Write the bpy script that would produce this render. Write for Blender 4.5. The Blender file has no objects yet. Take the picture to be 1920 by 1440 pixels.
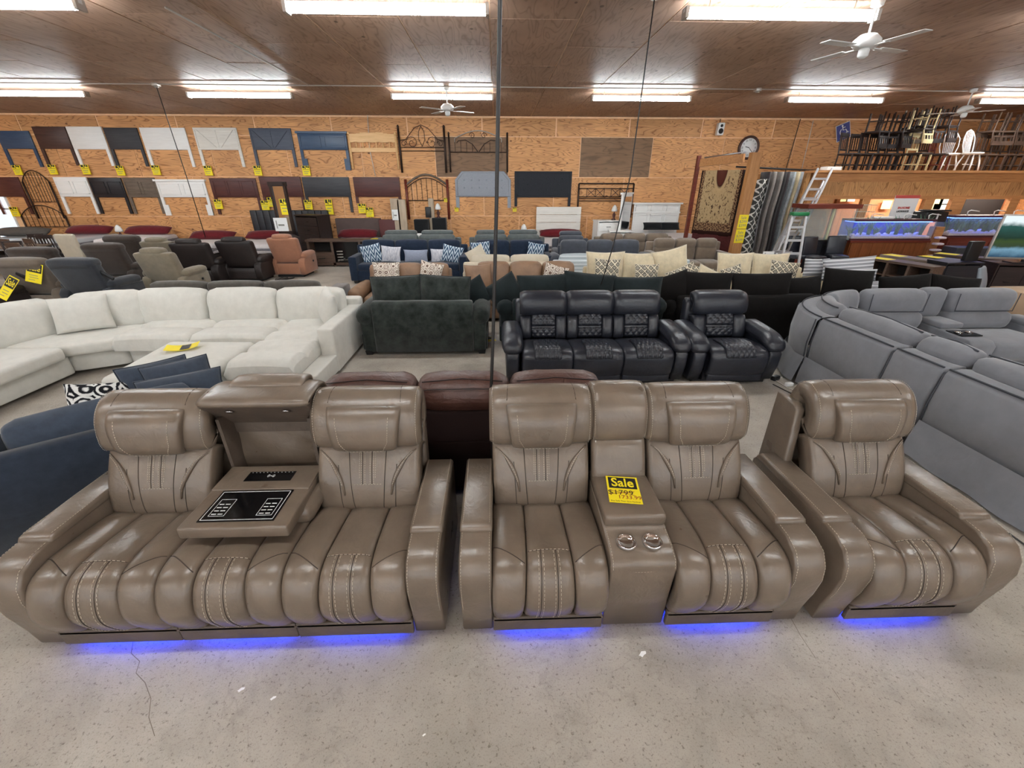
import bpy, math, random
from mathutils import Matrix, Vector
random.seed(7)
PI = math.pi
scene = bpy.context.scene
COL = scene.collection

# ---------------------------------------------------------------- camera
FPX, PITCH, ROLL, YAW, CAMH = 782.488, .443986, .0013455, .0346528, 2.3
_cy, _sy, _cp, _sp = math.cos(YAW), math.sin(YAW), math.cos(PITCH), math.sin(PITCH)
FW = Vector((_sy*_cp, _cy*_cp, -_sp)); _rt = Vector((_cy, -_sy, 0)); _up = _rt.cross(FW)
RT = math.cos(ROLL)*_rt + math.sin(ROLL)*_up
UP = -math.sin(ROLL)*_rt + math.cos(ROLL)*_up
CAMP = Vector((0, 0, CAMH))
cam = bpy.data.objects.new('camera', bpy.data.cameras.new('camera'))
COL.objects.link(cam)
cam.data.sensor_width = 36; cam.data.lens = FPX/1920*36
cam.data.clip_start = .05; cam.data.clip_end = 200
M3 = Matrix((RT, UP, -FW)).transposed()
cam.matrix_world = Matrix.Translation(CAMP) @ M3.to_4x4()
scene.camera = cam

# ---------------------------------------------------------------- world, exposure, daylight
scene.view_settings.view_transform = 'Standard'
scene.view_settings.look = 'None'
scene.view_settings.gamma = 1
scene.view_settings.use_curve_mapping = False
scene.view_settings.exposure = 0.5
world = bpy.data.worlds.new('daylight'); scene.world = world; world.use_nodes = True
wn = world.node_tree.nodes; wbg = wn['Background']
wbg.inputs[0].default_value = (.80, .90, 1, 1); wbg.inputs[1].default_value = 1.0
TUBE_POWER = 62.0      # emission strength of every fluorescent tube
LED_POWER = 42.0       # blue strips under the power recliners

def area_light(name, loc, size, power, rot, color=(1, 1, 1)):
    l = bpy.data.lights.new(name, 'AREA'); l.shape = 'RECTANGLE'; l.size, l.size_y = size
    l.energy = power; l.color = color
    o = bpy.data.objects.new(name, l); o.location = loc; o.rotation_euler = rot; COL.objects.link(o); return o
# fill lamp added behind the camera as unseen shop-front daylight, then daylight of the window at the far end of the back wall
area_light('added_front_fill', (0, -6.6, 2.3), (18, 3.2), 160, (math.radians(80), 0, 0), (.93, .97, 1))
area_light('window_daylight', (-15.2, 16.6, 1.5), (3.0, 1.6), 350, (math.radians(-90), 0, 0), (.80, .92, 1))

# ---------------------------------------------------------------- pixel to room helpers (tape measure for where things stand)
def ray(px, py): return FW + RT*((px-960)/FPX) + UP*((720-py)/FPX)
def atz(px, py, z=0.0):
    d = ray(px, py); return CAMP + d*((z-CAMH)/d.z)
def aty(px, py, y):
    d = ray(px, py); return CAMP + d*(y/d.y)

# ---------------------------------------------------------------- materials
MATS = {}
def srgb(r, g, b):
    f = lambda c: (c/255/12.92) if c/255 <= .04045 else ((c/255+.055)/1.055)**2.4
    return (f(r), f(g), f(b), 1)
class NT:
    def __init__(s, name):
        s.m = bpy.data.materials.new(name); s.m.use_nodes = True
        s.t = s.m.node_tree; s.n = s.t.nodes; s.b = s.n['Principled BSDF']; s.out = s.n['Material Output']
        s.tc = s.n.new('ShaderNodeTexCoord')
    def link(s, a, b): s.t.links.new(a, b)
    def mapping(s, scale=(1, 1, 1), coord='Object', rot=(0, 0, 0), rnd=False):
        m = s.n.new('ShaderNodeMapping'); m.inputs['Scale'].default_value = scale; m.inputs['Rotation'].default_value = rot
        s.link(s.tc.outputs[coord], m.inputs[0])
        if rnd:
            oi = s.n.new('ShaderNodeObjectInfo'); mu = s.n.new('ShaderNodeMath'); mu.operation = 'MULTIPLY'; mu.inputs[1].default_value = 57
            s.link(oi.outputs['Random'], mu.inputs[0]); s.link(mu.outputs[0], m.inputs['Location'])
        return m.outputs[0]
    def noise(s, vec, scale=5, detail=4, rough=.55, dist=0):
        n = s.n.new('ShaderNodeTexNoise'); n.inputs['Scale'].default_value = scale; n.inputs['Detail'].default_value = detail
        n.inputs['Roughness'].default_value = rough; n.inputs['Distortion'].default_value = dist
        s.link(vec, n.inputs['Vector']); return n.outputs['Fac']
    def ramp(s, fac, stops, interp='LINEAR'):
        r = s.n.new('ShaderNodeValToRGB'); r.color_ramp.interpolation = interp; e = r.color_ramp.elements
        while len(e) < len(stops): e.new(.5)
        for i, (p, c) in enumerate(stops): e[i].position = p; e[i].color = c
        s.link(fac, r.inputs[0]); return r.outputs[0]
    def mix(s, fac, a, b, mode='MIX'):
        m = s.n.new('ShaderNodeMix'); m.data_type = 'RGBA'; m.blend_type = mode
        for v, i in ((fac, 0), (a, 6), (b, 7)):
            if isinstance(v, (int, float)): m.inputs[i].default_value = v
            elif isinstance(v, tuple): m.inputs[i].default_value = v
            else: s.link(v, m.inputs[i])
        return m.outputs[2]
    def bump(s, h, strength=.3, dist=.01, normal=None):
        b = s.n.new('ShaderNodeBump'); b.inputs['Strength'].default_value = strength; b.inputs['Distance'].default_value = dist
        s.link(h, b.inputs['Height'])
        if normal is not None: s.link(normal, b.inputs['Normal'])
        s.link(b.outputs[0], s.b.inputs['Normal']); return b.outputs[0]
    def col(s, c):
        if isinstance(c, tuple): s.b.inputs['Base Color'].default_value = c
        else: s.link(c, s.b.inputs['Base Color'])
    def set(s, **k):
        for a, v in k.items():
            s.b.inputs[{'rough': 'Roughness', 'metal': 'Metallic', 'spec': 'Specular IOR Level', 'coat': 'Coat Weight', 'sheen': 'Sheen Weight', 'trans': 'Transmission Weight', 'alpha': 'Alpha'}[a]].default_value = v
def reg(name, nt): MATS[name] = nt.m; return nt.m

def plain(name, c, rough=.5, metal=0, spec=.5, var=.0, scale=6, bump=0, bscale=60, rnd=0):
    t = NT(name); v = t.mapping()
    base = srgb(*c)
    if var:
        f = t.noise(v, scale, 5)
        lo = tuple(x*(1-var) for x in base[:3])+(1,); hi = tuple(min(1, x*(1+var)) for x in base[:3])+(1,)
        t.col(t.ramp(f, [(.3, lo), (.7, hi)]))
    else: t.col(base)
    t.set(rough=rough, metal=metal, spec=spec)
    if bump: t.bump(t.noise(v, bscale, 3), bump, .004)
    return reg(name, t)
def leather(name, c, rough=.38, var=.32, wr=.35, tint=None):
    t = NT(name); v = t.mapping(); base = srgb(*c)
    f = t.noise(v, 6, 3, .5)
    lo = tuple(x*(1-var) for x in base[:3])+(1,); hi = tuple(x*(1+var) for x in base[:3])+(1,)
    t.col(t.ramp(f, [(.25, lo), (.75, hi)]))
    big = t.noise(t.mapping((1, 1, 1)), 16, 3, .5, 1.2)
    fine = t.noise(v, 240, 2)
    add = t.n.new('ShaderNodeMath'); add.operation = 'MULTIPLY_ADD'; add.inputs[1].default_value = .12
    t.link(fine, add.inputs[0]); t.link(big, add.inputs[2])
    t.bump(add.outputs[0], wr, .012)
    rr = t.n.new('ShaderNodeMapRange'); rr.inputs[3].default_value = rough-.02; rr.inputs[4].default_value = rough+.06
    t.link(f, rr.inputs[0]); t.link(rr.outputs[0], t.b.inputs['Roughness']); t.set(spec=.5)
    return reg(name, t)
def fabric(name, c, var=.12, scale=5, weave=220, sheen=.3, bump=.35, stretch=(1, 1, 1)):
    t = NT(name); v = t.mapping(stretch); base = srgb(*c)
    f = t.noise(v, scale, 6, .65)
    lo = tuple(x*(1-var) for x in base[:3])+(1,); hi = tuple(min(1, x*(1+var)) for x in base[:3])+(1,)
    t.col(t.ramp(f, [(.3, lo), (.7, hi)])); t.set(rough=.92, spec=.15, sheen=sheen)
    a = t.noise(v, weave, 2); b = t.noise(t.mapping(), 7, 3, .5, .8)
    add = t.n.new('ShaderNodeMath'); add.operation = 'MULTIPLY_ADD'; add.inputs[1].default_value = .12
    t.link(a, add.inputs[0]); t.link(b, add.inputs[2]); t.bump(add.outputs[0], bump, .012)
    return reg(name, t)
def plywood(name, c1, c2, knots=True, axis='X', rough=.6, grain=1.0, coat=0):
    """contour grain of rotary-cut fir plywood: warped rings, dark lines, scattered knots"""
    t = NT(name)
    sc = (1.0, 5.5, 5.5) if axis == 'X' else ((5.5, 1.0, 5.5) if axis == 'Y' else (5.5, 5.5, 1.0))
    v = t.mapping(tuple(s*.9 for s in sc), rnd=True)
    n1 = t.noise(v, .85, 2, .45, .6)
    mu = t.n.new('ShaderNodeMath'); mu.operation = 'MULTIPLY'; mu.inputs[1].default_value = 26*grain; t.link(n1, mu.inputs[0])
    fr = t.n.new('ShaderNodeMath'); fr.operation = 'PINGPONG'; fr.inputs[1].default_value = 1; t.link(mu.outputs[0], fr.inputs[0])
    base = t.ramp(fr.outputs[0], [(0, srgb(*c2)), (.28, srgb(*c1)), (1, srgb(*[min(255, x*1.05) for x in c1]))])
    blot = t.noise(t.mapping((1, 1, 1), rnd=True), 1.1, 3)
    base = t.mix(.55, base, t.ramp(blot, [(.25, (.62, .58, .55, 1)), (.7, (1, 1, 1, 1))]), 'MULTIPLY')
    oi = t.n.new('ShaderNodeObjectInfo')
    base = t.mix(.6, base, t.ramp(oi.outputs['Random'], [(0, (.72, .70, .68, 1)), (.5, (1, .98, .95, 1)), (1, (.88, .85, .84, 1))]), 'MULTIPLY')
    if knots:
        vo = t.n.new('ShaderNodeTexVoronoi'); vo.inputs['Scale'].default_value = 1.7
        t.link(t.mapping((1, 1.6, 1.6) if axis == 'X' else (1.6, 1, 1.6), rnd=True), vo.inputs['Vector'])
        k = t.ramp(vo.outputs['Distance'], [(.055, (.13, .05, .02, 1)), (.085, (1, 1, 1, 1))])
        base = t.mix(.8, base, k, 'MULTIPLY')
    t.col(base); t.set(rough=rough, spec=.35, coat=coat)
    t.bump(fr.outputs[0], .12, .004)
    return reg(name, t)
def wood(name, c1, c2, rough=.5, scale=1.0, axis='X'):
    t = NT(name)
    sc = {'X': (1.2, 16, 16), 'Y': (16, 1.2, 16), 'Z': (16, 16, 1.2)}[axis]
    f = t.noise(t.mapping(tuple(s*scale for s in sc), rnd=True), 1.6, 6, .7, .4)
    t.col(t.ramp(f, [(.3, srgb(*c2)), (.7, srgb(*c1))])); t.set(rough=rough, spec=.4); t.bump(f, .15, .004)
    return reg(name, t)
def emit(name, c, strength):
    t = NT(name); t.col((c[0], c[1], c[2], 1)); t.b.inputs['Emission Color'].default_value = (c[0], c[1], c[2], 1)
    t.b.inputs['Emission Strength'].default_value = strength
    return reg(name, t)

def pattern(name, kind, ca, cb, cc=None, scale=10):
    """printed cushion cloth"""
    t = NT(name); v = t.mapping((scale, scale, scale), 'Object')
    sx = t.n.new('ShaderNodeSeparateXYZ'); t.link(v, sx.inputs[0])
    def M(op, a, b=None, c=None):
        m = t.n.new('ShaderNodeMath'); m.operation = op
        for i, x in enumerate((a, b, c)):
            if x is None: continue
            if isinstance(x, (int, float)): m.inputs[i].default_value = x
            else: t.link(x, m.inputs[i])
        return m.outputs[0]
    X, Z = sx.outputs[0], sx.outputs[2]
    if kind == 'chevron':
        f = M('PINGPONG', M('ADD', Z, M('MULTIPLY', M('PINGPONG', X, .5), 2.6)), .5)
        f = M('MULTIPLY', f, 2)
        c = t.ramp(f, [(.0, srgb(*ca)), (.42, srgb(*ca)), (.5, srgb(*cc or ca)), (.62, srgb(*cb)), (1, srgb(*cb))])
    elif kind == 'lattice':
        a = M('PINGPONG', M('ADD', X, Z), .5); b = M('PINGPONG', M('SUBTRACT', X, Z), .5)
        f = M('MULTIPLY', M('MINIMUM', a, b), 2)
        n = t.noise(v, 2.2, 3); g = M('ADD', f, M('MULTIPLY', M('SUBTRACT', n, .5), .9))
        c = t.ramp(g, [(.0, srgb(*ca)), (.16, srgb(*ca)), (.22, srgb(*cb)), (.55, srgb(*cb)), (.62, srgb(*cc)), (.8, srgb(*cc)), (.85, srgb(*cb))])
    elif kind == 'floral':
        vo = t.n.new('ShaderNodeTexVoronoi'); vo.inputs['Scale'].default_value = 1.0; vo.inputs['Randomness'].default_value = .35
        t.link(v, vo.inputs['Vector'])
        f = M('PINGPONG', M('MULTIPLY', vo.outputs['Distance'], 2.6), .5); n = t.noise(v, 3.5, 2)
        g = M('ADD', M('MULTIPLY', f, 2), M('MULTIPLY', M('SUBTRACT', n, .5), .5))
        c = t.ramp(g, [(0, srgb(*ca)), (.22, srgb(*ca)), (.32, srgb(*cb)), (.7, srgb(*cb)), (.82, srgb(*cc))])
    elif kind == 'ribs':
        f = M('PINGPONG', Z, .5)
        c = t.ramp(f, [(.0, srgb(*ca)), (.2, srgb(*ca)), (.5, srgb(*cb))]); t.bump(f, .8, .02)
    elif kind == 'streak':
        n = t.noise(t.mapping((scale*3, scale*3, scale*.5)), 1.6, 4)
        c = t.ramp(n, [(.35, srgb(*ca)), (.6, srgb(*cb))])
    t.col(c); t.set(rough=.9, spec=.15)
    return reg(name, t)

# ---------------------------------------------------------------- mesh builder
def rotm(rx=0, ry=0, rz=0):
    return Matrix.Rotation(rz, 4, 'Z') @ Matrix.Rotation(ry, 4, 'Y') @ Matrix.Rotation(rx, 4, 'X')
class MB:
    def __init__(s): s.v = []; s.f = []; s.sm = []
    def add(s, vs, fs, M=None, smooth=False):
        o = len(s.v)
        if M is None: s.v += [tuple(p) for p in vs]
        else: s.v += [tuple(M @ Vector(p)) for p in vs]
        s.f += [tuple(i+o for i in f) for f in fs]; s.sm += [smooth]*len(fs); return s
    def box(s, c, d, rx=0, ry=0, rz=0, taper=1.0):
        x, y, z = d[0]/2, d[1]/2, d[2]/2; vs = []
        for k, (a, b) in ((-1, (1, 1)), (1, (taper, taper))):
            for i, j in ((-1, -1), (1, -1), (1, 1), (-1, 1)): vs.append((i*x*a, j*y*b, k*z))
        return s.add(vs, [(3, 2, 1, 0), (4, 5, 6, 7), (0, 1, 5, 4), (1, 2, 6, 5), (2, 3, 7, 6), (3, 0, 4, 7)], Matrix.Translation(c) @ rotm(rx, ry, rz))
    def b2(s, x0, x1, y0, y1, z0, z1): return s.box(((x0+x1)/2, (y0+y1)/2, (z0+z1)/2), (abs(x1-x0), abs(y1-y0), abs(z1-z0)))
    def beam(s, a, b, w, h=None, up=(0, 0, 1)):
        a, b = Vector(a), Vector(b); d = b-a; L = d.length
        if L < 1e-6: return s
        d.normalize(); u = Vector(up)
        if abs(d.dot(u)) > .98: u = Vector((0, 1, 0))
        r = d.cross(u).normalized(); u = r.cross(d); h = h or w; vs = []
        for p in (a, b):
            for i, j in ((-1, -1), (1, -1), (1, 1), (-1, 1)): vs.append(p + r*(i*w/2) + u*(j*h/2))
        return s.add(vs, [(3, 2, 1, 0), (4, 5, 6, 7), (0, 1, 5, 4), (1, 2, 6, 5), (2, 3, 7, 6), (3, 0, 4, 7)])
    def tube(s, pts, r, n=6, caps=True):
        pts = [Vector(p) for p in pts]; vs = []; fs = []; prev = None
        for i, p in enumerate(pts):
            d = (pts[min(i+1, len(pts)-1)] - pts[max(i-1, 0)]).normalized()
            if prev is None:
                u = Vector((0, 0, 1)) if abs(d.z) < .9 else Vector((0, 1, 0))
                a = d.cross(u).normalized()
            else: a = (prev - d*prev.dot(d)).normalized()
            prev = a; b = d.cross(a); rr = r[i] if isinstance(r, (list, tuple)) else r
            for k in range(n):
                t = 2*PI*k/n; vs.append(p + a*(rr*math.cos(t)) + b*(rr*math.sin(t)))
        for i in range(len(pts)-1):
            for k in range(n): fs.append((i*n+k, i*n+(k+1) % n, (i+1)*n+(k+1) % n, (i+1)*n+k))
        if caps: fs += [tuple(range(n))[::-1], tuple(range((len(pts)-1)*n, len(pts)*n))]
        return s.add(vs, fs, None, True)
    def lathe(s, prof, c=(0, 0, 0), n=16, M=None):
        vs = []; fs = []
        for r, z in prof:
            for k in range(n): t = 2*PI*k/n; vs.append((c[0]+r*math.cos(t), c[1]+r*math.sin(t), c[2]+z))
        for i in range(len(prof)-1):
            for k in range(n): fs.append((i*n+k, i*n+(k+1) % n, (i+1)*n+(k+1) % n, (i+1)*n+k))
        fs += [tuple(range(n))[::-1], tuple(range((len(prof)-1)*n, len(prof)*n))]
        return s.add(vs, fs, M, True)
    def extr(s, prof, x0, x1, r=.02, M=None, smooth=True, seg=3):
        """closed profile [(y,z)...] (counter-clockwise seen from +x) swept in x, with rounded side edges"""
        P = [Vector(p) for p in prof]; n = len(P); nor = []
        if sum(P[i-1].x*P[i].y-P[i].x*P[i-1].y for i in range(n)) < 0: P.reverse()
        for i in range(n):
            d = (P[(i+1) % n]-P[i-1]); d = Vector((d.y, -d.x)); nor.append(d.normalized() if d.length > 1e-9 else Vector((0, 0)))
        lay = []
        for k in range(seg+1):
            t = PI/2*k/seg; lay.append((x0+r*(1-math.sin(t)), r*(1-math.cos(t))))
        lay.reverse(); lay += [(x0+x1-x, o) for x, o in reversed(lay)]
        vs = []; fs = []
        for x, o in lay:
            for i in range(n): q = P[i]-nor[i]*o; vs.append((x, q.x, q.y))
        m = len(lay)
        for j in range(m-1):
            for i in range(n): fs.append((j*n+i, j*n+(i+1) % n, (j+1)*n+(i+1) % n, (j+1)*n+i))
        fs += [tuple(range(n))[::-1], tuple(range((m-1)*n, m*n))]
        fs = [f[::-1] for f in fs]
        return s.add(vs, fs, M, smooth)
    def puff(s, c, d, r=.05, bulge=(0, 0, 0), n=4, M=None, warp=None, rseg=2, wr=0):
        """rounded, stuffed box: centre c, size d, corner radius r, bulge per axis"""
        h = [x/2 for x in d]; r = min(r, min(h)*.98); ax = []
        for q in h:
            a = [-q + r*(1-math.cos(PI/2*k/rseg)) for k in range(rseg+1)]
            inner = [a[-1] + (-2*a[-1])*k/n for k in range(1, n)]
            ax.append(a + inner + [-x for x in reversed(a)])
        idx = {}; vs = []; fs = []
        def V(i, j, k):
            key = (i, j, k)
            if key in idx: return idx[key]
            p = [ax[0][i], ax[1][j], ax[2][k]]
            q = [max(-(h[a]-r), min(h[a]-r, p[a])) for a in range(3)]
            e = Vector([p[a]-q[a] for a in range(3)])
            if e.length > 1e-9: e = e.normalized()*r
            w = [q[a]+e[a] for a in range(3)]; u = [w[a]/h[a] for a in range(3)]
            for a in range(3):
                if bulge[a]:
                    b1, b2 = [x for x in range(3) if x != a]
                    w[a] += bulge[a]*u[a]*max(0, 1-u[b1]**2)*max(0, 1-u[b2]**2)
            if wr:
                k1 = math.sin(w[0]*37+c[0]*11)*math.cos(w[2]*29+w[1]*23+c[1]*7)*wr
                w = [w[a]+k1*(u[a]) for a in range(3)]
            if warp: w = list(warp(*w))
            idx[key] = len(vs); vs.append((w[0]+c[0], w[1]+c[1], w[2]+c[2])); return idx[key]
        N = [len(a)-1 for a in ax]
        for (a, b, k, L) in ((0, 1, 2, 0), (0, 1, 2, 1), (1, 2, 0, 0), (1, 2, 0, 1), (2, 0, 1, 0), (2, 0, 1, 1)):
            for i in range(N[a]):
                for j in range(N[b]):
                    q = []
                    for di, dj in ((0, 0), (1, 0), (1, 1), (0, 1)):
                        t = [0, 0, 0]; t[a] = i+di; t[b] = j+dj; t[k] = N[k] if L else 0; q.append(V(*t))
                    fs.append(tuple(q) if L else tuple(q[::-1]))
        return s.add(vs, fs, M, True)
    def pillow(s, w, h, t, M=None, n=12, ear=.07):
        vs = []; fs = []; idx = {}
        for side in (1, -1):
            for i in range(n+1):
                for j in range(n+1):
                    if side == -1 and (i in (0, n) or j in (0, n)): idx[(side, i, j)] = idx[(1, i, j)]; continue
                    u = math.sin(PI/2*(2*i/n-1)); v = math.sin(PI/2*(2*j/n-1))
                    x = u*w/2*(1-ear*(1-v*v)); z = v*h/2*(1-ear*(1-u*u))
                    y = -side*t/2*(max(0, (1-u*u)*(1-v*v)))**.42
                    idx[(side, i, j)] = len(vs); vs.append((x, y, z))
            for i in range(n):
                for j in range(n):
                    q = tuple(idx[(side, i+a, j+b)] for a, b in ((0, 0), (1, 0), (1, 1), (0, 1)))
                    fs.append(q if side == 1 else q[::-1])
        return s.add(vs, fs, M, True)
    def strip(s, path, xa, xb, puff=.02, depth=.04, nu=8, ns=3, disp=None, power=2.6, endr=.5, xa2=None, xb2=None):
        """upholstered channel: path [(y,z)] front to back, between x=xa..xb (to xa2..xb2 at the end); returns surface(s,u,off)"""
        P = [Vector(p) for p in path]; n = (len(P)-1)*ns
        def at(t):
            t = max(0, min(len(P)-1, t)); i = min(int(t), len(P)-2); f = t-i
            p0, p1, p2, p3 = P[max(i-1, 0)], P[i], P[i+1], P[min(i+2, len(P)-1)]
            return .5*((2*p1)+(p2-p0)*f+(2*p0-5*p1+4*p2-p3)*f*f+(3*p1-p0-3*p2+p3)*f**3)
        K = len(P)-1
        xa2 = xa if xa2 is None else xa2; xb2 = xb if xb2 is None else xb2
        def surf(ss, u, off=0.0):
            t = ss*K; p = at(t); d = (at(t+.02)-at(t-.02)).normalized(); nn = Vector((-d.y, d.x))
            e = min(ss, 1-ss)*n/endr/ns
            ef = 1 if e >= 1 else math.sqrt(max(0, 1-(1-e)**2))
            o = puff*max(0, 1-abs(u)**power)**(1/power)*ef - depth*(1-ef) + off
            l, r = xa+(xa2-xa)*ss, xb+(xb2-xb)*ss
            x = (l+r)/2+(r-l)/2*u
            if disp and abs(u) < 1: o += disp(ss, u)
            return Vector((x, p.x+nn.x*o, p.y+nn.y*o))
        us = [math.sin(PI/2*(2*j/nu-1)) for j in range(nu+1)] if not disp else [2*j/nu-1 for j in range(nu+1)]
        vs = []; fs = []; W = nu+3
        for i in range(n+1):
            ss = i/n
            row = [surf(ss, u) for u in us]
            t = ss*K; d = (at(t+.02)-at(t-.02)).normalized(); nn = Vector((-d.y, d.x))
            a, b = surf(ss, -1, -depth), surf(ss, 1, -depth)
            vs += [a]+row+[b]
        for i in range(n):
            for j in range(W-1): fs.append((i*W+j, i*W+j+1, (i+1)*W+j+1, (i+1)*W+j))
            fs.append((i*W+W-1, i*W, (i+1)*W, (i+1)*W+W-1))
        fs += [tuple(range(W))[::-1], tuple(range(n*W, n*W+W))]
        s.add(vs, fs, None, True); return surf
    def grid(s, fn, nu, nv, M=None, smooth=True):
        vs = [fn(i/nu, j/nv) for i in range(nu+1) for j in range(nv+1)]
        fs = [(i*(nv+1)+j, (i+1)*(nv+1)+j, (i+1)*(nv+1)+j+1, i*(nv+1)+j+1) for i in range(nu) for j in range(nv)]
        return s.add(vs, fs, M, smooth)
    def dashes(s, pts, L=.011, gap=.007, w=.0028):
        w *= .62
        pts = [Vector(p) for p in pts]
        for a, b in zip(pts, pts[1:]):
            d = b-a; l = d.length
            if l < 1e-5: continue
            k = max(1, int(round(l/(L+gap))))
            for i in range(k):
                p = a+d*((i+.15)/k); q = a+d*((i+.15+.62)/k)
                s.beam(p, q, w, w)
        return s
    def mesh(s, name):
        me = bpy.data.meshes.new(name); me.from_pydata(s.v, [], s.f); me.polygons.foreach_set('use_smooth', s.sm)
        me.update(); return me
    def build(s, name, m, parent=None, label=None, kind=None, loc=None, rot=None, autosm=False):
        me = s.mesh(name); me.materials.append(MATS[m] if isinstance(m, str) else m)
        o = bpy.data.objects.new(name, me); COL.objects.link(o)
        if parent is not None: o.parent = parent
        if label: o['label'] = label
        if kind: o['kind'] = kind
        if loc: o.location = loc
        if rot: o.rotation_euler = rot
        return o
def thing(name, label, cat, loc=(0, 0, 0), rz=0, group=None, rot=None):
    o = bpy.data.objects.new(name, None); o.empty_display_size = .1; COL.objects.link(o)
    o.location = loc; o.rotation_euler = rot or (0, 0, rz); o['label'] = label; o['category'] = cat
    if group: o['group'] = group
    return o
def tag(o, label, cat, group=None):
    o['label'] = label; o['category'] = cat
    if group: o['group'] = group
    return o
KIDS = {}
def dup(root, loc, rz=None, label=None, group=None, rot=None, scale=None):
    kids = {}
    for o in bpy.data.objects:
        if o.parent is not None: kids.setdefault(o.parent.name, []).append(o)
    def cp(o, parent):
        c = o.copy(); COL.objects.link(c); c.parent = parent
        for k in kids.get(o.name, []): cp(k, c)
        return c
    r = cp(root, None); r.location = loc
    if rot: r.rotation_euler = rot
    elif rz is not None: r.rotation_euler = (0, 0, rz)
    if scale: r.scale = scale
    if label: r['label'] = label
    if group: r['group'] = group
    return r
def textmesh(name, body, size, m, parent, M, extrude=.0008, align='CENTER', sx=1.0, label=None, bold=0.0):
    cu = bpy.data.curves.new('lettering_curve', 'FONT'); cu.body = body; cu.size = size; cu.align_x = align; cu.align_y = 'CENTER'
    cu.extrude = extrude; cu.resolution_u = 3; cu.offset = bold
    t = bpy.data.objects.new('lettering_curve', cu); COL.objects.link(t)
    bpy.context.view_layer.update()
    me = bpy.data.meshes.new_from_object(t.evaluated_get(bpy.context.evaluated_depsgraph_get()))
    bpy.data.objects.remove(t); bpy.data.curves.remove(cu)
    me.transform(M @ Matrix.Diagonal((sx, 1, 1, 1))); me.materials.clear(); me.materials.append(MATS[m])
    o = bpy.data.objects.new(name, me); COL.objects.link(o); o.parent = parent
    if label: o['label'] = label
    return o
def arc(cx, cz, r, a0, a1, n=8, rz=None):
    return [(cx+r*math.cos(math.radians(a0+(a1-a0)*i/n)), cz+(rz or r)*math.sin(math.radians(a0+(a1-a0)*i/n))) for i in range(n+1)]
# ================================================================ materials
leather('taupe_leather', (105, 92, 79), .27, .17, .20)
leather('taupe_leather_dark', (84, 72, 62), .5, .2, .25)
leather('brown_leather', (74, 46, 37), .42, .28, .5)
leather('dark_brown_leather', (30, 20, 18), .62, .25, .3)
leather('black_leather', (34, 36, 44), .32, .22, .25)
leather('saddle_leather', (134, 104, 80), .48, .22, .45)
leather('espresso_leather', (38, 30, 29), .5, .2, .35)
plain('brown_back_cloth', (26, 15, 13), .9, 0, .1)
plain('stitch_thread', (192, 180, 162), .8)
plain('seam_dark', (52, 42, 35), .8)
plain('crack_dark', (122, 113, 101), .9)
fabric('white_chenille', (208, 206, 198), .06, 9, 160, .2, .4, (1, 1, 1))
fabric('navy_fabric', (38, 45, 56), .22, 14, 260, .2, .3)
fabric('navy_blue_fabric', (31, 42, 60), .22, 14, 260, .2, .3)
fabric('navy_slate_fabric', (56, 64, 76), .16, 14, 260, .2, .3)
fabric('green_velvet', (44, 49, 46), .7, 6, 200, .2, .35)
fabric('dark_green_velvet', (30, 37, 38), .3, 5, 200, .1, .35)
fabric('black_chenille', (17, 14, 13), .2, 5, 200, .03, .3)
fabric('grey_microfibre', (118, 119, 124), .10, 5, 260, .3, .22)
plain('grey_piping', (58, 60, 66), .8)
fabric('beige_velvet', (208, 194, 164), .15, 9, 200, .4, .4)
fabric('cream_fabric', (206, 196, 176), .06, 9, 200, .2, .3)
fabric('charcoal_grey_fabric', (70, 74, 82), .16, 7, 200, .3, .35)
fabric('grey_green_fabric', (88, 94, 94), .16, 7, 200, .3, .35)
fabric('slate_recliner_fabric', (46, 49, 55), .14, 7, 200, .4, .35)
fabric('taupe_recliner_fabric', (110, 98, 86), .14, 7, 200, .4, .35)
fabric('tan_recliner_fabric', (126, 116, 98), .14, 7, 200, .4, .35)
fabric('mocha_recliner_fabric', (118, 104, 90), .14, 7, 200, .4, .35)
fabric('peach_recliner_fabric', (160, 112, 88), .08, 7, 200, .3, .3)
fabric('brown_velvet', (62, 52, 46), .16, 7, 200, .4, .35)
fabric('charcoal_flat_cushion', (78, 74, 68), .2, 12, 200, .3, .35)
fabric('burgundy_cloth', (100, 27, 34), .12, 12, 200, .2, .3)
fabric('black_cloth', (28, 29, 31), .12, 12, 200, .2, .3)
fabric('mattress_white', (212, 206, 206), .08, 20, 200, .1, .4)
fabric('mattress_grey', (120, 116, 120), .3, 26, 200, .1, .4)
fabric('grey_linen', (150, 154, 162), .08, 30, 260, .2, .3)
fabric('dark_linen', (50, 52, 57), .12, 30, 260, .2, .3)
fabric('grey_blue_cushion', (150, 158, 176), .14, 40, 260, .1, .3)
pattern('chevron_print', 'chevron', (58, 84, 112), (206, 218, 226), (120, 146, 168), 7)
pattern('lattice_print', 'lattice', (224, 214, 190), (104, 98, 88), (186, 180, 164), 8)
pattern('floral_print', 'floral', (120, 100, 88), (226, 216, 204), (164, 148, 134), 9)
pattern('white_streak_print', 'streak', (168, 172, 186), (222, 222, 228), None, 9)
pattern('ribbed_white', 'ribs', (142, 142, 146), (226, 226, 228), None, 17)
pattern('ribbed_pale_blue', 'ribs', (176, 186, 190), (226, 232, 234), None, 13)
pattern('black_white_print', 'floral', (24, 24, 28), (222, 222, 218), (28, 28, 32), 7)
plywood('wall_plywood', (222, 166, 112), (164, 106, 62), True, 'X', .55)
plywood('ceiling_plywood', (176, 146, 126), (146, 116, 98), True, 'Y', .50, .7)
plywood('weathered_plywood', (136, 106, 80), (112, 88, 66), False, 'X', .6, .5)
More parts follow.
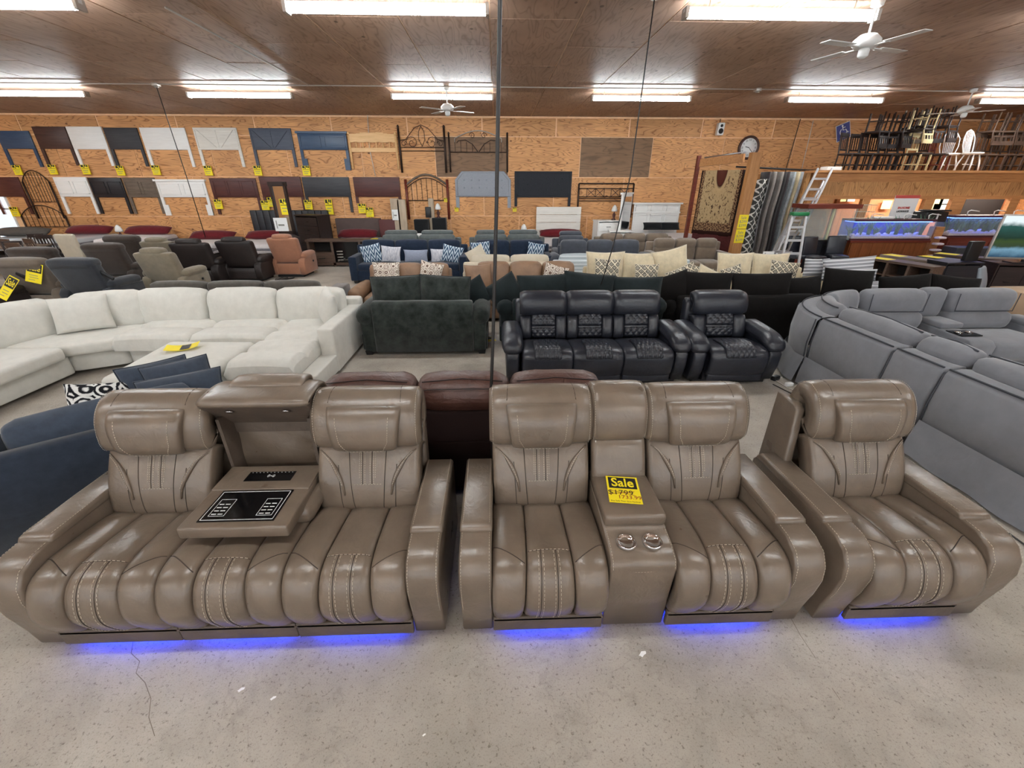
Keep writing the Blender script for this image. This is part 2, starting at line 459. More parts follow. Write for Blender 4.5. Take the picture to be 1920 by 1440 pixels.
plywood('office_plywood', (206, 156, 104), (156, 106, 62), False, 'Z', .5, 1.2)
plain('batten_wood', (240, 196, 152), .6, var=.1)
plain('ceiling_gap', (226, 196, 168), .7, var=.1)
wood('oak_trim', (200, 144, 92), (158, 106, 62), .5, 1)
wood('cedar_stand', (142, 82, 42), (104, 56, 26), .5, 1, 'Z')
wood('cherry_wood', (124, 52, 34), (88, 34, 24), .45)
wood('post_wood', (192, 140, 88), (154, 104, 60), .55, 1, 'Z')
wood('walnut_board', (104, 82, 68), (66, 50, 42), .5)
wood('grey_oak', (134, 118, 104), (96, 82, 70), .5)
wood('espresso_wood', (52, 40, 38), (32, 25, 24), .4)
wood('cherry_brown_board', (92, 50, 44), (66, 34, 32), .45)
wood('charcoal_board', (62, 62, 66), (46, 46, 50), .5)
wood('slate_blue_board', (82, 88, 102), (66, 72, 86), .5)
wood('navy_board', (62, 84, 112), (48, 68, 94), .35)
wood('white_board', (248, 247, 244), (238, 236, 232), .45)
wood('whitewash_board', (240, 236, 228), (220, 214, 204), .55)
wood('barn_grey_board', (124, 108, 94), (84, 72, 62), .6)
wood('dark_brown_board', (84, 58, 50), (58, 38, 34), .45)
wood('pine_board', (250, 208, 150), (226, 178, 120), .45)
wood('linen_bark_board', (196, 178, 156), (160, 142, 120), .6, 1, 'Z')
plain('bed_brown_cloth', (86, 70, 66), .8, var=.1, bump=.2)
plain('burgundy_brown_panel', (90, 44, 42), .6)
plain('dark_bronze', (62, 48, 42), .45, .6)
plain('black_metal', (36, 34, 36), .45, .5)
plain('aluminium', (196, 198, 202), .32, .9, var=.1)
plain('bright_aluminium', (214, 216, 218), .4, .6)
plain('chrome', (222, 222, 224), .08, 1)
plain('black_plastic', (22, 22, 24), .4)
plain('black_gloss', (12, 12, 14), .12)
plain('white_plastic', (232, 232, 230), .35)
plain('galvanised', (188, 180, 172), .45, .7)
plain('fixture_white', (226, 228, 228), .4)
plain('yellow_card', (244, 222, 30), .6)
plain('ink_black', (26, 24, 22), .6)
plain('ink_red', (150, 44, 36), .6)
plain('ink_grey', (130, 128, 120), .6)
plain('paper_white', (236, 236, 234), .6)
plain('paper_yellow', (236, 232, 170), .6)
plain('sign_blue', (56, 62, 132), .5)
plain('sign_red', (190, 76, 70), .5)
plain('cable_black', (30, 27, 26), .5)
plain('cable_white', (214, 208, 198), .5)
plain('blue_grey_plastic', (120, 128, 136), .5)
plain('cork_wall', (206, 140, 96), .9, var=.15, scale=30)
plain('green_plastic', (22, 118, 66), .4)
plain('fish_gravel', (214, 196, 200), .9, var=.3, scale=60, bump=.5)
plain('fish_rock', (232, 220, 224), .8, var=.2, scale=30, bump=.4)
plain('fish_plant', (90, 120, 96), .7, var=.4, scale=20)
plain('fish_plant_dark', (56, 84, 52), .7, var=.4, scale=20)
plain('maroon_frame', (74, 34, 44), .5)
plain('cardboard', (172, 146, 120), .8, var=.06)
plain('rust_red_box', (120, 54, 40), .7, var=.15)
plain('dark_interior', (34, 28, 26), .8)
plain('window_frame_white', (220, 222, 224), .5)
plain('plastic_wrap', (188, 196, 202), .15, 0, .8)
plain('grey_foam', (88, 84, 80), .9, var=.1)
emit('tube_light', (.90, .97, 1.0), TUBE_POWER)
emit('led_blue', (.0, .03, 1.0), LED_POWER)
emit('aquarium_lamp', (.10, .20, 1.0), 5)
emit('office_lamp', (1.0, .96, .88), 30)
def glassm(name, c, alpha, rough=.05):
    t = NT(name); t.col(srgb(*c)); t.set(rough=rough, spec=.6, alpha=alpha); return reg(name, t)
glassm('clear_glass', (200, 216, 214), .16)
glassm('dark_glass', (20, 26, 28), .5)
glassm('water', (60, 100, 190), .12)
def screen_mat():
    t = NT('tv_picture'); sx = t.n.new('ShaderNodeSeparateXYZ'); t.link(t.tc.outputs['Generated'], sx.inputs[0])
    n = t.noise(t.mapping((1, 1, 1), 'Generated'), 5, 6, .7)
    a = t.n.new('ShaderNodeMath'); a.operation = 'MULTIPLY_ADD'; a.inputs[1].default_value = .22; t.link(n, a.inputs[0]); t.link(sx.outputs[2], a.inputs[2])
    c = t.ramp(a.outputs[0], [(.12, srgb(40, 72, 96)), (.3, srgb(110, 150, 172)), (.38, srgb(48, 66, 48)), (.5, srgb(52, 74, 40)), (.6, srgb(22, 52, 44)), (.86, srgb(34, 82, 78)), (.97, srgb(225, 238, 242))])
    t.col((0, 0, 0, 1)); t.link(c, t.b.inputs['Emission Color']); t.b.inputs['Emission Strength'].default_value = .8; t.set(rough=.15)
    reg('tv_picture', t)
screen_mat()
def concrete():
    t = NT('concrete'); v = t.mapping()
    a = t.noise(v, .55, 5, .6); b = t.noise(v, 2.6, 6, .65, .5); c = t.noise(v, 55, 3, .7); d = t.noise(v, 140, 2, .6)
    base = t.ramp(a, [(.3, srgb(134, 126, 115)), (.5, srgb(168, 160, 149)), (.72, srgb(190, 184, 172))])
    base = t.mix(.6, base, t.ramp(b, [(.28, (.58, .57, .56, 1)), (.5, (1, 1, 1, 1)), (.75, (.86, .84, .82, 1))]), 'MULTIPLY')
    base = t.mix(.9, base, t.ramp(c, [(.33, (.45, .43, .40, 1)), (.42, (1, 1, 1, 1))]), 'MULTIPLY')
    base = t.mix(.5, base, t.ramp(d, [(.34, (.6, .58, .56, 1)), (.46, (1, 1, 1, 1)), (.62, (1, 1, 1, 1)), (.7, (1.0, 1, .98, 1))]), 'MULTIPLY')
    # hairline cracks: thin band where a warped noise crosses one value
    e = t.noise(t.mapping((1, 1, 1)), .45, 6, .6, .3)
    base = t.mix(.22, base, t.ramp(e, [(.4985, (1, 1, 1, 1)), (.4995, (.45, .42, .38, 1)), (.5005, (.45, .42, .38, 1)), (.5015, (1, 1, 1, 1))]), 'MULTIPLY')
    t.col(base); t.bump(c, .15, .003)
    rr = t.n.new('ShaderNodeMapRange'); rr.inputs[3].default_value = .42; rr.inputs[4].default_value = .75; t.link(b, rr.inputs[0]); t.link(rr.outputs[0], t.b.inputs['Roughness'])
    reg('concrete', t)
concrete()
def rug_mat():
    t = NT('persian_rug'); g = t.n.new('ShaderNodeSeparateXYZ'); t.link(t.tc.outputs['Generated'], g.inputs[0])
    def M(op, a, b=None):
        m = t.n.new('ShaderNodeMath'); m.operation = op
        for i, x in enumerate((a, b)):
            if x is None: continue
            if isinstance(x, (int, float)): m.inputs[i].default_value = x
            else: t.link(x, m.inputs[i])
        return m.outputs[0]
    X, Z = g.outputs[1], g.outputs[2]
    dx = M('ABSOLUTE', M('SUBTRACT', X, .5)); dz = M('SUBTRACT', 1.02, Z)
    r = M('SQRT', M('ADD', M('POWER', M('MULTIPLY', dx, 2.2), 2.0), M('POWER', dz, 2.0)))
    cv = t.n.new('ShaderNodeCombineXYZ'); t.link(dx, cv.inputs[0]); t.link(Z, cv.inputs[1])
    n = t.noise(cv.outputs[0], 17, 3, .6, .6)
    field = t.ramp(n, [(.36, srgb(78, 58, 46)), (.44, srgb(176, 150, 112)), (.6, srgb(186, 160, 120)), (.68, srgb(92, 66, 50))])
    med = t.ramp(r, [(.0, srgb(96, 56, 44)), (.24, srgb(84, 44, 36)), (.26, srgb(60, 36, 30)), (.30, srgb(186, 160, 120)), (.42, srgb(180, 152, 112))])
    isf = t.ramp(r, [(.34, (0, 0, 0, 1)), (.42, (1, 1, 1, 1))])
    c = t.mix(isf, med, field)
    edge = M('MAXIMUM', M('MULTIPLY', dx, 2.0), M('SUBTRACT', 1.0, Z))
    bd = t.ramp(edge, [(.80, (0, 0, 0, 1)), (.81, (1, 1, 1, 1))])
    bc = t.ramp(t.noise(cv.outputs[0], 40, 2), [(.45, srgb(70, 44, 36)), (.55, srgb(150, 120, 88))])
    c = t.mix(bd, c, bc)
    e2 = t.ramp(edge, [(.93, (0, 0, 0, 1)), (.94, (1, 1, 1, 1))]); c = t.mix(e2, c, srgb(48, 28, 24))
    t.col(c); t.set(rough=.95, spec=.1); reg('persian_rug', t)
rug_mat()
fabric('rug_grey', (120, 112, 106), .2, 10); fabric('rug_beige', (168, 152, 122), .2, 10); fabric('rug_dark', (42, 34, 36), .3, 12)
fabric('rug_silver', (136, 140, 142), .3, 14); fabric('rug_maroon', (76, 30, 30), .5, 10, stretch=(1, 1, 6)); fabric('rug_green', (48, 62, 52), .5, 12)
pattern('rug_trellis', 'lattice', (206, 204, 198), (66, 66, 64), (66, 66, 64), 5)

# ================================================================ room shell
WY, CZ, WL, WR, RY = 16.0, 4.33, -17.6, 17.0, -7.0
def structure(mb, name, m): return mb.build(name, m, kind='structure')
floor = structure(MB().b2(WL, WR, RY, WY+.2, -.1, 0), 'floor', 'concrete')
floor['label'] = 'bare stained grey concrete shop floor'
ceil = structure(MB().b2(WL, WR, RY, WY+.2, CZ+.012, CZ+.15), 'ceiling', 'ceiling_gap')
for pts in ([(250, 1200), (246, 1225), (262, 1240), (255, 1262), (272, 1280), (283, 1310), (279, 1345), (290, 1380)], [(1462, 1112), (1478, 1150), (1500, 1190), (1530, 1235)], [(1560, 1290), (1575, 1312)]):
    P_ = [atz(a, b, .0006) for a, b in pts]; q = MB()
    for p_, r_ in zip(P_, P_[1:]):
        d_ = (r_-p_).normalized()*.0016; n_ = Vector((-d_.y, d_.x, 0)); q.add([p_-n_, p_+n_, r_+n_, r_-n_], [(0, 1, 2, 3)])
    q.build('floor_crack', 'crack_dark', floor, label='thin dark crack in the concrete')
def jitter(): return random.uniform(-.003, .003)
pan = None
cnt = 0
for k in range(-14, 14):
    x0 = -.06+1.22*k
    off = 7.21 if k % 2 == 0 else 8.43
    for j in range(-6, 5):
        y0 = off+2.44*j; y1 = y0+2.44
        if y1 < -2 or y0 > WY: continue
        y1 = min(y1, WY); cnt += 1
        if y1-y0 > 2.4 and pan is not None:
            o = pan.copy(); COL.objects.link(o); o.location = (x0+.61, y0+1.22, CZ+.012+jitter()); o.parent = ceil
        else:
            o = MB().b2(-.599, .599, -(y1-y0)/2+.006, (y1-y0)/2-.006, -.008, .008).build('plywood_panel', 'ceiling_plywood', ceil)
            o.location = (x0+.61, (y0+y1)/2, CZ+.012)
            if y1-y0 > 2.4: pan = o
        if not y1 < WY: o.rotation_euler = (random.uniform(-.002, .002), random.uniform(-.003, .003), 0)
print('ceiling panels', cnt)
# back wall, with an opening for the window at its far end
W1 = (-17.0, -16.55, .62, 2.3)
wb = MB(); wb.b2(WL, W1[0]-1.2, WY, WY+.15, 0, CZ+.1); wb.b2(W1[0]-1.2, W1[1], WY, WY+.15, W1[3], CZ+.1); wb.b2(W1[0]-1.2, W1[1], WY, WY+.15, 0, W1[2]); wb.b2(W1[1], WR, WY, WY+.15, 0, CZ+.1)
wall_back = structure(wb, 'wall_back', 'batten_wood')
rows = [(.10, 1.31, .8), (1.335, 2.54, 2.0), (2.565, 3.745, 2.85), (3.77, 4.30, 2.0)]
for z0, z1, off in rows:
    for k in range(-8, 7):
        gp = .022 if z0 > 3.7 else .013
        xa, xb = off+2.44*k+gp, off+2.44*(k+1)-gp
        xa, xb = max(xa, W1[1]+.06 if z0 < 2.5 else WL), min(xb, WR)
        if xb-xa < .3: continue
        w = 'weathered_plywood' if (off == 2.85 and k in (-2, 0)) else 'wall_plywood'
        o = MB().b2(xa, xb, WY-.016+jitter(), WY, z0, z1).build('plywood_panel', w, wall_back)
        if w == 'weathered_plywood': o['label'] = 'greyed weathered plywood sheet'
structure(MB().b2(WL, WR, WY-.05, WY-.01, CZ-.05, CZ-.005), 'trim_ceiling', 'batten_wood')
structure(MB().b2(WL, WR, WY-.03, WY-.01, 0, .1), 'baseboard_back', 'batten_wood')
structure(MB().b2(WL-.15, WL, RY, WY+.15, 0, CZ+.1), 'wall_left', 'wall_plywood')
structure(MB().b2(WR, WR+.15, RY, WY+.15, 0, CZ+.1), 'wall_right', 'wall_plywood')
# unseen shop front, openings added to bring in daylight: low wall, glazing bars, glass
wf = MB(); wf.b2(WL, WR, RY-.15, RY, 0, .5); wf.b2(WL, WR, RY-.15, RY, 3.8, CZ+.1)
for x in (WL+.2, -12, -9, -6, -3, 0, 3, 6, 9, 12, WR-.2): wf.b2(x-.06, x+.06, RY-.1, RY-.02, .5, 3.8)
structure(wf, 'wall_front', 'wall_plywood')
# window at far end
win = structure(MB(), 'window_1', 'window_frame_white')
m = MB()
for x in (W1[0]-1.2, W1[0]-.35, W1[1]-.02): m.b2(x-.03, x+.03, WY-.02, WY+.1, W1[2], W1[3])
for z in (W1[2], (W1[2]+W1[3])/2+.1, W1[3]): m.b2(W1[0]-1.2, W1[1], WY-.02, WY+.1, z-.03, z+.03)
m.build('window_frame', 'window_frame_white', win)
MB().b2(W1[0]-1.2, W1[1], WY+.05, WY+.06, W1[2], W1[3]).build('pane', 'clear_glass', win)

# ================================================================ fluorescent fixtures, conduits, fans, cables
def fixture_proto(label):
    t = thing('fluorescent_fixture', label, 'ceiling light', (0, 0, 0), 0, 'fluorescent strip lights')
    MB().extr([(-.035, 0), (-.03, -.05), (.03, -.05), (.035, 0)], -1.2, 1.2, .004, smooth=False).build('fixture_housing', 'fixture_white', t)
    for s in (-1, 1):
        MB().tube([(-1.16, s*.045, -.075), (1.16, s*.045, -.075)], .019, 8).build('light_tube', 'tube_light', t)
        MB().b2(s*1.16, s*1.20, -.07, .07, -.11, 0).build('lamp_holder', 'galvanised', t)
        MB().beam((s*.9, 0, 0), (s*.9, 0, .09), .012).build('hanger', 'galvanised', t)
    return t
XR = {11.85: [('far left edge', -10.6)], }
fx = fixture_proto('white strip light in the far row, above the large black upholstered headboard')
first = True
rowlab = ['third from left of the far row, over the metal headboards', '']
far = [(-15.3, 'white twin-tube strip light at the left end of the far row, by the window'),
       (-10.58, 'white twin-tube strip light of the far row over the navy and brown headboards'),
       (-5.92, 'white twin-tube strip light of the far row above the slate and white headboards'),
       (-1.24, 'white twin-tube strip light of the far row with a small fan in front of it'),
       (3.50, 'white twin-tube strip light of the far row above the greyed plywood sheet'),
       (8.25, 'white twin-tube strip light of the far row above the clock and the ladders'),
       (13.05, 'white twin-tube strip light of the far row above the stacked chairs')]
near = [(-15.3, 'white twin-tube strip light at the left end of the near row'), (-10.6, 'white twin-tube strip light of the near row beyond the upper left corner'),
        (-5.98, 'white twin-tube strip light cut by the upper left corner of the picture'),
        (-1.26, 'large white twin-tube strip light at the top centre, left of the black hanging cord'),
        (3.50, 'large white twin-tube strip light at the top, beside the nearest ceiling fan'),
        (8.25, 'white twin-tube strip light of the near row beyond the nearest fan'), (13.0, 'white twin-tube strip light of the near row at the right end')]
n = 0
for Y, L in ((11.87, far), (6.42, near)):
    for x, lab in L:
        if n == 0: o = fx; o.location = (x, Y, CZ-.09); o['label'] = lab
        else: dup(fx, (x, Y, CZ-.09), 0, lab)
        n += 1
for Y, nm in ((1.0, 'overhead'), (-4.4, 'rear')):
    for i, x in enumerate((-10.6, -5.9, -1.24, 3.5, 8.25)):
        dup(fx, (x, Y, CZ-.09), 0, 'white twin-tube strip light in the rows over and behind the viewer')
for Y in (6.15, 11.3):
    c = MB().tube([(-16, Y, CZ-.04), (16.5, Y, CZ-.04)], .014, 6).build('conduit', 'galvanised')
    tag(c, 'thin grey electrical conduit pipe across ceiling %s' % ('near the two large strip lights' if Y < 7 else 'just before the far row of strip lights'), 'pipe')
a, b = atz(310, 14, CZ-.03), atz(580, 160, CZ-.03)
c = MB().tube([a, b], .013, 6).build('conduit', 'galvanised'); tag(c, 'thin grey conduit running away along the ceiling left of centre', 'pipe')
def jbox(loc, lab):
    t = thing('junction_box', lab, 'electrical box', loc)
    MB().puff((0, 0, -.03), (.13, .13, .07), .015, n=1, rseg=1).build('box_body', 'galvanised', t)
    MB().lathe([(.045, -.085), (.045, -.065)], n=10).build('cover_plate', 'galvanised', t)
jbox((-3.89, 6.15, CZ-.02), 'square metal junction box where two conduits meet, left of centre')
jbox((1.84, 6.15, CZ-.02), 'metal junction box holding the thin black cord right of centre')
jbox((-7.4, 11.3, CZ-.02), 'small metal junction box at the far left cord')
jbox((6.0, 11.3, CZ-.02), 'small metal junction box between two far strip lights')
def cord(pts, r, lab, m='cable_black'):
    return tag(MB().tube(pts, r, 6).build('hanging_cable', m), lab, 'cable')
cord([(.05, 2.62, CZ), (.03, 2.62, 3.1), (-.0, 2.62, 2.2), (-.03, 2.62, 1.5), (-.055, 2.62, 1.0), (-.06, 2.62, .02)], .011, 'thick black cord hanging straight down in front of the brown sofa')
cord([(1.84, 6.15, CZ-.1), (1.83, 6.2, 3.4), (1.80, 6.2, 2.4), (1.66, 6.2, 1.5), (1.55, 6.25, .95)], .008, 'thin black cord hanging right of centre over the patterned beige cushions')
cord([(-7.4, 11.3, CZ-.1), (-7.4, 11.4, 2.5), (-7.38, 11.4, 1.1)], .010, 'thin black cord hanging far left in front of the white headboards')
p0, p1 = aty(1501, 223, 15.8), aty(1470, 330, 15.8)
cord([p0, p1], .014, 'black cord hanging on the wall right of the clock')
p0, p1 = aty(1525, 226, 15.9), aty(1502, 322, 15.9)
cord([p0, p1], .012, 'pale thin conduit fixed to the wall beside the parking sign', 'cable_white')
cord([aty(689, 216, 15.93), aty(693, 280, 15.93), aty(704, 330, 15.93)], .012, 'pale thin conduit running down the wall behind the pine headboard', 'cable_white')
def fan(loc, lab, a0, m='white_plastic'):
    t = thing('ceiling_fan', lab, 'ceiling fan', loc)
    MB().lathe([(.02, .0), (.075, -.01), (.065, -.07), (.02, -.09)], n=14).build('canopy', m, t)
    MB().tube([(0, 0, -.08), (0, 0, -.36)], .014, 8).build('downrod', m, t)
    MB().lathe([(.02, -.33), (.09, -.345), (.15, -.40), (.155, -.44), (.12, -.475), (.05, -.48)], n=20).build('motor', m, t)
    MB().lathe([(.05, -.48), (.06, -.50), (.058, -.56), (.03, -.58)], n=12).build('switch_cup', m, t)
    for k in range(4):
        a = a0+PI/2*k; M = rotm(0, 0, a)
        mb = MB(); mb.box((.20, 0, -.47), (.16, .035, .01), ry=0); 
        b = MB().extr([(-.065, -.004), (.065, -.004), (.075, .004), (-.055, .004)], .24, .68, .003, smooth=False)
        o = b.build('blade', m, t); o.location = (0, 0, -.465); o.rotation_euler = (0, 0, a)
        br = mb.build('blade_iron', m, o); br.location = (0, 0, .465)
    return t
fan((4.62, 6.35, CZ), 'large white ceiling fan hanging beside the near right strip light', math.radians(196))
fan((-1.10, 11.45, CZ), 'small white ceiling fan in front of the central far strip light', math.radians(35))
fan((11.0, 11.2, CZ), 'white ceiling fan at far right beside the last strip light', math.radians(150))
# ================================================================ the three taupe power recliners in front
Y0 = 1.50
SEAT = [(.06, .14), (.015, .22), (-.02, .32), (.0, .42), (.05, .49), (.14, .517), (.30, .51), (.62, .475)]
SEAT_IN = [(.075, .14), (.03, .22), (-.005, .32), (.012, .415), (.058, .478), (.14, .505), (.30, .50), (.62, .47)]
BACK = [(.575, .46), (.56, .53), (.60, .67), (.68, .81), (.73, .87)]
HEAD = [(.71, .855), (.675, .89), (.675, .96), (.70, 1.05), (.755, 1.12), (.83, 1.15), (.90, 1.12), (.93, 1.02), (.92, .90)]
LT, ST = 'taupe_leather', 'stitch_thread'
def interp(a, b, n): return [tuple(x+(y-x)*i/n for x, y in zip(a, b)) for i in range(n+1)]
def seat_cushion(t, xa, xb):
    w = xb-xa; a, b = xa+.27*w, xb-.27*w; g = .002
    mb = MB()
    cs = mb.strip(SEAT, a+g, b-g, .030, .055, 8, 4, xa2=a+.03, xb2=b-.03)
    sl = mb.strip(SEAT, xa+g, a-g, .034, .06, 8, 4, xa2=xa, xb2=a+.03-g)
    sr = mb.strip(SEAT, b+g, xb-g, .034, .06, 8, 4, xa2=b-.03+g, xb2=xb)
    mb.b2(xa+.02, xb-.02, .12, .7, .16, .42)
    o = mb.build('seat_cushion', LT, t)
    st = MB(); se = MB()
    st.dashes([cs(.70, u, .003) for u in [-.92+.184*i for i in range(11)]], .01, .006)
    for u in (-.50, -.28, .18, .40):
        st.dashes([cs(.05+.65*i/22, u*(1 if i else 1), .003) for i in range(23)], .011, .007)
    for u in (-.39, .29):
        se.tube([cs(.05+.65*i/22, u, .0005) for i in range(23)], .0022, 4)
    se.tube([cs(.70, u, .0) for u in [-.95+.19*i for i in range(11)]], .002, 4)
    for s, f in ((sl, 1), (sr, -1)):
        se.tube([s(.73-.12*(i/8)**1.3, f*(-.9+1.8*i/8), .0) for i in range(9)], .0026, 4)
    st.build('stitching', ST, o, kind='stuff'); se.build('seam', 'seam_dark', o, kind='stuff')
def back_cushion(t, xa, xb, dy=0):
    w = xb-xa; mb = MB(); path = [(y+dy, z) for y, z in BACK]
    lo, hi = path[0], path[-1]
    s = mb.strip(path, xa+.012, xb-.012, .035, .10, 14, 5, power=3.2, xa2=xa+.004, xb2=xb-.004)
    o = mb.build('lower_back_cushion', LT, t)
    st = MB(); se = MB(); we = MB()
    for f in (-1, 1):
        se.tube([s(.03+.94*i/14, f*(.26+.12*(i/14)**1.5+.03*math.sin(i/14*PI)), .0005) for i in range(15)], .0024, 4)
        se.tube([s(.03+.60*i/10, f*(.50+.07*(i/10)), .0005) for i in range(11)], .0022, 4)
        # raised crescent welt
        pts = [s(.36+.42*(i/10)**.62, f*(.46+.48*(i/10)**1.15), .004) for i in range(11)]
        MB().tube(pts, [.005+.009*math.sin(PI*min(1, i/7)) for i in range(11)], 6).build('welt', LT, o)
        pts2 = [s(.36+.42*(i/10)**.62, f*(.46+.48*(i/10)**1.15), .019) for i in range(1, 10)]
        st.dashes(pts2, .008, .006)
    st.dashes([s(.46, u, .003) for u in [-.28+.056*i for i in range(11)]], .01, .005)
    for u in (-.155, -.12, -.05, .05, .12, .155):
        st.dashes([s(.46+.46*i/8 + (.06 if abs(u) > .13 and i == 0 else 0), u, .003) for i in range(9)], .007, .005)
    for u in (-.10, .085): se.tube([s(.46+.48*i/8, u, .0005) for i in range(9)], .002, 4)
    st.build('stitching', ST, o, kind='stuff'); se.build('seam', 'seam_dark', o, kind='stuff')
def head_cushion(t, xa, xb, dy=0, pillow=True, name='headrest', dz=0):
    mb = MB(); path = [(y+dy, z+dz) for y, z in HEAD]
    wr = lambda ss, u: -.0035*abs(math.sin(ss*38+u))*max(0, (abs(u)-.78))/.22
    s = mb.strip(path, xa, xb, .03, .075, 20, 4, disp=wr, power=4, endr=.6)
    o = mb.build(name, LT, t); st = MB(); se = MB()
    for f in (-.93, .93): st.dashes([s(.04+.9*i/24, f, .002) for i in range(25)], .009, .006, .0024)
    if pillow:
        c = (xa+xb)/2; w = (xb-xa)
        for f in (-1, 1): se.tube([s(.48+.3*i/6, f*(.66-.05*i/6), .0) for i in range(7)], .002, 4)
        pm = MB(); pp = [(path[0][0]-.046, path[0][1]+.002), (path[1][0]-.048, path[1][1]), (path[2][0]-.05, path[2][1]), (path[3][0]-.05, path[3][1]), (path[4][0]-.034, path[4][1]+.004)]
        q = pm.strip(pp, c-w*.27, c+w*.27, .026, .06, 12, 4, power=4.5, xa2=c-w*.345, xb2=c+w*.345)
        po = pm.build('head_pillow', LT, o)
        ring = [(.17, -.55+.11*i) for i in range(11)]
        L = [(.17+.62*i/8, -.55-.17*min(1, i/3)) for i in range(9)]
        path2 = L[::-1]+ring+[(a, -b) for a, b in L]
        ps = MB().dashes([q(a, b, .003) for a, b in path2]+[], .010, .006)
        ps.build('stitching', ST, po, kind='stuff')
    st.build('stitching', ST, o, kind='stuff')
    if pillow: se.build('seam', 'seam_dark', o, kind='stuff')
    return s
ARMP = [(.05, .025), (.03, .15), (.0, .30), (-.015, .42), (.0, .50), (.045, .565), (.12, .60), (.20, .607), (.55, .607), (.86, .60), (.90, .55), (.90, .03)]
def armrest(t, x0, x1):
    mb = MB().extr(ARMP, x0, x1, .014, seg=3)
    o = mb.build('armrest', LT, t)
    # upper pad behind the cross seam
    pd = MB().extr([(.215, .585), (.205, .605), (.22, .627), (.26, .632), (.55, .636), (.84, .630), (.87, .60), (.86, .57)], x0-.004, x1+.004, .018, seg=3)
    p = pd.build('armrest_pad', LT, o)
    st = MB(); top = [(.036, .15), (-.002, .30), (-.017, .42), (-.004, .505), (.04, .572), (.12, .604), (.20, .610)]
    for x in (x0+.012, x1-.012):
        st.dashes([(x, y, z) for y, z in top], .010, .006, .0026)
        st.dashes([(x, .24+.06*i, .6345) for i in range(11)], .010, .006, .0026)
    st.build('stitching', ST, o, kind='stuff')
    MB().lathe([(.028, .0), (.025, .03)], n=10).build('foot', 'black_plastic', o, loc=((x0+x1)/2, .12, 0))
    return o
def kick(t, xa, xb, led=True):
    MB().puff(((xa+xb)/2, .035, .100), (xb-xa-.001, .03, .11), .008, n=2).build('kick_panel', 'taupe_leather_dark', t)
    MB().b2(xa, xb, .02, .135, .128, .14).build('led_light_shield', 'taupe_leather_dark', t)  # added blocker that stops the blue strip's light leaking up between the seats
    if led:
        o = MB().b2(xa+.07, xb-.07, .09, .12, .036, .043).build('light_strip', 'led_blue', t, label='glowing blue light strip under the seat')
def frame_back(t, xa, xb, z=.98):
    MB().extr([(.80, .06), (.80, .5), (.86, z-.02), (.88, z), (.93, z), (.95, z-.02), (.92, .06)], xa, xb, .02).build('back_frame', LT, t)
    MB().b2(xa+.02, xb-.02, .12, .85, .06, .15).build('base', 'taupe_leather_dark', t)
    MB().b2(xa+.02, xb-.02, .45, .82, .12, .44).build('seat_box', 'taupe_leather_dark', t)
# --- reclining sofa with folded-down table
t = sofa3 = thing('power_reclining_sofa', 'three-seat taupe leather power recliner sofa with its middle back folded down as a table', 'sofa', (0, Y0, 0))
X = [-2.54, -2.37, -1.745, -1.12, -.49, -.32]
armrest(t, X[0], X[1]); armrest(t, X[4], X[5])
for i in (1, 2, 3):
    seat_cushion(t, X[i], X[i+1]); kick(t, X[i], X[i+1])
for i in (1, 3): back_cushion(t, X[i], X[i+1]); head_cushion(t, X[i]-.01, X[i+1]+.01)
frame_back(t, X[1], X[2]); frame_back(t, X[3], X[4])
MB().b2(X[2], X[3], .88, .95, .06, 1.0).build('back_frame', LT, t)
xa, xb = X[2]+.03, X[3]-.03
rec = MB().grid(lambda u, v: (xa+.02+(xb-xa-.04)*u, .875-.022*abs(math.sin(u*5+v*4+.4*math.sin(v*6)))*math.sin(v*PI), .50+.36*v), 14, 12)
rec.build('recess_panel', LT, t, label='wrinkled taupe leather lining of the recess')
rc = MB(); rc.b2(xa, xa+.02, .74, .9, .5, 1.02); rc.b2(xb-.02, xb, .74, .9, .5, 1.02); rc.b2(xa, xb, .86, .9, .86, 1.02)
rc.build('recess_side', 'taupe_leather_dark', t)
# raised flip-up head section with two reading lights
hm = MB(); hs = hm.strip([(.71, 1.135), (.69, 1.145), (.70, 1.165), (.78, 1.18), (.88, 1.185), (.95, 1.17), (.98, 1.12), (.95, 1.06)], X[2]-.01, X[3]+.005, .016, .02, 20, 4, disp=lambda s, u: -.004*abs(math.sin(s*30+u))*max(0, (abs(u)-.75))/.25, power=4)
ho = hm.build('raised_headrest', LT, t)
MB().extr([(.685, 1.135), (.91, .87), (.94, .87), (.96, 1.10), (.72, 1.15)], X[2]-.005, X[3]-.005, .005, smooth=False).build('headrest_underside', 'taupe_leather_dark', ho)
for x in (-1.60, -1.27): MB().lathe([(.024, 0), (.024, .006), (.012, .008)], n=14).build('reading_light', 'chrome', ho, loc=(x, .722, 1.085), rot=(math.radians(140), 0, 0))
hp = MB(); q = hp.strip([(.82, 1.195), (.88, 1.212), (.94, 1.215), (1.0, 1.195)], -1.64, -1.20, .016, .022, 12, 4, power=3); hp.build('head_pillow', LT, ho)
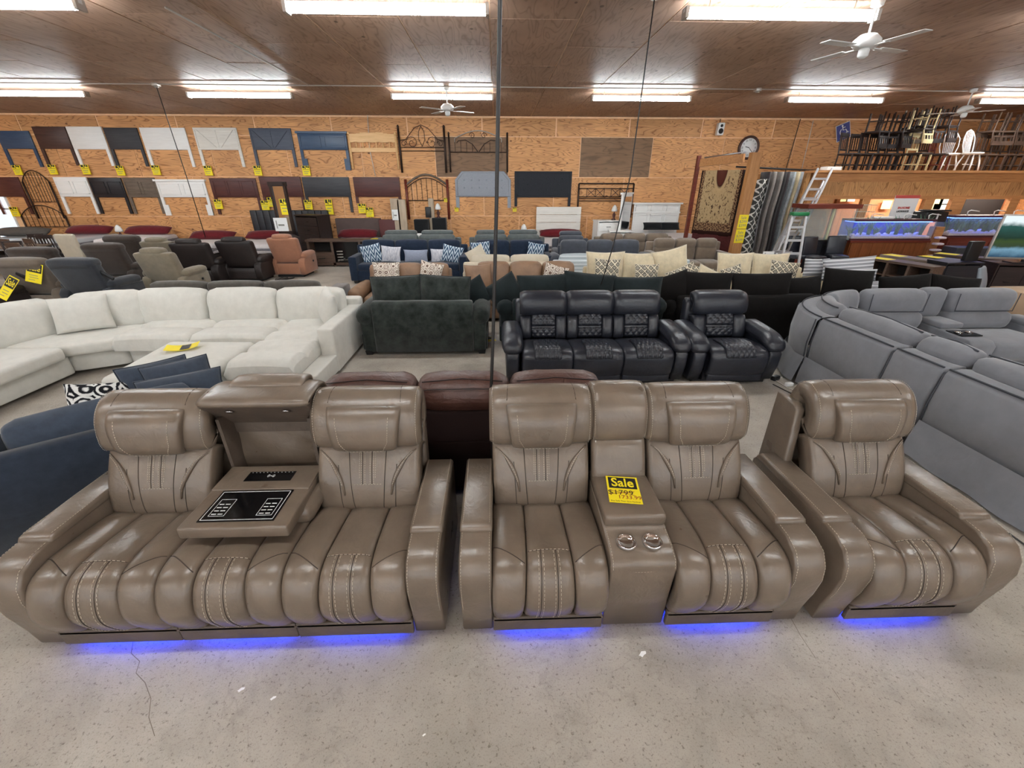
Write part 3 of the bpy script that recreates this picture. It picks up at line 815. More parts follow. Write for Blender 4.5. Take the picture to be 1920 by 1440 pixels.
# tray: lower back cushion lying face-down with its tray on top
tb = MB(); tb.puff((-1.40, .54, .575), (.60, .32, .13), .05, (.02, .02, .01), 4, wr=.004)
to = tb.build('folded_back_cushion', LT, t)
tr = MB().puff((-1.415, .465, .641), (.575, .53, .073), .014, n=2).build('tray', LT, t)
MB().puff((-1.415, .615, .6795), (.565, .225, .012), .005, n=1).build('tray_step', LT, tr)
MB().b2(-1.55, -1.27, .575, .665, .684, .6875).build('control_panel', 'black_gloss', tr, label='black touch panel with wireless charging symbol')
g = MB()
for r, aa in ((.010, 50), (.016, 50), (.022, 50)):
    for s in (0, 180): g.tube([(-1.405+r*math.cos(math.radians(s+a)), .622+r*.8*math.sin(math.radians(s+a)), .6885) for a in range(-aa, aa+1, 25)], .0011, 4)
g.lathe([(.0035, .6875), (.0035, .689)], (-1.405, .622, 0), 8)
for k in range(12): g.b2(-1.535+k*.022, -1.53+k*.022, .655, .658, .6875, .6882)
g.build('symbol', 'paper_white', tr, label='white wireless charging symbol')
MB().b2(-1.62, -1.215, .245, .495, .6775, .6815).build('glass_mat', 'black_gloss', tr, label='black glass mat with white border and key tables')
g = MB(); zz = .682
def rect(x0, x1, y0, y1, w=.0022):
    g.b2(x0, x1, y0, y0+w, zz-.0004, zz+.0006); g.b2(x0, x1, y1-w, y1, zz-.0004, zz+.0006); g.b2(x0, x0+w, y0, y1, zz-.0004, zz+.0006); g.b2(x1-w, x1, y0, y1, zz-.0004, zz+.0006)
rect(-1.61, -1.225, .255, .485, .003); rect(-1.585, -1.50, .285, .42); rect(-1.33, -1.245, .285, .42)
for bx in (-1.575, -1.32):
    for k in range(4):
        for a in range(2): g.b2(bx+a*.034, bx+a*.034+.026, .298+k*.026, .304+k*.026, zz-.0004, zz+.0004)
g.build('printed_lines', 'paper_white', tr)
MB().tube([(X[1]-.02, .80-.04*math.cos(a*.5), .63+.06*math.sin(a*.5)) for a in range(0, 13)], .004, 5).build('charging_loop', 'cable_black', t)
# --- loveseat with console
t = love = thing('power_reclining_loveseat', 'two-seat taupe leather power recliner loveseat with cup holder console and sale card', 'sofa', (0, Y0, 0))
X2 = [-.22, -.05, .56, .92, 1.53, 1.70]
armrest(t, X2[0], X2[1]); armrest(t, X2[4], X2[5])
for a, b in ((X2[1], X2[2]), (X2[3], X2[4])):
    seat_cushion(t, a, b); back_cushion(t, a, b); head_cushion(t, a-.012, b+.012); kick(t, a, b); frame_back(t, a, b)
frame_back(t, X2[2], X2[3])
mb = MB(); mb.strip([(.60, .60), (.59, .66), (.65, .80), (.71, .89)], X2[2]+.012, X2[3]-.012, .03, .08, 10, 4, power=4).__class__
mb.build('console_back_cushion', LT, t)
head_cushion(t, X2[2]+.01, X2[3]-.01, .01, False, 'console_headrest', .012)
cp = [(.045, .035), (.03, .30), (.015, .50), (.03, .545), (.10, .575), (.22, .595), (.22, .60), (.70, .62), (.70, .035)]
co = MB().extr(cp, X2[2]+.006, X2[3]-.006, .012).build('console', LT, t)
s_ = MB()
for x in (X2[2]+.018, X2[3]-.018): s_.dashes([(x, y-.001, z+.002) for y, z in cp[2:6]], .01, .006, .0026)
s_.dashes([(X2[2]+.02+.32*i/10, .017-.0*i, .50-.018*math.sin(PI*i/10)) for i in range(11)], .01, .006, .0026)
s_.build('stitching', ST, co, kind='stuff')
lid = MB().puff((.74, .405, .635), (.345, .37, .075), .02, (0, 0, .012), 3).build('console_lid', LT, t)
for x in (.665, .805):
    ch = MB().lathe([(.052, .575), (.054, .592), (.050, .597), (.045, .594), (.040, .585), (.034, .580), (.004, .579)], (x, .12, .002), 28)
    ch.build('cup_holder', 'chrome', t, label='chrome cup holder')

# sale card on the lid
def saletext(o, M, w, h, price=True, lower=None):
    """black header with the word Sale in yellow, price scribbles below; card local x right, y up"""
    MB().add([(-w*.44, h*.03, .0012), (w*.44, h*.03, .0012), (w*.44, h*.46, .0012), (-w*.44, h*.46, .0012)], [(0, 1, 2, 3)], M).build('header_print', 'ink_black', o)
    textmesh('lettering', 'Sale', h*.46, 'yellow_card', o, M @ Matrix.Translation((0, h*.245, .0016)), .0004, sx=.78*w/(h*.86)*1.08, bold=h*.008)
cd = thing('sale_card', 'yellow and black Sale price card lying on the console lid of the loveseat', 'price card', (.725, Y0+.43, .6835), 0, None, (0, 0, math.radians(-8)))
MB().b2(-.093, .093, -.118, .118, -.001, .001).build('card', 'yellow_card', cd)
saletext(cd, Matrix.Identity(4), .186, .236)
textmesh('price_writing', '$1799', .058, 'ink_black', cd, Matrix.Translation((-.02, -.032, .0014)), .0003, sx=1.0)
textmesh('price_writing', '1733.99', .042, 'ink_red', cd, Matrix.Translation((.026, -.07, .0016)), .0003)
textmesh('small_print', 'Buy Sofa Then Save Recliner', .0145, 'ink_black', cd, Matrix.Translation((0, -.105, .0014)), .0002)
g = MB(); g.beam((-.085, -.012, .0015), (.06, -.05, .0015), .003, .0006); g.beam((-.085, -.05, .0015), (.06, -.016, .0015), .003, .0006); g.build('strike_lines', 'ink_red', cd)
# --- single recliner
t = chair1 = thing('power_recliner_chair', 'single taupe leather power recliner beside the loveseat', 'armchair', (0, Y0, 0))
X3 = [1.80, 1.965, 2.595, 2.77]
armrest(t, X3[0], X3[1]); armrest(t, X3[2], X3[3]); a, b = X3[1], X3[2]
seat_cushion(t, a, b); back_cushion(t, a, b); head_cushion(t, a-.015, b+.01); kick(t, a, b); frame_back(t, a, b, .95)
MB().extr([(.72, .4), (.78, 1.0), (.82, 1.03), (1.0, 1.03), (1.0, .06), (.72, .06)], a-.06, a, .015).build('back_wing', LT, t)

# ================================================================ brown leather sofa seen from behind
t = thing('brown_leather_sofa', 'dark brown leather sofa seen from behind between the taupe recliners', 'sofa', (-.27, 2.72, 0))
for i in range(3):
    xa = -1.02+i*.685; mb = MB()
    mb.puff((xa+.34, .12+.0*i, .90), (.675, .30, .26), .11, (.02, .02, .02), 5, wr=.004)
    o = mb.build('back_cushion', 'brown_leather', t)
    st = MB(); st.tube([(xa+.03, -.02, .965), (xa+.10, -.035, .985), (xa+.34, -.04, .99), (xa+.58, -.035, .985), (xa+.65, -.02, .965)], .004, 5)
    st.tube([(xa+.05, .02, 1.02), (xa+.34, .04, 1.035), (xa+.63, .02, 1.02)], .004, 5)
    st.build('piping', 'dark_brown_leather', o)
    MB().puff((xa+.34, .45, .42), (.67, .6, .2), .05, (0, 0, .02), 3).build('seat_cushion', 'brown_leather', t)
MB().extr([(0, .05), (-.03, .78), (.0, .80), (.12, .80), (.15, .05)], -1.02, 1.03, .015).build('back_panel', 'brown_back_cloth', t)
fl = MB()
for i in range(3): fl.puff((-.68+i*.685, -.03, .33), (.66, .02, .42), .008, n=2)
fl.build('back_flap', 'brown_back_cloth', t)
for x in (-1.10, 1.04): MB().extr([(.02, .05), (.02, .55), (.08, .62), (.85, .60), (.92, .5), (.92, .05)], x-.08, x+.08, .04).build('armrest', 'brown_leather', t)
MB().b2(-1.0, 1.0, .05, .88, .03, .32).build('base', 'dark_brown_leather', t)

# ================================================================ navy sofa, front left, seen from behind
a37 = math.radians(38.5)
t = thing('navy_sofa', 'navy blue fabric sofa seen from behind at the left edge behind the taupe sofa', 'sofa', (-2.96, 2.43, 0), a37)
MB().extr([(0, .04), (-.01, .72), (.01, .745), (.10, .745), (.13, .70), (.16, .04)], -1.5, 1.05, .03).build('back_panel', 'navy_fabric', t)
for i, (xa, xb) in enumerate(((-1.28, -.24), (-.24, .80))):
    MB().puff(((xa+xb)/2, .21, .78), (xb-xa-.01, .20, .30), .09, (.01, .02, .02), 5, wr=.004, warp=lambda x, y, z: (x, y-.05*z, z-.035)).build('back_cushion', 'navy_slate_fabric' if i else 'navy_fabric', t)
    MB().puff(((xa+xb)/2, .58, .42), (xb-xa-.01, .62, .18), .05, (0, 0, .02), 4).build('seat_cushion', 'navy_fabric', t)
MB().b2(-1.4, .95, .06, .92, .04, .33).build('base', 'navy_fabric', t)
for x in (-1.42, .94): MB().extr([(.0, .04), (.0, .60), (.05, .63), (.88, .62), (.95, .58), (.95, .04)], x-.11, x+.11, .03).build('armrest', 'navy_fabric', t)
def cushion(name, m, lab, loc, w, h, th, rx=0, ry=0, rz=0, group=None, piping=None, ear=.07, n=10, cat='pillow'):
    o = MB().pillow(w, h, th, None, n, ear).build(name, m)
    o.matrix_world = Matrix.Translation(loc) @ Matrix.Rotation(rz, 4, 'Z') @ Matrix.Rotation(rx, 4, 'X') @ Matrix.Rotation(ry, 4, 'Y')
    tag(o, lab, cat, group)
    if piping:
        pts = []
        for s in range(4):
            for i in range(8):
                q = -1+2*i/8
                u, v = [(q, -1), (1, q), (-q, 1), (-1, -q)][s]
                pts.append((u*w/2*(1-ear*(1-v*v)), 0, v*h/2*(1-ear*(1-u*u))))
        pts.append(pts[0]); MB().tube(pts, .008, 5).build('piping', piping, o)
    return o
ND = Vector((math.cos(a37), math.sin(a37), 0)); NN = Vector((-math.sin(a37), math.cos(a37), 0))
def onnavy(x, y, z): return Vector((-2.96, 2.43, 0)) + ND*x + NN*y + Vector((0, 0, z))
cushion('throw_pillow', 'black_white_print', 'black and white leaf print pillow on the navy sofa', (-3.22, 3.12, .66), .46, .42, .16, math.radians(-30), .25, a37+.15)
cushion('throw_pillow', 'navy_slate_fabric', 'navy pillow at the back of the navy sofa pile, next to the leaf print pillow', (-2.98, 3.42, .73), .50, .40, .18, math.radians(-34), .0, a37+.1, None, 'navy_fabric')
cushion('throw_pillow', 'navy_slate_fabric', 'navy pillow in the middle of the pile at the navy sofa corner', (-2.74, 3.36, .77), .48, .38, .18, math.radians(-36), .0, a37+.05, None, 'navy_fabric')
cushion('throw_pillow', 'navy_slate_fabric', 'navy pillow lying nearest the taupe headrest at the navy sofa end', (-2.58, 3.14, .78), .58, .30, .18, math.radians(-40), .0, a37-.12, None, 'navy_fabric')

# ================================================================ white sectional
t = wsec = thing('white_sectional_sofa', 'large off-white corduroy sectional sofa with chaise, curving round the left side', 'sectional sofa', (0, 0, 0))
WC = 'white_chenille'
def slab(poly, z0, z1, r, nm, m=WC, bul=.02, par=None, inset=.0):
    """rounded upholstered slab over a plan polygon (counter-clockwise)"""
    P = [Vector((x, y)) for x, y in poly]; n = len(P); pts = []
    # subdivide the edges and round the corners
    for i in range(n):
        a, b, c = P[i-1], P[i], P[(i+1) % n]; d1 = (a-b).normalized(); d2 = (c-b).normalized(); q = min(.06, (a-b).length/3, (c-b).length/3)
        for k in range(4):
            f = k/3; p = b + d1*q*(1-f)**2 + d2*q*f*f; pts.append(p)
        L = (c-b).length
        for k in range(1, 5): pts.append(b+d2*(q+(L-2*q)*k/5))
    cen = sum(pts, Vector((0, 0)))/len(pts); vs = []; fs = []; N = len(pts); lay = []
    H = z1-z0; r = min(r, H/2)
    for k in range(4):
        a = PI/2*k/3; lay.append((r*(1-math.sin(a)), z0+r*(1-math.cos(a))))
    for k in range(4):
        a = PI/2*k/3; lay.append((r*(1-math.cos(a)), z1-r+r*math.sin(a)))
    for o, z in lay:
        for p in pts: d = (p-cen); l = d.length; q = cen+d*((l-o)/l); vs.append((q.x, q.y, z))
    for o, up in ((.25, .5), (.5, .8), (.75, .95)):
        for p in pts: q = cen+(p-cen)*(1-o); vs.append((q.x, q.y, z1+bul*up))
    M_ = len(lay)+3
    for j in range(M_-1):
        for i in range(N): fs.append((j*N+i, j*N+(i+1) % N, (j+1)*N+(i+1) % N, (j+1)*N+i))
    vs.append((cen.x, cen.y, z1+bul)); c = len(vs)-1
    for i in range(N): fs.append(((M_-1)*N+i, (M_-1)*N+(i+1) % N, c))
    fs.append(tuple(range(N))[::-1])
    return MB().add(vs, fs, None, True).build(nm, m, par or t)
def wback(cx, cy, w, rz, z=.66, h=.50, th=.27, tilt=.20, nm='back_cushion'):
    o = MB().puff((0, 0, 0), (w, th, h), .10, (.015, .04, .02), 6, wr=.004, warp=lambda x, y, z: (x, y+tilt*z, z)).build(nm, WC, t)
    o.location = (cx, cy, z); o.rotation_euler = (0, 0, rz); return o
# bases
slab([(-5.10, 5.55), (-2.40, 5.55), (-2.40, 6.55), (-5.10, 6.55)], .05, .28, .02, 'base', bul=0)
slab([(-3.12, 4.52), (-2.14, 4.52), (-2.14, 5.6), (-3.12, 5.6)], .05, .28, .02, 'chaise_base', bul=0)
slab([(-5.62, 5.30), (-5.12, 5.56), (-5.12, 6.55), (-5.9, 6.45), (-6.5, 5.9), (-6.62, 5.28)], .05, .28, .02, 'corner_base', bul=0)
slab([(-6.62, 2.9), (-5.60, 2.9), (-5.60, 5.28), (-6.62, 5.28)], .05, .28, .02, 'side_base', bul=0)
# seat cushions
def ribbed(x0, x1, y0, y1, nm, ribs):
    n = len(ribs)
    def f(u, v):
        y = y0+(y1-y0)*v; ed = min(1, min(u, 1-u)*16); ef = min(1, min(v, 1-v)*14)
        k = min((abs(y-r) for r in ribs), default=9)
        z = .445 + .02*math.sin(PI*u) + .045*(1-math.exp(-(k/.05)**2)) - .06*(1-math.sqrt(ed*(2-ed))) - .06*(1-math.sqrt(ef*(2-ef)))
        return (x0+(x1-x0)*u, y, z)
    mb = MB().grid(f, 20, 44); ring = []
    nu, nv = 20, 44; idx = [(i, 0) for i in range(nu)]+[(nu, j) for j in range(nv)]+[(nu-i, nv) for i in range(nu)]+[(0, nv-j) for j in range(nv)]
    vs = []; fs = []
    for i, j in idx:
        p = f(i/nu, j/nv); c = ((x0+x1)/2, (y0+y1)/2); vs.append(p)
    for i, j in idx:
        p = f(i/nu, j/nv); vs.append((p[0]+(.012 if i == nu else -.012 if i == 0 else 0), p[1]+(.012 if j == nv else -.012 if j == 0 else 0), .35))
    for i, j in idx: p = f(i/nu, j/nv); vs.append((p[0], p[1], .285))
    L = len(idx)
    for r in range(2):
        for i in range(L): fs.append((r*L+i, (r+1)*L+i, (r+1)*L+(i+1) % L, r*L+(i+1) % L))
    mb.add(vs, fs, None, True); return mb.build(nm, WC, t)
ribbed(-5.14, -4.15, 5.42, 6.32, 'seat_cushion', [5.86])
ribbed(-4.14, -3.12, 5.42, 6.32, 'seat_cushion', [5.86])
ribbed(-3.11, -2.34, 4.44, 6.32, 'chaise_cushion', [4.86, 5.28, 5.66])
slab([(-5.60, 5.18), (-5.12, 5.44), (-5.14, 6.34), (-5.86, 6.30), (-6.36, 5.80), (-6.42, 5.16)], .285, .45, .05, 'corner_cushion')
slab([(-6.45, 3.95), (-5.48, 3.95), (-5.50, 5.16), (-6.45, 5.16)], .285, .45, .05, 'seat_cushion')
slab([(-6.45, 2.9), (-5.48, 2.9), (-5.48, 3.94), (-6.45, 3.94)], .285, .45, .05, 'seat_cushion')
for cx in (-4.82, -3.80, -2.80): wback(cx, 6.30, .985, 0)
wback(-5.62, 6.12, .85, math.radians(22)); wback(-6.30, 5.42, .95, math.radians(68))
wback(-6.50, 4.35, 1.1, math.radians(90)); wback(-6.50, 3.3, 1.0, math.radians(90))
slab([(-5.1, 6.45), (-2.14, 6.45), (-2.14, 6.66), (-5.1, 6.66)], .05, .72, .03, 'back_frame', bul=0)
slab([(-5.16, 6.5), (-5.16, 6.66), (-6.0, 6.62), (-6.6, 6.05), (-6.74, 5.3), (-6.6, 5.3), (-6.45, 5.95), (-5.95, 6.45)], .05, .70, .03, 'corner_back_frame', bul=0)
slab([(-6.74, 2.9), (-6.58, 2.9), (-6.58, 5.3), (-6.74, 5.3)], .05, .72, .03, 'side_back_frame', bul=0)
MB().puff((-2.235, 5.92, .335), (.21, 1.42, .60), .035, (.0, 0, .0), 4).build('armrest', WC, t)
MB().b2(-5.0, -2.3, 5.7, 6.5, .0, .06).build('plinth', 'black_plastic', t)
MB().b2(-6.6, -5.75, 3.0, 5.2, .0, .06).build('plinth', 'black_plastic', t)
MB().b2(-3.0, -2.25, 4.6, 5.7, 0, .06).build('plinth', 'black_plastic', t)
t = thing('white_ottoman', 'large off-white corduroy ottoman in front of the sectional sofa', 'ottoman', (0, 0, 0))
slab([(-4.22, 4.12), (-3.18, 4.12), (-3.18, 5.30), (-4.30, 5.34)], .29, .46, .07, 'top_cushion', bul=.03)
slab([(-4.18, 4.16), (-3.22, 4.16), (-3.22, 5.26), (-4.24, 5.28)], .05, .30, .03, 'base', bul=0)
MB().b2(-4.1, -3.3, 4.25, 5.2, 0, .06).build('plinth', 'black_plastic', t)
cushion('throw_pillow', WC, 'off-white square pillow leaning in the corner of the sectional sofa', (-5.72, 5.80, .70), .62, .48, .24, math.radians(-20), 0, math.radians(32), ear=.05)
cushion('throw_pillow', WC, 'off-white pillow turned against the armrest end of the sectional sofa', (-2.46, 6.02, .70), .50, .50, .24, math.radians(-12), .12, math.radians(-58), ear=.05)
cd = thing('sale_card', 'curled yellow sale card lying on the off-white ottoman', 'price card', tuple(atz(343, 652, .505)), 0, None, (0, 0, math.radians(24)))
MB().grid(lambda u, v: (-.17+.34*u, -.11+.22*v, .03*abs(2*u-1)**2), 8, 2).build('card', 'yellow_card', cd)
k_ = MB().grid(lambda u, v: (-.02+.10*u, -.09+.18*v, .004+.03*abs(2*(.5+(-.02+.10*u)/.34)-1)**2), 4, 1).build('header_print', 'ink_black', cd)
# ================================================================ sofas of the showroom rows
def sofa(name, label, cat, x, y, rz, W, D=.95, H=.92, n=3, fm='navy_fabric', cm=None, arm='track', aw=.18, ah=.62, back='pad', sh=.45, bh=None, legs=True, bt=.16, frame_h=None, group=None, pip=None, roll=False, roll_m=None):
    """local x along the width, y from 0 (front) to D (back); x,y = middle of the FRONT edge after turning"""
    cm = cm or fm; t = thing(name, label, cat, (x, y, 0), rz, group); fh = frame_h or H-.14; iw = W-2*aw
    MB().puff((0, D*.48, .19), (W-.06, D*.88, .26), .03, n=2).build('base', fm, t)
    hw = W/2-.02 if arm != 'roll' else W/2-aw*.86
    MB().extr([(D-bt-.06, .06), (D-bt, fh-.03), (D-bt+.03, fh), (D-.06, fh), (D-.02, fh-.04), (D, .06)], -hw, hw, .04).build('back_frame', fm, t)
    for s in (-1, 1):
        xc = s*(W/2-aw/2)
        if arm == 'track': o = MB().puff((xc, D*.49, (ah+.06)/2), (aw, D*.96, ah-.06), .035, n=2).build('armrest', fm, t)
        elif arm == 'roll':
            mb = MB(); mb.puff((xc-s*aw*.08, D*.49, ah*.42), (aw*.72, D*.93, ah*.74), .04, n=2, warp=lambda a, b, c: (a+s*.10*max(0, c), b, c))
            o = mb.build('armrest', fm, t)
            MB().tube([(xc+s*.01, .0, ah-.10), (xc+s*.01, .02, ah-.10), (xc+s*.01, D*.5, ah-.10), (xc+s*.01, D*.90, ah-.12), (xc+s*.01, D*.97, ah-.13)], [.03, aw*.48, aw*.52, aw*.50, aw*.38], 14).build('arm_roll', fm, o)
        elif arm == 'pad':
            o = MB().extr([(.06, .05), (.02, .35), (.04, ah-.14), (.9*D, ah-.06), (.9*D, .05)], xc-aw*.36, xc+aw*.36, .04).build('armrest', fm, t)
            MB().puff((xc, D*.42, ah-.05), (aw*1.12, D*.72, .14), .06, (.01, .02, .02), 4, warp=lambda a, b, c: (a, b, c-.16*max(0, -b/D-.10)**1.0+.02*b)).build('arm_pad', fm, o)
    w = iw/n
    for i in range(n):
        xc = -iw/2+w*(i+.5)
        MB().puff((xc, D*.42, sh-.06), (w-.008, D*.78, .17), .05, (0, .01, .02), 3).build('seat_cushion', cm, t)
        if back == 'pad':
            o = MB().puff((xc, D-bt-.12, (sh+H)/2+.01), (w-.01, .22, H-sh+.02), .08, (.01, .03, .02), 4, wr=.003, warp=lambda a, b, c: (a, b+.16*c, c)).build('back_cushion', cm, t)
            if pip: MB().tube([(xc-w*.44, D-bt-.14, H-.06), (xc, D-bt-.18, H-.045), (xc+w*.44, D-bt-.14, H-.06)], .006, 5).build('piping', pip, o)
        elif back == 'recline':
            o = MB().puff((xc, D-bt-.10, sh+.18), (w-.015, .2, .36), .07, (.0, .03, .0), 4).build('back_cushion', cm, t)
            MB().puff((xc, D-bt-.08, H-.12), (w-.015, .24, .27), .09, (.0, .03, .01), 4).build('headrest', cm, t)
        if roll: MB().puff((xc, D-.10, H+.05), (w*.86, .26, .14), .065, (.01, .01, .01), 3).build('head_roll', roll_m or cm, t)
    if legs:
        for sx in (-1, 1):
            for yy in (.09, D-.1): MB().box((sx*(W/2-.12), yy, .035), (.09, .09, .07), taper=1.25).build('leg', 'black_plastic', t)
    else: MB().b2(-W/2+.08, W/2-.08, .08, D-.08, 0, .07).build('plinth', 'black_plastic', t)
    return t
def sofa_back(*a, **k): return sofa(*a, **k)
GV, DG = 'green_velvet', 'dark_green_velvet'
# dark green loveseat seen from behind, loose pillows over the back
sofa('green_velvet_loveseat', 'dark green velvet loveseat seen from behind beside the white sectional', 'sofa', -1.09, 6.86, PI, 1.92, 1.0, .92, 2, GV, arm='roll', aw=.27, ah=.70, bt=.2, frame_h=.80, back='none')
for i, (x, lab) in enumerate(((-1.47, 'dark green velvet back pillow, nearer the white sectional'), (-.77, 'dark green velvet back pillow of the loveseat, nearer the hanging cord'))):
    cushion('back_pillow', GV, lab, (x, 6.14, .86), .74, .52, .26, math.radians(8), math.radians(2-5*i), PI, None, DG, ear=.04)
cushion('throw_pillow', DG, 'dark green pillow poking out beside the back of the velvet loveseat', (-.36, 6.42, .80), .44, .42, .18, math.radians(10), .5, PI)
sofa('green_velvet_sofa', 'dark green velvet sofa behind the black leather sofa, only its arm showing', 'sofa', 1.30, 7.18, PI, 2.62, 1.0, .90, 3, DG, arm='roll', aw=.27, ah=.72, bt=.2, frame_h=.74, back='none')
for x, z, w, ry, lab in ((.12, .80, .5, .55, 'dark green pillow corner left of the black leather sofa top'), (.70, .84, .80, .03, 'dark green back pillow behind the left seat of the black leather sofa'), (1.40, .86, .80, -.10, 'dark green back pillow behind the middle seat of the black leather sofa'), (2.16, .80, .80, .0, 'dark green back pillow behind the right seat of the black leather sofa')):
    cushion('back_pillow', DG, lab, (x, 6.42, z), w, .46, .24, math.radians(10), ry, PI, None, GV, ear=.05)
BC = 'black_chenille'
sofa('black_chenille_sofa', 'black chenille sofa behind the black leather recliner chair, seen from behind', 'sofa', 3.95, 7.35, PI, 2.7, 1.0, .88, 3, BC, 'brown_velvet', arm='roll', aw=.26, ah=.68, bt=.2, frame_h=.74, back='none')
for x, z, ry, w, lab in ((2.72, .80, .28, .7, 'black pillow left of the black recliner top, tilted'), (3.30, .84, -.04, .86, 'black pillow behind the top of the black recliner chair'), (4.20, .82, .0, 1.0, 'wide black pillow right of the black recliner top')):
    cushion('back_pillow', BC, lab, (x, 6.55, z), w, .48, .24, math.radians(12), ry, PI, None, ear=.06)
sofa('black_chenille_sectional', 'black chenille sectional behind the grey sectional, seen from behind', 'sofa', 6.85, 7.55, PI, 2.9, 1.0, .80, 3, BC, 'brown_velvet', arm='roll', aw=.26, ah=.62, bt=.2, frame_h=.66, back='none')
for x, z, ry, w, lab in ((4.98, .74, .06, .72, 'black pillow just left of the ribbed white cushions'), (5.75, .86, -.07, .86, 'tall black pillow in front of the ribbed white cushions'), (6.75, .76, .06, .9, 'black pillow behind the middle of the grey sectional'), (7.6, .74, -.1, .9, 'black pillow behind the console of the grey sectional')):
    cushion('back_pillow', BC, lab, (x, 6.72, z), w, .44, .24, math.radians(14), ry, PI, None, ear=.06)
# ---- black leather reclining set
def quilt(a): return lambda s, u: .010*abs(math.sin(PI*(u*a*.5+s*a*.62)))*abs(math.sin(PI*(u*a*.5-s*a*.62))) - .004
def leather_recliner(name, label, cat, x, y, W, n, group=None):
    t = thing(name, label, cat, (x, y, 0)); B = 'black_leather'; aw = .19; iw = W-2*aw-.04; w = iw/n
    for i in range(n):
        a = -iw/2+w*i; b = a+w; c1, c2 = a+.24*w, b-.24*w
        s1 = [(.05, .12), (.0, .2), (-.03, .33), (-.02, .42), (.05, .475), (.2, .485), (.6, .45)]
        mb = MB(); mb.strip(s1, a+.004, b-.004, .025, .06, 8, 3); o = mb.build('seat_cushion', B, t)
        qm = MB(); qm.strip([(-.058, .40), (-.022, .478), (.05, .522), (.2, .530), (.36, .512)], c1, c2, .018, .03, 48, 18, disp=quilt(6)); qm.build('quilted_panel', B, o, label='diamond quilted leather panel')
        MB().puff(((a+b)/2, .03, .12), (w-.02, .06, .10), .02, n=2).build('footrest_panel', B, t)
        bk = [(.60, .44), (.585, .52), (.62, .64), (.68, .76)]
        mb = MB(); mb.strip(bk, a+.004, c1, .03, .1, 6, 4); mb.strip(bk, c2, b-.004, .03, .1, 6, 4); mb.strip(bk, c1, c2, .01, .1, 6, 3)
        o = mb.build('back_cushion', B, t)
        qm = MB(); qm.strip([(.572, .47), (.582, .56), (.60, .60)], c1+.004, c2-.004, .032, .03, 40, 16, disp=quilt(4)); qm.strip([(.598, .615), (.633, .70), (.673, .77)], c1+.004, c2-.004, .032, .03, 40, 16, disp=quilt(4)); qm.build('quilted_panel', B, o, label='diamond quilted leather panel')
        mb = MB(); mb.strip([(.69, .75), (.655, .80), (.67, .92), (.74, 1.0), (.84, 1.01), (.88, .95)], a+.002, b-.002, .03, .07, 12, 4, power=4, disp=lambda s, u: -.004*abs(math.sin(s*26+u*2))*max(0, abs(u)-.7)/.3); mb.build('headrest', B, t)
    MB().extr([(.78, .06), (.80, .86), (.84, .92), (.92, .92), (.95, .86), (.92, .06)], -iw/2-.05, iw/2+.05, .03).build('back_frame', B, t)
    MB().b2(-iw/2, iw/2, .1, .8, .05, .42).build('base', B, t)
    for s in (-1, 1):
        xc = s*(W/2-aw/2)
        o = MB().extr([(.10, .05), (.03, .25), (.02, .42), (.09, .50), (.85, .54), (.88, .05)], xc-aw*.42, xc+aw*.42, .03).build('armrest', B, t)
        MB().puff((xc, .40, .57), (aw*1.3, .74, .15), .07, (.01, .02, .02), 6, warp=lambda a, b, c: (a, b, c-.30*max(0, -b-.18)+.06*b)).build('arm_pad', B, o)
    MB().b2(-W/2+.1, W/2-.1, .12, .8, 0, .05).build('plinth', 'black_plastic', t)
    return t
leather_recliner('black_leather_sofa', 'black leather three-seat reclining sofa with diamond quilted seats', 'sofa', 1.22, 4.70, 2.28, 3)
leather_recliner('black_leather_recliner', 'black leather recliner chair with diamond quilting beside the matching sofa', 'armchair', 2.96, 4.68, 1.14, 1)
# ---- brown leather loveseat + sofa facing the viewer
SL = 'saddle_leather'
sofa('brown_leather_loveseat', 'saddle brown leather loveseat with two floral pillows', 'sofa', -1.68, 7.50, 0, 2.0, .98, .93, 3, SL, arm='roll', aw=.25, ah=.62, frame_h=.84)
sofa('brown_leather_couch', 'saddle brown leather sofa behind the hanging cord with one leather pillow', 'sofa', .55, 7.50, 0, 2.35, .98, .95, 3, SL, arm='roll', aw=.24, ah=.62, frame_h=.84)
def at_z(px, py, y): return aty(px, py, y)
def thp(mat, lab, px, py, Y, wpx, hpx, th=.15, ry=0, rz=0, piping=None, group=None, rx=-.18):
    """throw pillow whose middle shows at px,py on the plane y=Y, measured in pixels"""
    p = aty(px, py, Y); k = (p-CAMP).dot(FW)/FPX
    return cushion('throw_pillow', mat, lab, p, wpx*k*1.04, hpx*k*1.0, th, rx, ry, rz, group, piping, ear=.09, n=8)
thp('floral_print', 'beige floral pillow on the far left of the brown loveseat', 725, 512, 8.0, 50, 40)
thp('floral_print', 'beige floral pillow tilted at the right end of the brown loveseat', 808, 513, 8.0, 42, 42, ry=.22)
thp(SL, 'square saddle brown leather pillow left of the hanging cord', 897, 520, 7.95, 50, 48, ry=-.05)
thp('floral_print', 'beige floral pillow at the right end of the brown leather sofa', 1040, 516, 8.0, 44, 38, ry=.28)
cd = tag(MB().box((0, 0, 0), (.26, .18, .003)).build('sale_card', 'yellow_card'), 'yellow sale card lying on the arm between the two brown leather sofas', 'price card')
cd.location = (-.70, 7.62, .69); cd.rotation_euler = (.2, 0, .1)
MB().b2(-.11, .11, -.01, .07, .002, .0035).build('header_print', 'ink_black', cd)
cd = tag(MB().box((0, 0, .002), (.28, .20, .003)).build('sale_card', 'yellow_card'), 'yellow sale card lying on the floor beside the dark green loveseat', 'price card')
cd.location = tuple(atz(912, 637)); cd.rotation_euler = (0, 0, .3)
MB().b2(-.12, .12, -.01, .08, .004, .0055).build('header_print', 'ink_black', cd)
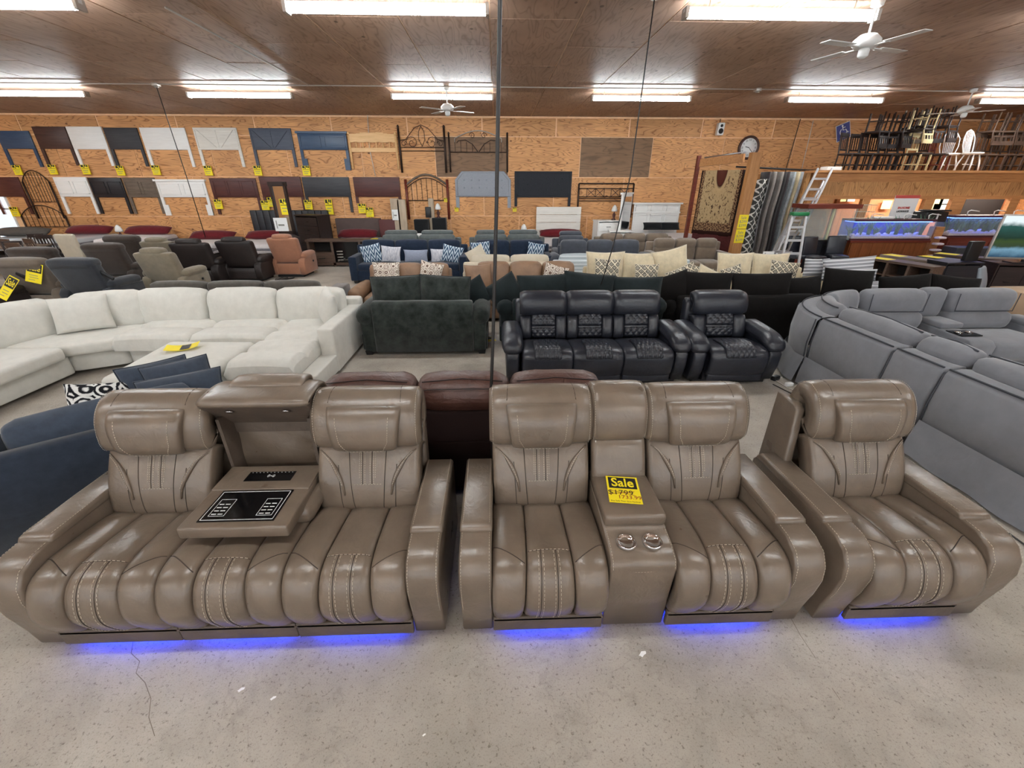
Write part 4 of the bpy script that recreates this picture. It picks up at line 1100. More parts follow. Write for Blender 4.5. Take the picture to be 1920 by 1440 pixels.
# ---- beige velvet set
BV = 'beige_velvet'
sofa('beige_velvet_sofa', 'beige velvet sofa with three big back pillows right of the thin hanging cord', 'sofa', 2.95, 7.95, 0, 2.75, 1.0, .86, 3, BV, arm='roll', aw=.25, ah=.64, frame_h=.78, back='none')
sofa('beige_velvet_loveseat', 'beige velvet loveseat with two big back pillows near the ladders', 'sofa', 5.45, 7.75, 0, 2.15, 1.0, .86, 2, BV, arm='roll', aw=.26, ah=.66, frame_h=.78, back='none')
thp(BV, 'large beige back pillow at the left end of the beige sofa', 1134, 502, 8.5, 70, 58, .24, piping='cream_fabric')
thp(BV, 'large beige back pillow in the middle of the beige sofa', 1198, 502, 8.5, 66, 54, .24, piping='cream_fabric')
thp(BV, 'large beige back pillow standing high at the right end of the beige sofa', 1258, 498, 8.45, 64, 62, .24, ry=-.22, piping='cream_fabric')
thp('lattice_print', 'lattice print pillow on the left of the beige sofa under the cord', 1138, 508, 8.1, 46, 44, .15, piping='cream_fabric', ry=.04)
thp('lattice_print', 'lattice print pillow in the middle of the beige sofa', 1212, 515, 8.1, 44, 38, .15, piping='cream_fabric')
thp('lattice_print', 'lattice print pillow lying tilted at the right end of the beige sofa', 1278, 518, 8.0, 54, 34, .15, ry=-.4, piping='cream_fabric')
thp('lattice_print', 'lattice print pillow squeezed between the beige sofa and loveseat', 1312, 516, 8.05, 44, 32, .15, ry=.2)
thp(BV, 'beige pillow lying flat on the arm between sofa and loveseat', 1334, 522, 7.9, 62, 30, .2, ry=.4, piping='cream_fabric')
thp(BV, 'large beige back pillow at the left of the beige loveseat', 1376, 504, 8.4, 66, 58, .24, piping='cream_fabric')
thp(BV, 'large beige back pillow at the right of the beige loveseat', 1442, 504, 8.4, 68, 56, .24, piping='cream_fabric')
thp('lattice_print', 'small lattice print pillow at the left of the beige loveseat', 1372, 516, 8.0, 38, 32, .14, ry=-.3, piping='cream_fabric')
thp('lattice_print', 'lattice print pillow at the right end of the beige loveseat', 1468, 512, 8.0, 54, 42, .15, ry=.12, piping='cream_fabric')
# ---- cream and ribbed sofas behind them, seen from behind
sofa('cream_sofa', 'cream fabric sofa seen from behind, behind the brown leather sofa', 'sofa', .28, 10.05, PI, 2.05, .95, .92, 2, 'cream_fabric', arm='track', frame_h=.82)
cushion('throw_pillow', 'cream_fabric', 'small cream pillow poking above the left end of the cream sofa', (-.45, 9.45, .92), .42, .34, .14, .1, .5, PI)
sofa('ribbed_sofa', 'pale ribbed corduroy sofa seen from behind the beige sofa', 'sofa', 2.75, 10.3, PI, 3.1, .95, .90, 3, 'ribbed_pale_blue', arm='track', frame_h=.82)
sofa('ribbed_loveseat', 'white and grey ribbed corduroy loveseat right of the beige loveseat', 'sofa', 7.75, 8.75, PI, 1.9, .95, .66, 2, 'ribbed_white', arm='track', ah=.5, frame_h=.55, back='none')
thp('ribbed_white', 'white ribbed cushion behind the other two ribbed cushions', 1530, 502, 7.6, 46, 34, .2)
thp('ribbed_white', 'large white ribbed cushion standing on the ribbed loveseat', 1590, 503, 7.4, 100, 40, .22, ry=-.06)
thp('ribbed_white', 'low white ribbed cushion in front of the large ribbed cushion', 1602, 516, 7.2, 84, 22, .22)
# ---- navy sofas and charcoal sofa
sofa('navy_sectional_sofa', 'navy blue sofa with blue chevron and white pillows at the start of the far row', 'sofa', -2.28, 11.0, 0, 3.0, 1.0, .97, 3, 'navy_blue_fabric', arm='track', aw=.2, ah=.66, frame_h=.86)
sofa('navy_loveseat', 'navy blue loveseat with two chevron pillows right of the hanging cord', 'sofa', .34, 11.05, 0, 2.2, 1.0, .95, 2, 'navy_blue_fabric', arm='track', aw=.18, ah=.66, frame_h=.86)
sofa('charcoal_sofa', 'charcoal grey plush sofa with rounded arms behind the beige pillows', 'sofa', 2.72, 10.75, 0, 2.7, 1.0, .98, 3, 'charcoal_grey_fabric', arm='roll', aw=.3, ah=.66, frame_h=.86)
thp('chevron_print', 'blue chevron pillow leaning on the left arm of the far navy sofa', 697, 476, 11.4, 38, 34, ry=-.2)
thp('white_streak_print', 'white streaked pillow next to the leftmost chevron pillow', 733, 477, 11.4, 36, 30, ry=.08)
thp('grey_blue_cushion', 'plain grey-blue oblong pillow in the middle of the navy sofa', 780, 480, 11.4, 44, 23)
thp('white_streak_print', 'white streaked pillow right of the oblong grey pillow', 824, 480, 11.45, 32, 26)
thp('chevron_print', 'blue chevron pillow at the right end of the far navy sofa', 848, 477, 11.35, 38, 32, ry=.22)
thp('chevron_print', 'blue chevron pillow on the navy loveseat left of the cord', 901, 468, 11.5, 36, 28, ry=-.08)
thp('chevron_print', 'blue chevron pillow at the right end of the navy loveseat', 1005, 469, 11.5, 32, 26, ry=.16)
GG = 'grey_green_fabric'
sofa('grey_reclining_sofa', 'grey-green recliner sofa with rolled headrests behind the navy sofa', 'sofa', -2.30, 12.35, 0, 2.5, .95, .98, 2, GG, arm='pad', ah=.64, frame_h=.9, back='recline', roll=True, roll_m=GG)
sofa('grey_reclining_loveseat', 'grey-green recliner loveseat with rolled headrests behind the navy loveseat', 'sofa', .30, 12.35, 0, 2.3, .95, .98, 2, GG, arm='pad', ah=.64, frame_h=.9, back='recline', roll=True, roll_m=GG)
sofa('grey_rocker_recliner', 'dark grey recliner with rolled headrest left of the charcoal sofa back', 'armchair', 2.15, 12.0, 0, 1.1, .95, .98, 1, 'charcoal_grey_fabric', arm='pad', ah=.64, frame_h=.9, back='recline', roll=True)
sofa('mocha_reclining_loveseat', 'mocha brown recliner loveseat with centre console near the white bed', 'sofa', 5.12, 11.0, 0, 2.1, .98, 1.0, 3, 'mocha_recliner_fabric', arm='track', ah=.7, frame_h=.92, back='recline')
sofa('mocha_reclining_sofa', 'mocha brown recliner sofa half hidden behind the charcoal sofa', 'sofa', 4.1, 12.3, 0, 2.4, .95, 1.0, 3, 'mocha_recliner_fabric', arm='track', ah=.7, frame_h=.92, back='recline')
# ---- brown sofa whose cushions show over the white sectional
sofa('brown_track_arm_sofa', 'grey-brown sofa seen from behind over the white sectional, wide flat arm', 'sofa', -4.40, 7.95, PI, 3.3, 1.0, .82, 3, 'brown_velvet', 'charcoal_flat_cushion', arm='track', aw=.26, ah=.66, frame_h=.60, bt=.18)
# ================================================================ recliners on the left, seen from behind
def recliner(label, x, y, rz, m, W=.95, lean=.32, H=1.0, style='roll', mb_=None, group=None, button=False):
    t = thing('recliner_chair', label, 'armchair', (x, y, 0), rz, group); aw = .2; iw = W-2*aw+.04
    MB().puff((0, .45, .20), (W-.14, .80, .26), .04, n=2).build('base', m, t)
    MB().puff((0, .38, .42), (iw-.02, .62, .16), .05, (0, 0, .02), 3).build('seat_cushion', m, t)
    L = H-.36
    wp = lambda a, b, c: (a*(1+.10*c), b+lean*(c+L/2), c)
    MB().puff((0, .66, .36+L/2), (W-.18, .24, L), .07, (.0, .02, 0), 4, warp=wp).build('backrest', m, t)
    yb = .66+lean*L
    if style == 'roll': MB().puff((0, yb-.03, H-.03), ((W-.18)*1.02, .30, .18), .085, (.01, .01, .02), 4).build('headrest', m, t)
    elif style == 'cap': MB().puff((0, yb-.02, H+.01), ((W-.18)*.62, .22, .14), .06, (.01, .01, .02), 3).build('headrest', m, t)
    fl = MB().extr([(.80, .08), (.83, .36), (.84, .37), (.86, .36), (.84, .08)], -(W-.24)/2, (W-.24)/2, .01).build('back_flap', m, t)
    for s in (-1, 1):
        o = MB().extr([(.04, .07), (.0, .30), (.02, .50), (.80, .50), (.88, .40), (.86, .07)], s*(W/2-aw/2)-aw*.45, s*(W/2-aw/2)+aw*.45, .035).build('armrest', m, t)
        MB().puff((s*(W/2-aw/2), .40, .55), (aw*1.1, .74, .15), .07, (.01, .02, .02), 3).build('arm_pad', m, o)
        if button and s == -1: MB().tube([(s*(W/2-.005), .30, .36), (s*(W/2+.012), .30, .36)], .028, 10).build('recline_button', 'black_plastic', o)
    MB().b2(-W/2+.12, W/2-.12, .12, .8, 0, .08).build('plinth', 'black_plastic', t)
    return t
RR = [
 ('tan fabric recliner seen from behind with a round button on its arm', -7.25, 10.25, 'tan_recliner_fabric', .95, 'cap', 1.02, True),
 ('peach-brown fabric recliner seen from behind at the aisle end', -5.72, 12.75, 'peach_recliner_fabric', .95, 'cap', 1.04, True),
 ('dark brown leather recliner seen from behind next to the peach one', -6.62, 12.10, 'espresso_leather', 1.05, 'cap', 1.04, False),
 ('dark brown leather recliner seen from behind, second from the peach one', -7.50, 11.75, 'espresso_leather', 1.05, 'cap', 1.04, False),
 ('slate grey plush recliner seen from behind over the white sectional', -7.95, 9.15, 'slate_recliner_fabric', 1.0, 'roll', 1.0, False),
 ('taupe plush recliner with a sale card tied to it at the left edge', -8.95, 9.2, 'taupe_recliner_fabric', 1.0, 'roll', 1.0, False),
 ('dark brown recliner leaning far back behind the slate grey one', -9.0, 11.1, 'brown_velvet', 1.0, 'roll', 1.04, False),
 ('dark brown recliner behind the leaning dark brown one, further back', -9.75, 12.6, 'brown_velvet', 1.0, 'roll', 1.06, False),
 ('wide dark brown recliner behind the taupe one at the left edge', -10.2, 10.7, 'brown_velvet', 1.1, 'roll', 1.0, False),
 ('grey-tan recliner behind the tan one, under the burgundy pillows', -8.75, 12.4, 'tan_recliner_fabric', .95, 'cap', 1.0, False),
]
for lab, x, y, m, W, st, H, b in RR: recliner(lab, x, y, PI, m, W, .30, H, st, button=b)
recliner('black leather recliner corner with a sale card at the left edge', -9.35, 8.2, PI, 'espresso_leather', 1.0, .25, .95, 'roll')
# sale cards tied to the recliners
def hangcard(label, loc, rot, w=.24, h=.34, group=None):
    o = thing('sale_card', label, 'price card', loc, 0, group, rot)
    M = rotm(PI/2)
    MB().box((0, 0, 0), (w, .003, h)).build('card', 'yellow_card', o)
    MB().b2(-w*.44, w*.44, -.0035, -.0018, h*.03, h*.46).build('header_print', 'ink_black', o)
    textmesh('lettering', 'Sale', h*.42, 'yellow_card', o, Matrix.Translation((0, -.004, h*.24)) @ rotm(PI/2), .0004, sx=.86*w/h*1.3, bold=.002)
    g = MB()
    for k, (a, b) in enumerate(((-.3, .25), (-.25, .3), (-.3, .1))): g.b2(a*w, b*w, -.0032, -.0018, -h*(.12+.12*k)-.006, -h*(.12+.12*k)+.004)
    g.build('price_writing', 'ink_grey', o)
    return o
hangcard('yellow Sale card tied to the taupe plush recliner', aty(64, 512, 8.25), (-.3, .25, .0), .27, .36)
hangcard('yellow sale card hanging askew at the left edge on the black recliner', aty(15, 540, 7.35), (-.35, .62, .0), .15, .42)
for i, (px, py, y, m) in enumerate(((47, 520, 8.28, 'black_plastic'), (198, 515, 8.35, 'black_plastic'))):
    o = tag(MB().puff((0, 0, 0), (.30, .05, .07), .02, n=1).build('remote_pouch', m), ('black wired remote hanging on the slate grey recliner', 'black wired remote hanging beside the Sale card of the taupe recliner')[i == 0], 'remote control')
    o.location = aty(px, py, y); o.rotation_euler = (0, .6, 0)
# tangled cables on the floor behind the dark recliners
for k, (x, y) in enumerate(((-6.7, 10.9), (-6.2, 11.0), (-7.1, 10.7), (-5.75, 11.6))):
    pts = [(x+.35*math.sin(i*.9+k)*(.4+i*.04), y+.18*math.cos(i*1.3+k*2), .015) for i in range(12)]
    tag(MB().tube(pts, .012, 5).build('power_cable', 'cable_white' if k == 1 else 'cable_black'), ['black power cables tangled on the floor behind the leather recliners', 'white power cable in the tangle behind the leather recliners', 'black cable at the left of the floor tangle near the tan recliner', 'short black cable on the floor beside the peach recliner'][k], 'cable')

# ================================================================ grey sectional on the right
GM, GP = 'grey_microfibre', 'grey_piping'
t = thing('grey_sectional_sofa', 'large curved grey microfibre reclining sectional seen from behind on the right', 'sectional sofa', (0, 0, 0))
def gsect(y0, y1, nm='back_panel'):
    """one back module along x=3.9, seats facing +x"""
    x = 3.90
    def outer(u, v):
        z = .30+.56*v; yy = y0+(y1-y0)*u
        bow = .03*math.sin(PI*v)*math.sin(PI*u)
        return (x-.02-bow+.03*v, yy, z)
    mb = MB(); pr = [(-.03, .28), (-.05, .55), (-.03, .82), (.0, .86), (.10, .875), (.20, .87), (.24, .80), (.24, .28)]
    M = Matrix.Translation((x, 0, 0)) @ Matrix.Rotation(PI/2, 4, 'Z') @ Matrix.Scale(-1, 4, (0, 1, 0))
    # profile swept along y: local x -> world y, local y -> world x
    M = Matrix(((0, 1, 0, x), (1, 0, 0, 0), (0, 0, 1, 0), (0, 0, 0, 1)))
    mb.extr(pr, y0+.006, y1-.006, .03, M); o = mb.build(nm, GM, t)
    MB().tube([(x-.0, y0+.02, .868), (x-.005, (y0+y1)/2, .872), (x-.0, y1-.02, .868)], .008, 6).build('piping', GP, o)
    MB().tube([(x-.035, y1-.012, .30), (x-.05, y1-.012, .55), (x-.02, y1-.012, .84)], .007, 5).build('piping', GP, o)
    def flap(u, v): return (x-.04-.02-.05*(1-v)+.016*math.sin(u*15+v*3)*(1-v), y0+.02+(y1-y0-.04)*u, .03+.34*v)
    fm = MB().grid(flap, 14, 6); fl = fm.build('skirt_flap', GM, o)
    top = MB().puff((x+.27, (y0+y1)/2, .90), (.24, y1-y0-.02, .20), .08, (.02, .0, .02), 5, wr=.003).build('back_cushion_top', GM, t)
    MB().tube([(x+.26, y0+.04, 1.005), (x+.28, (y0+y1)/2, 1.025), (x+.26, y1-.04, 1.005)], .008, 6).build('piping', GP, top)
    MB().puff((x+.40, (y0+y1)/2, .66), (.22, y1-y0-.02, .42), .08, (.02, 0, 0), 3).build('back_cushion', GM, t)
    MB().puff((x+.85, (y0+y1)/2, .36), (.72, y1-y0-.01, .26), .07, (.02, 0, .02), 4).build('seat_cushion', GM, t)
    MB().b2(x+.02, x+1.1, y0+.02, y1-.02, .05, .30).build('base', GM, t)
gsect(1.9, 3.20); gsect(3.21, 3.72); gsect(3.73, 4.75)
# curved corner
cx, cy, R0, R1 = 5.05, 4.76, 1.18, .78
def arcw(r, a, z): return (cx-r*math.cos(a), cy+r*math.sin(a), z)
prof = [(R0-.0, .28), (R0+.03, .55), (R0+.01, .82), (R0-.03, .86), (R0-.13, .875), (R0-.22, .87), (R0-.26, .80), (R0-.26, .28)]
N = 14; vs = []; fs = []; m_ = len(prof)
for i in range(N+1):
    a = PI/2*i/N
    for r, z in prof: vs.append(arcw(r, a, z))
for i in range(N):
    for j in range(m_-1): fs.append((i*m_+j, (i+1)*m_+j, (i+1)*m_+j+1, i*m_+j+1))
o = MB().add(vs, fs, None, True).build('corner_back', GM, t)
MB().tube([arcw(R0-.03, PI/2*i/14, .872) for i in range(15)], .008, 6).build('piping', GP, o)
for a in (.02, PI/4, PI/2-.02): MB().tube([arcw(R0+.015, a, .3), arcw(R0+.04, a, .55), arcw(R0+.015, a, .84)], .007, 5).build('piping', GP, o)
fl = MB().grid(lambda u, v: arcw(R0+.03+.07*(1-v)+.015*math.sin(u*22), PI/2*u, .03+.33*v), 24, 5); fl.build('skirt_flap', GM, o)
for a0, a1 in ((.03, .76), (.80, 1.54)):
    mb = MB()
    def bf(u, v):
        a = a0+(a1-a0)*u; e = min(1, min(u, 1-u)*8); q = PI*v
        return arcw(R0-.30-.13*math.cos(q)*(.6+.4*math.sqrt(e*(2-e))), a, .66+.34*math.sin(q)**.6*(.8+.2*math.sqrt(e*(2-e))))
    mb.grid(bf, 14, 14); c_ = mb.build('corner_cushion', GM, t)
    MB().tube([arcw(R0-.22, a0+(a1-a0)*i/10, .975) for i in range(11)], .008, 6).build('piping', GP, c_)
vs = []; fs = []
def cs_(u, v): a = PI/2*u; return arcw(.02+(R1-.02)*v, a, .47+.02*math.sin(PI*v))
MB().grid(cs_, 14, 6).build('corner_seat', GM, t)
MB().grid(lambda u, v: arcw(.25+.9*v, PI/2*u, .06+.0*v), 14, 2).build('corner_base', GM, t)
# row facing the viewer
def grow(x0, x1, kind='seat'):
    yb = 5.94
    MB().puff(((x0+x1)/2, yb-.22, .46), (x1-x0-.01, .20, .40), .06, n=2).build('back_frame', GM, t)
    if kind == 'seat':
        o = MB().puff(((x0+x1)/2, yb-.30, .83), (x1-x0-.012, .26, .34), .10, (.01, .03, .01), 6, wr=.003).build('upper_back_cushion', GM, t)
        MB().tube([(x0+.04, yb-.43, .96), (x0+.05, yb-.44, .72), (x1-.05, yb-.44, .715), (x1-.04, yb-.43, .96)], .006, 5).build('piping', GP, o)
        MB().puff(((x0+x1)/2, yb-.36, .58), (x1-x0-.02, .26, .26), .10, (.01, .03, 0), 5, wr=.002).build('lower_back_cushion', GM, t)
        MB().puff(((x0+x1)/2, yb-.80, .36), (x1-x0-.01, .72, .24), .08, (0, .02, .02), 5).build('seat_cushion', GM, t)
    else:
        MB().puff(((x0+x1)/2, yb-.24, .80), (x1-x0-.01, .20, .40), .07, (.01, .02, .01), 4).build('console_back', GM, t)
        c = MB().extr([(yb-1.15, .06), (yb-1.17, .46), (yb-1.10, .52), (yb-.3, .56), (yb-.3, .06)], x0+.01, x1-.01, .02).build('console', GM, t)
        MB().puff(((x0+x1)/2, yb-.52, .585), (x1-x0-.02, .36, .08), .03, (0, 0, .01), 3).build('console_lid', GM, t)
        MB().b2(x0+.03, x1-.03, yb-.98, yb-.76, .535, .548).build('cup_holder_plate', 'black_gloss', t)
        for q in (.28, .72): MB().lathe([(.04, 0), (.045, .008), (.036, .006), (.034, -.01)], (x0+(x1-x0)*q, yb-.86, .549), 14).build('cup_holder', 'chrome', t)
    MB().b2(x0+.02, x1-.02, yb-1.05, yb-.3, .05, .3).build('base', GM, t)
grow(5.10, 5.12+.0+.86); grow(5.99, 6.33, 'console'); grow(6.34, 7.28)
MB().extr([(4.80, .06), (4.78, .45), (4.86, .52), (5.75, .60), (5.8, .06)], 7.29, 7.46, .04).build('armrest', GM, t)
pb = MB().puff((7.375, 5.2, .60), (.2, .8, .10), .045, (.01, .02, .01), 4).build('arm_pad', GM, t)
for k, pts in enumerate(([(3.75, 4.9, .01), (3.6, 4.95, .012), (3.62, 4.6, .01), (3.74, 4.3, .012), (3.7, 4.0, .01)], [(3.5, 4.7, .01), (3.6, 4.3, .012), (3.65, 3.9, .01), (3.6, 3.6, .01)], [(3.72, 3.5, .01), (3.55, 3.2, .01), (3.6, 2.8, .012), (3.72, 2.4, .01), (3.7, 2.0, .01)])):
    tag(MB().tube(pts, .006, 5).build('power_cable', 'cable_white' if k == 0 else 'cable_black'), ['white power cable on the floor beside the grey sectional', 'thin black cable on the floor between black recliner and grey sectional', 'black cable along the foot of the grey sectional'][k], 'cable')
o = tag(MB().puff((0, 0, .03), (.12, .07, .06), .015, n=1).build('power_adapter', 'black_plastic'), 'small black power adapter on the floor by the grey sectional', 'power adapter'); o.location = (3.62, 4.85, 0); o.rotation_euler = (0, 0, .5)
o = tag(MB().puff((0, 0, .025), (.10, .06, .05), .015, n=1).build('power_adapter', 'white_plastic'), 'small white plug block on the floor by the grey sectional', 'power adapter'); o.location = (3.68, 4.66, 0); o.rotation_euler = (0, 0, .2)
# ================================================================ headboards hung on the back wall
HY = 15.93
def wpt(px, py, y=HY): p = aty(px, py, y); return p.x, p.z
def headboard(label, pl, pr, pt, pb, pleg, m, style='plain', legw=.09, nm='headboard', py_r=None):
    xl, z1 = wpt(pl, pt); xr, _ = wpt(pr, pt); z0 = wpt((pl+pr)/2, pb)[1]; zl = wpt((pl+pr)/2, pleg)[1]
    t = thing(nm, label, 'headboard', ((xl+xr)/2, HY, zl)); w = xr-xl; h1, h0 = z1-zl, z0-zl; H = h1-h0
    mb = MB().puff((0, .02, (h0+h1)/2), (w, .05, H), .008, n=1, rseg=1); p = mb.build('panel', m, t)
    for s in (-1, 1):
        MB().box((s*(w/2-legw/2), .02, h0/2), (legw, .045, h0)).build('leg', m, t)
        if style == 'notch': MB().box((s*(w/2-legw), .018, .17), (legw*2, .04, .34)).build('leg_foot', m, t)
    def fr(x0, x1, z0_, z1_, d=.012, b=.02, nm_='panel_moulding'):
        q = MB(); y = -.008
        q.b2(x0, x1, y-d, y+.006, z0_, z0_+b).b2(x0, x1, y-d, y+.006, z1_-b, z1_).b2(x0, x0+b, y-d, y+.006, z0_, z1_).b2(x1-b, x1, y-d, y+.006, z0_, z1_); q.build(nm_, m, p)
    if style in ('two', 'notch', 'crown'):
        for s in (-1, 1): fr(s*w/4-w*.21, s*w/4+w*.21, h0+H*.16, h1-H*.2)
    if style == 'three':
        for s in (-1, 0, 1): fr(s*w/3.3-w*.135, s*w/3.3+w*.135, h0+H*.12, h1-H*.14, .006)
    if style in ('crown', 'notch'): MB().b2(-w/2-.04, w/2+.04, -.05, .06, h1-.03, h1+.03).build('crown_moulding', m, t)
    if style == 'barn':
        fr(-w*.47, w*.47, h0+H*.08, h1-H*.08, .008); q = MB()
        for s in (-1, 1): q.beam((s*w*.05, -.014, h0+H*.1), (s*w*.42, -.014, h1-H*.1), .03, .012)
        q.beam((0, -.014, h0+H*.1), (0, -.014, h1-H*.1), .03, .012); q.build('cross_brace', m, p)
    if style == 'tuft':
        for r in range(3):
            for c in range(6 if r % 2 == 0 else 5):
                x = (c-(2.5 if r % 2 == 0 else 2))*w*.135; z = h0+H*(.28+.22*r)
                MB().lathe([(.001, 0), (.022, .004), (.024, .012), (.012, .018)], (0, 0, 0), 8).build('button', m, p, loc=(x, -.006, z), rot=(PI/2, 0, 0))
        fr(-w*.46, w*.46, h0+H*.06, h1-H*.06, .01, .03)
    return t
HB = [
 ('navy blue headboard at the upper left corner of the wall', -10, 52, 245, 279, 313, 'navy_board', 'plain'),
 ('dark brown headboard between the navy and the first white headboard', 58, 120, 237, 279, 310, 'dark_brown_board', 'plain'),
 ('white headboard between dark brown and charcoal headboards, top row', 122, 188, 237, 280, 311, 'white_board', 'plain'),
 ('charcoal headboard between two white headboards, top row', 192, 255, 239, 280, 312, 'charcoal_board', 'plain'),
 ('wide plain white headboard right of the charcoal one, top row', 260, 345, 239, 281, 313, 'white_board', 'plain'),
 ('white barn-style headboard with cross braces, top row', 360, 442, 239, 281, 313, 'whitewash_board', 'barn'),
 ('slate blue-grey barn-style headboard with cross braces, top row', 465, 544, 240, 281, 313, 'slate_blue_board', 'barn'),
 ('bright navy headboard with two framed panels and crown moulding', 556, 648, 248, 281, 319, 'navy_board', 'notch'),
 ('reddish brown headboard at the left end of the lower row', -28, 32, 332, 369, 402, 'cherry_brown_board', 'plain'),
 ('white two-panel headboard of the lower row, next to the arched metal one', 98, 160, 332, 369, 401, 'white_board', 'two'),
 ('black two-panel headboard of the lower row', 163, 225, 333, 370, 401, 'black_board', 'two'),
 ('weathered grey-brown two-panel headboard of the lower row', 228, 288, 333, 370, 401, 'barn_grey_board', 'two'),
 ('white two-panel headboard with notched feet, lower row', 290, 382, 338, 370, 404, 'white_board', 'notch'),
 ('dark cherry headboard with three panels, lower row', 391, 478, 334, 370, 402, 'cherry_brown_board', 'three'),
 ('dark cherry headboard behind the dresser mirror, lower row', 484, 562, 331, 369, 398, 'cherry_brown_board', 'plain'),
 ('charcoal headboard between two dark cherry headboards, lower row', 565, 653, 332, 369, 398, 'charcoal_board', 'plain'),
 ('dark cherry headboard beside the rustic arched headboard, lower row', 661, 748, 332, 369, 381, 'cherry_brown_board', 'plain'),
 ('light grey tufted linen headboard with cut corners', 852, 958, 321, 369, 390, 'grey_linen', 'tuftc'),
 ('dark grey button-tufted headboard, right of the light grey one', 965, 1073, 321, 370, 387, 'dark_linen', 'tuft'),
]
wood('black_board', (40, 40, 46), (28, 28, 32), .4)
for lab, pl, pr, pt, pb, pg, m, st in HB:
    if st == 'tuftc':
        xl, z1 = wpt(pl, pt); xr, _ = wpt(pr, pt); z0 = wpt(900, pb)[1]; zl = wpt(900, pg)[1]; w = xr-xl
        t = thing('headboard', lab, 'headboard', ((xl+xr)/2, HY, zl)); h1, h0 = z1-zl, z0-zl
        pr_ = [(-w/2, h0), (w/2, h0), (w/2, h1-.26), (w/2-.04, h1-.22), (w/2-.20, h1-.04), (w/2-.24, h1), (-w/2+.24, h1), (-w/2+.20, h1-.04), (-w/2+.04, h1-.22), (-w/2, h1-.26)]
        M = Matrix(((0, 1, 0, 0), (-1, 0, 0, 0), (0, 0, 1, 0), (0, 0, 0, 1)))
        M = Matrix(((0, 1, 0, 0), (1, 0, 0, 0), (0, 0, 1, 0), (0, 0, 0, 1)))
        p = MB().extr(pr_, -.02, .06, .02, M).build('panel', m, t)
        bd = [(x*.92, -.022, h0+(z-h0)*.9+.04) for x, z in pr_]; MB().tube(bd+[bd[0]], .012, 5).build('trim_cord', m, p)
        for s in (-1, 1): MB().box((s*(w/2-.06), .03, h0/2), (.12, .05, h0)).build('leg', m, t)
        for r in range(2):
            for c in range(6):
                MB().lathe([(.001, 0), (.022, .004), (.024, .012), (.012, .018)], (0, 0, 0), 8).build('button', m, p, loc=((c-2.5)*w*.135, -.018, h0+(h1-h0)*(.36+.3*r)), rot=(PI/2, 0, 0))
    else: headboard(lab, pl, pr, pt, pb, pg, m, st)
# --- open frame headboards
def frameboard(label, pl, pr, pt, pleg):
    xl, z1 = wpt(pl, pt); xr, _ = wpt(pr, pt); zl = wpt((pl+pr)/2, pleg)[1]
    return thing('headboard', label, 'headboard', ((xl+xr)/2, HY, zl)), (xr-xl), z1-zl
t, w, h = frameboard('natural pine spindle headboard, top row', 653, 741, 252, 317)
for s in (-1, 1):
    MB().tube([(s*w/2, 0, 0), (s*w/2, 0, h)], [.035, .04], 8).build('post', 'pine_board', t)
    MB().lathe([(.02, h), (.045, h+.03), (.03, h+.07)], (s*w/2, 0, 0), 10).build('finial', 'pine_board', t)
q = MB()
for i in range(12): a_, b_ = -w/2+w*i/12, -w/2+w*(i+1)/12; u_ = (i+.5)/12; q.b2(a_, b_, -.02, .02, h-.24+.03*abs(math.sin(u_*4*PI)), h-.02+.06*math.sin(PI*u_)+.03*abs(math.cos(u_*3*PI)))
q.build('top_rail', 'pine_board', t)
MB().b2(-w/2, w/2, -.02, .02, h*.50, h*.50+.12).build('rail', 'pine_board', t)
for i in range(6): MB().tube([(-w/2+w*(i+1)/7, 0, h*.55), (-w/2+w*(i+1)/7, 0, h-.2)], [.016, .022], 6).build('spindle', 'pine_board', t)
def scroll(cx, cz, r0, r1, a0, a1, n=14, y=-.0):
    return [(cx+(r0+(r1-r0)*i/n)*math.cos(a0+(a1-a0)*i/n), y, cz+(r0+(r1-r0)*i/n)*math.sin(a0+(a1-a0)*i/n)) for i in range(n+1)]
IR = 'dark_bronze'
t, w, h = frameboard('dark iron four-post headboard with scrollwork, top row', 746, 832, 240, 324)
for s in (-1, 1):
    MB().tube([(s*w/2, 0, 0), (s*w/2, 0, h)], .035, 8).build('post', IR, t)
    MB().lathe([(.02, h), (.045, h+.03), (.02, h+.09)], (s*w/2, 0, 0), 10).build('finial', IR, t)
for z in (h*.50, h*.58): MB().tube([(-w/2, 0, z), (w/2, 0, z)], .012, 6).build('rail', IR, t)
MB().tube([(-w/2, 0, h*.72), (-w*.35, 0, h*.76), (-w*.15, 0, h*1.0), (0, 0, h*1.07), (w*.15, 0, h*1.0), (w*.35, 0, h*.76), (w/2, 0, h*.72)], .011, 6).build('arch', IR, t)
for s in (-1, 1):
    MB().tube([(0, 0, h*.6), (s*.10, 0, h*.75), (s*.09, 0, h*.92), (0, 0, h*1.05)], .010, 5).build('scroll', IR, t)
    MB().tube(scroll(s*w*.22, h*.68, .20, .03, PI*(0 if s > 0 else 1), PI*(3 if s > 0 else -2), 20), .009, 5).build('scroll', IR, t)
    MB().tube(scroll(s*w*.40, h*.66, .10, .03, PI*(1 if s > 0 else 0), PI*(-1.5 if s > 0 else 2.5), 16), .009, 5).build('scroll', IR, t)
t, w, h = frameboard('dark iron headboard with curved top rail and fan of bars', 841, 951, 252, 323)
for s in (-1, 1):
    MB().tube([(s*w/2, 0, 0), (s*w/2, 0, h)], .028, 8).build('post', IR, t)
    MB().lathe([(.02, h), (.035, h+.03), (.012, h+.07)], (s*w/2, 0, 0), 10).build('finial', IR, t)
arcp = [(-w*.40+w*.80*i/12, 0, h*(.90)+.22*math.sin(PI*i/12)) for i in range(13)]
MB().tube([(-w*.40, 0, h*.80)]+arcp+[(w*.40, 0, h*.80)], .016, 6).build('top_rail', 'galvanised', t)
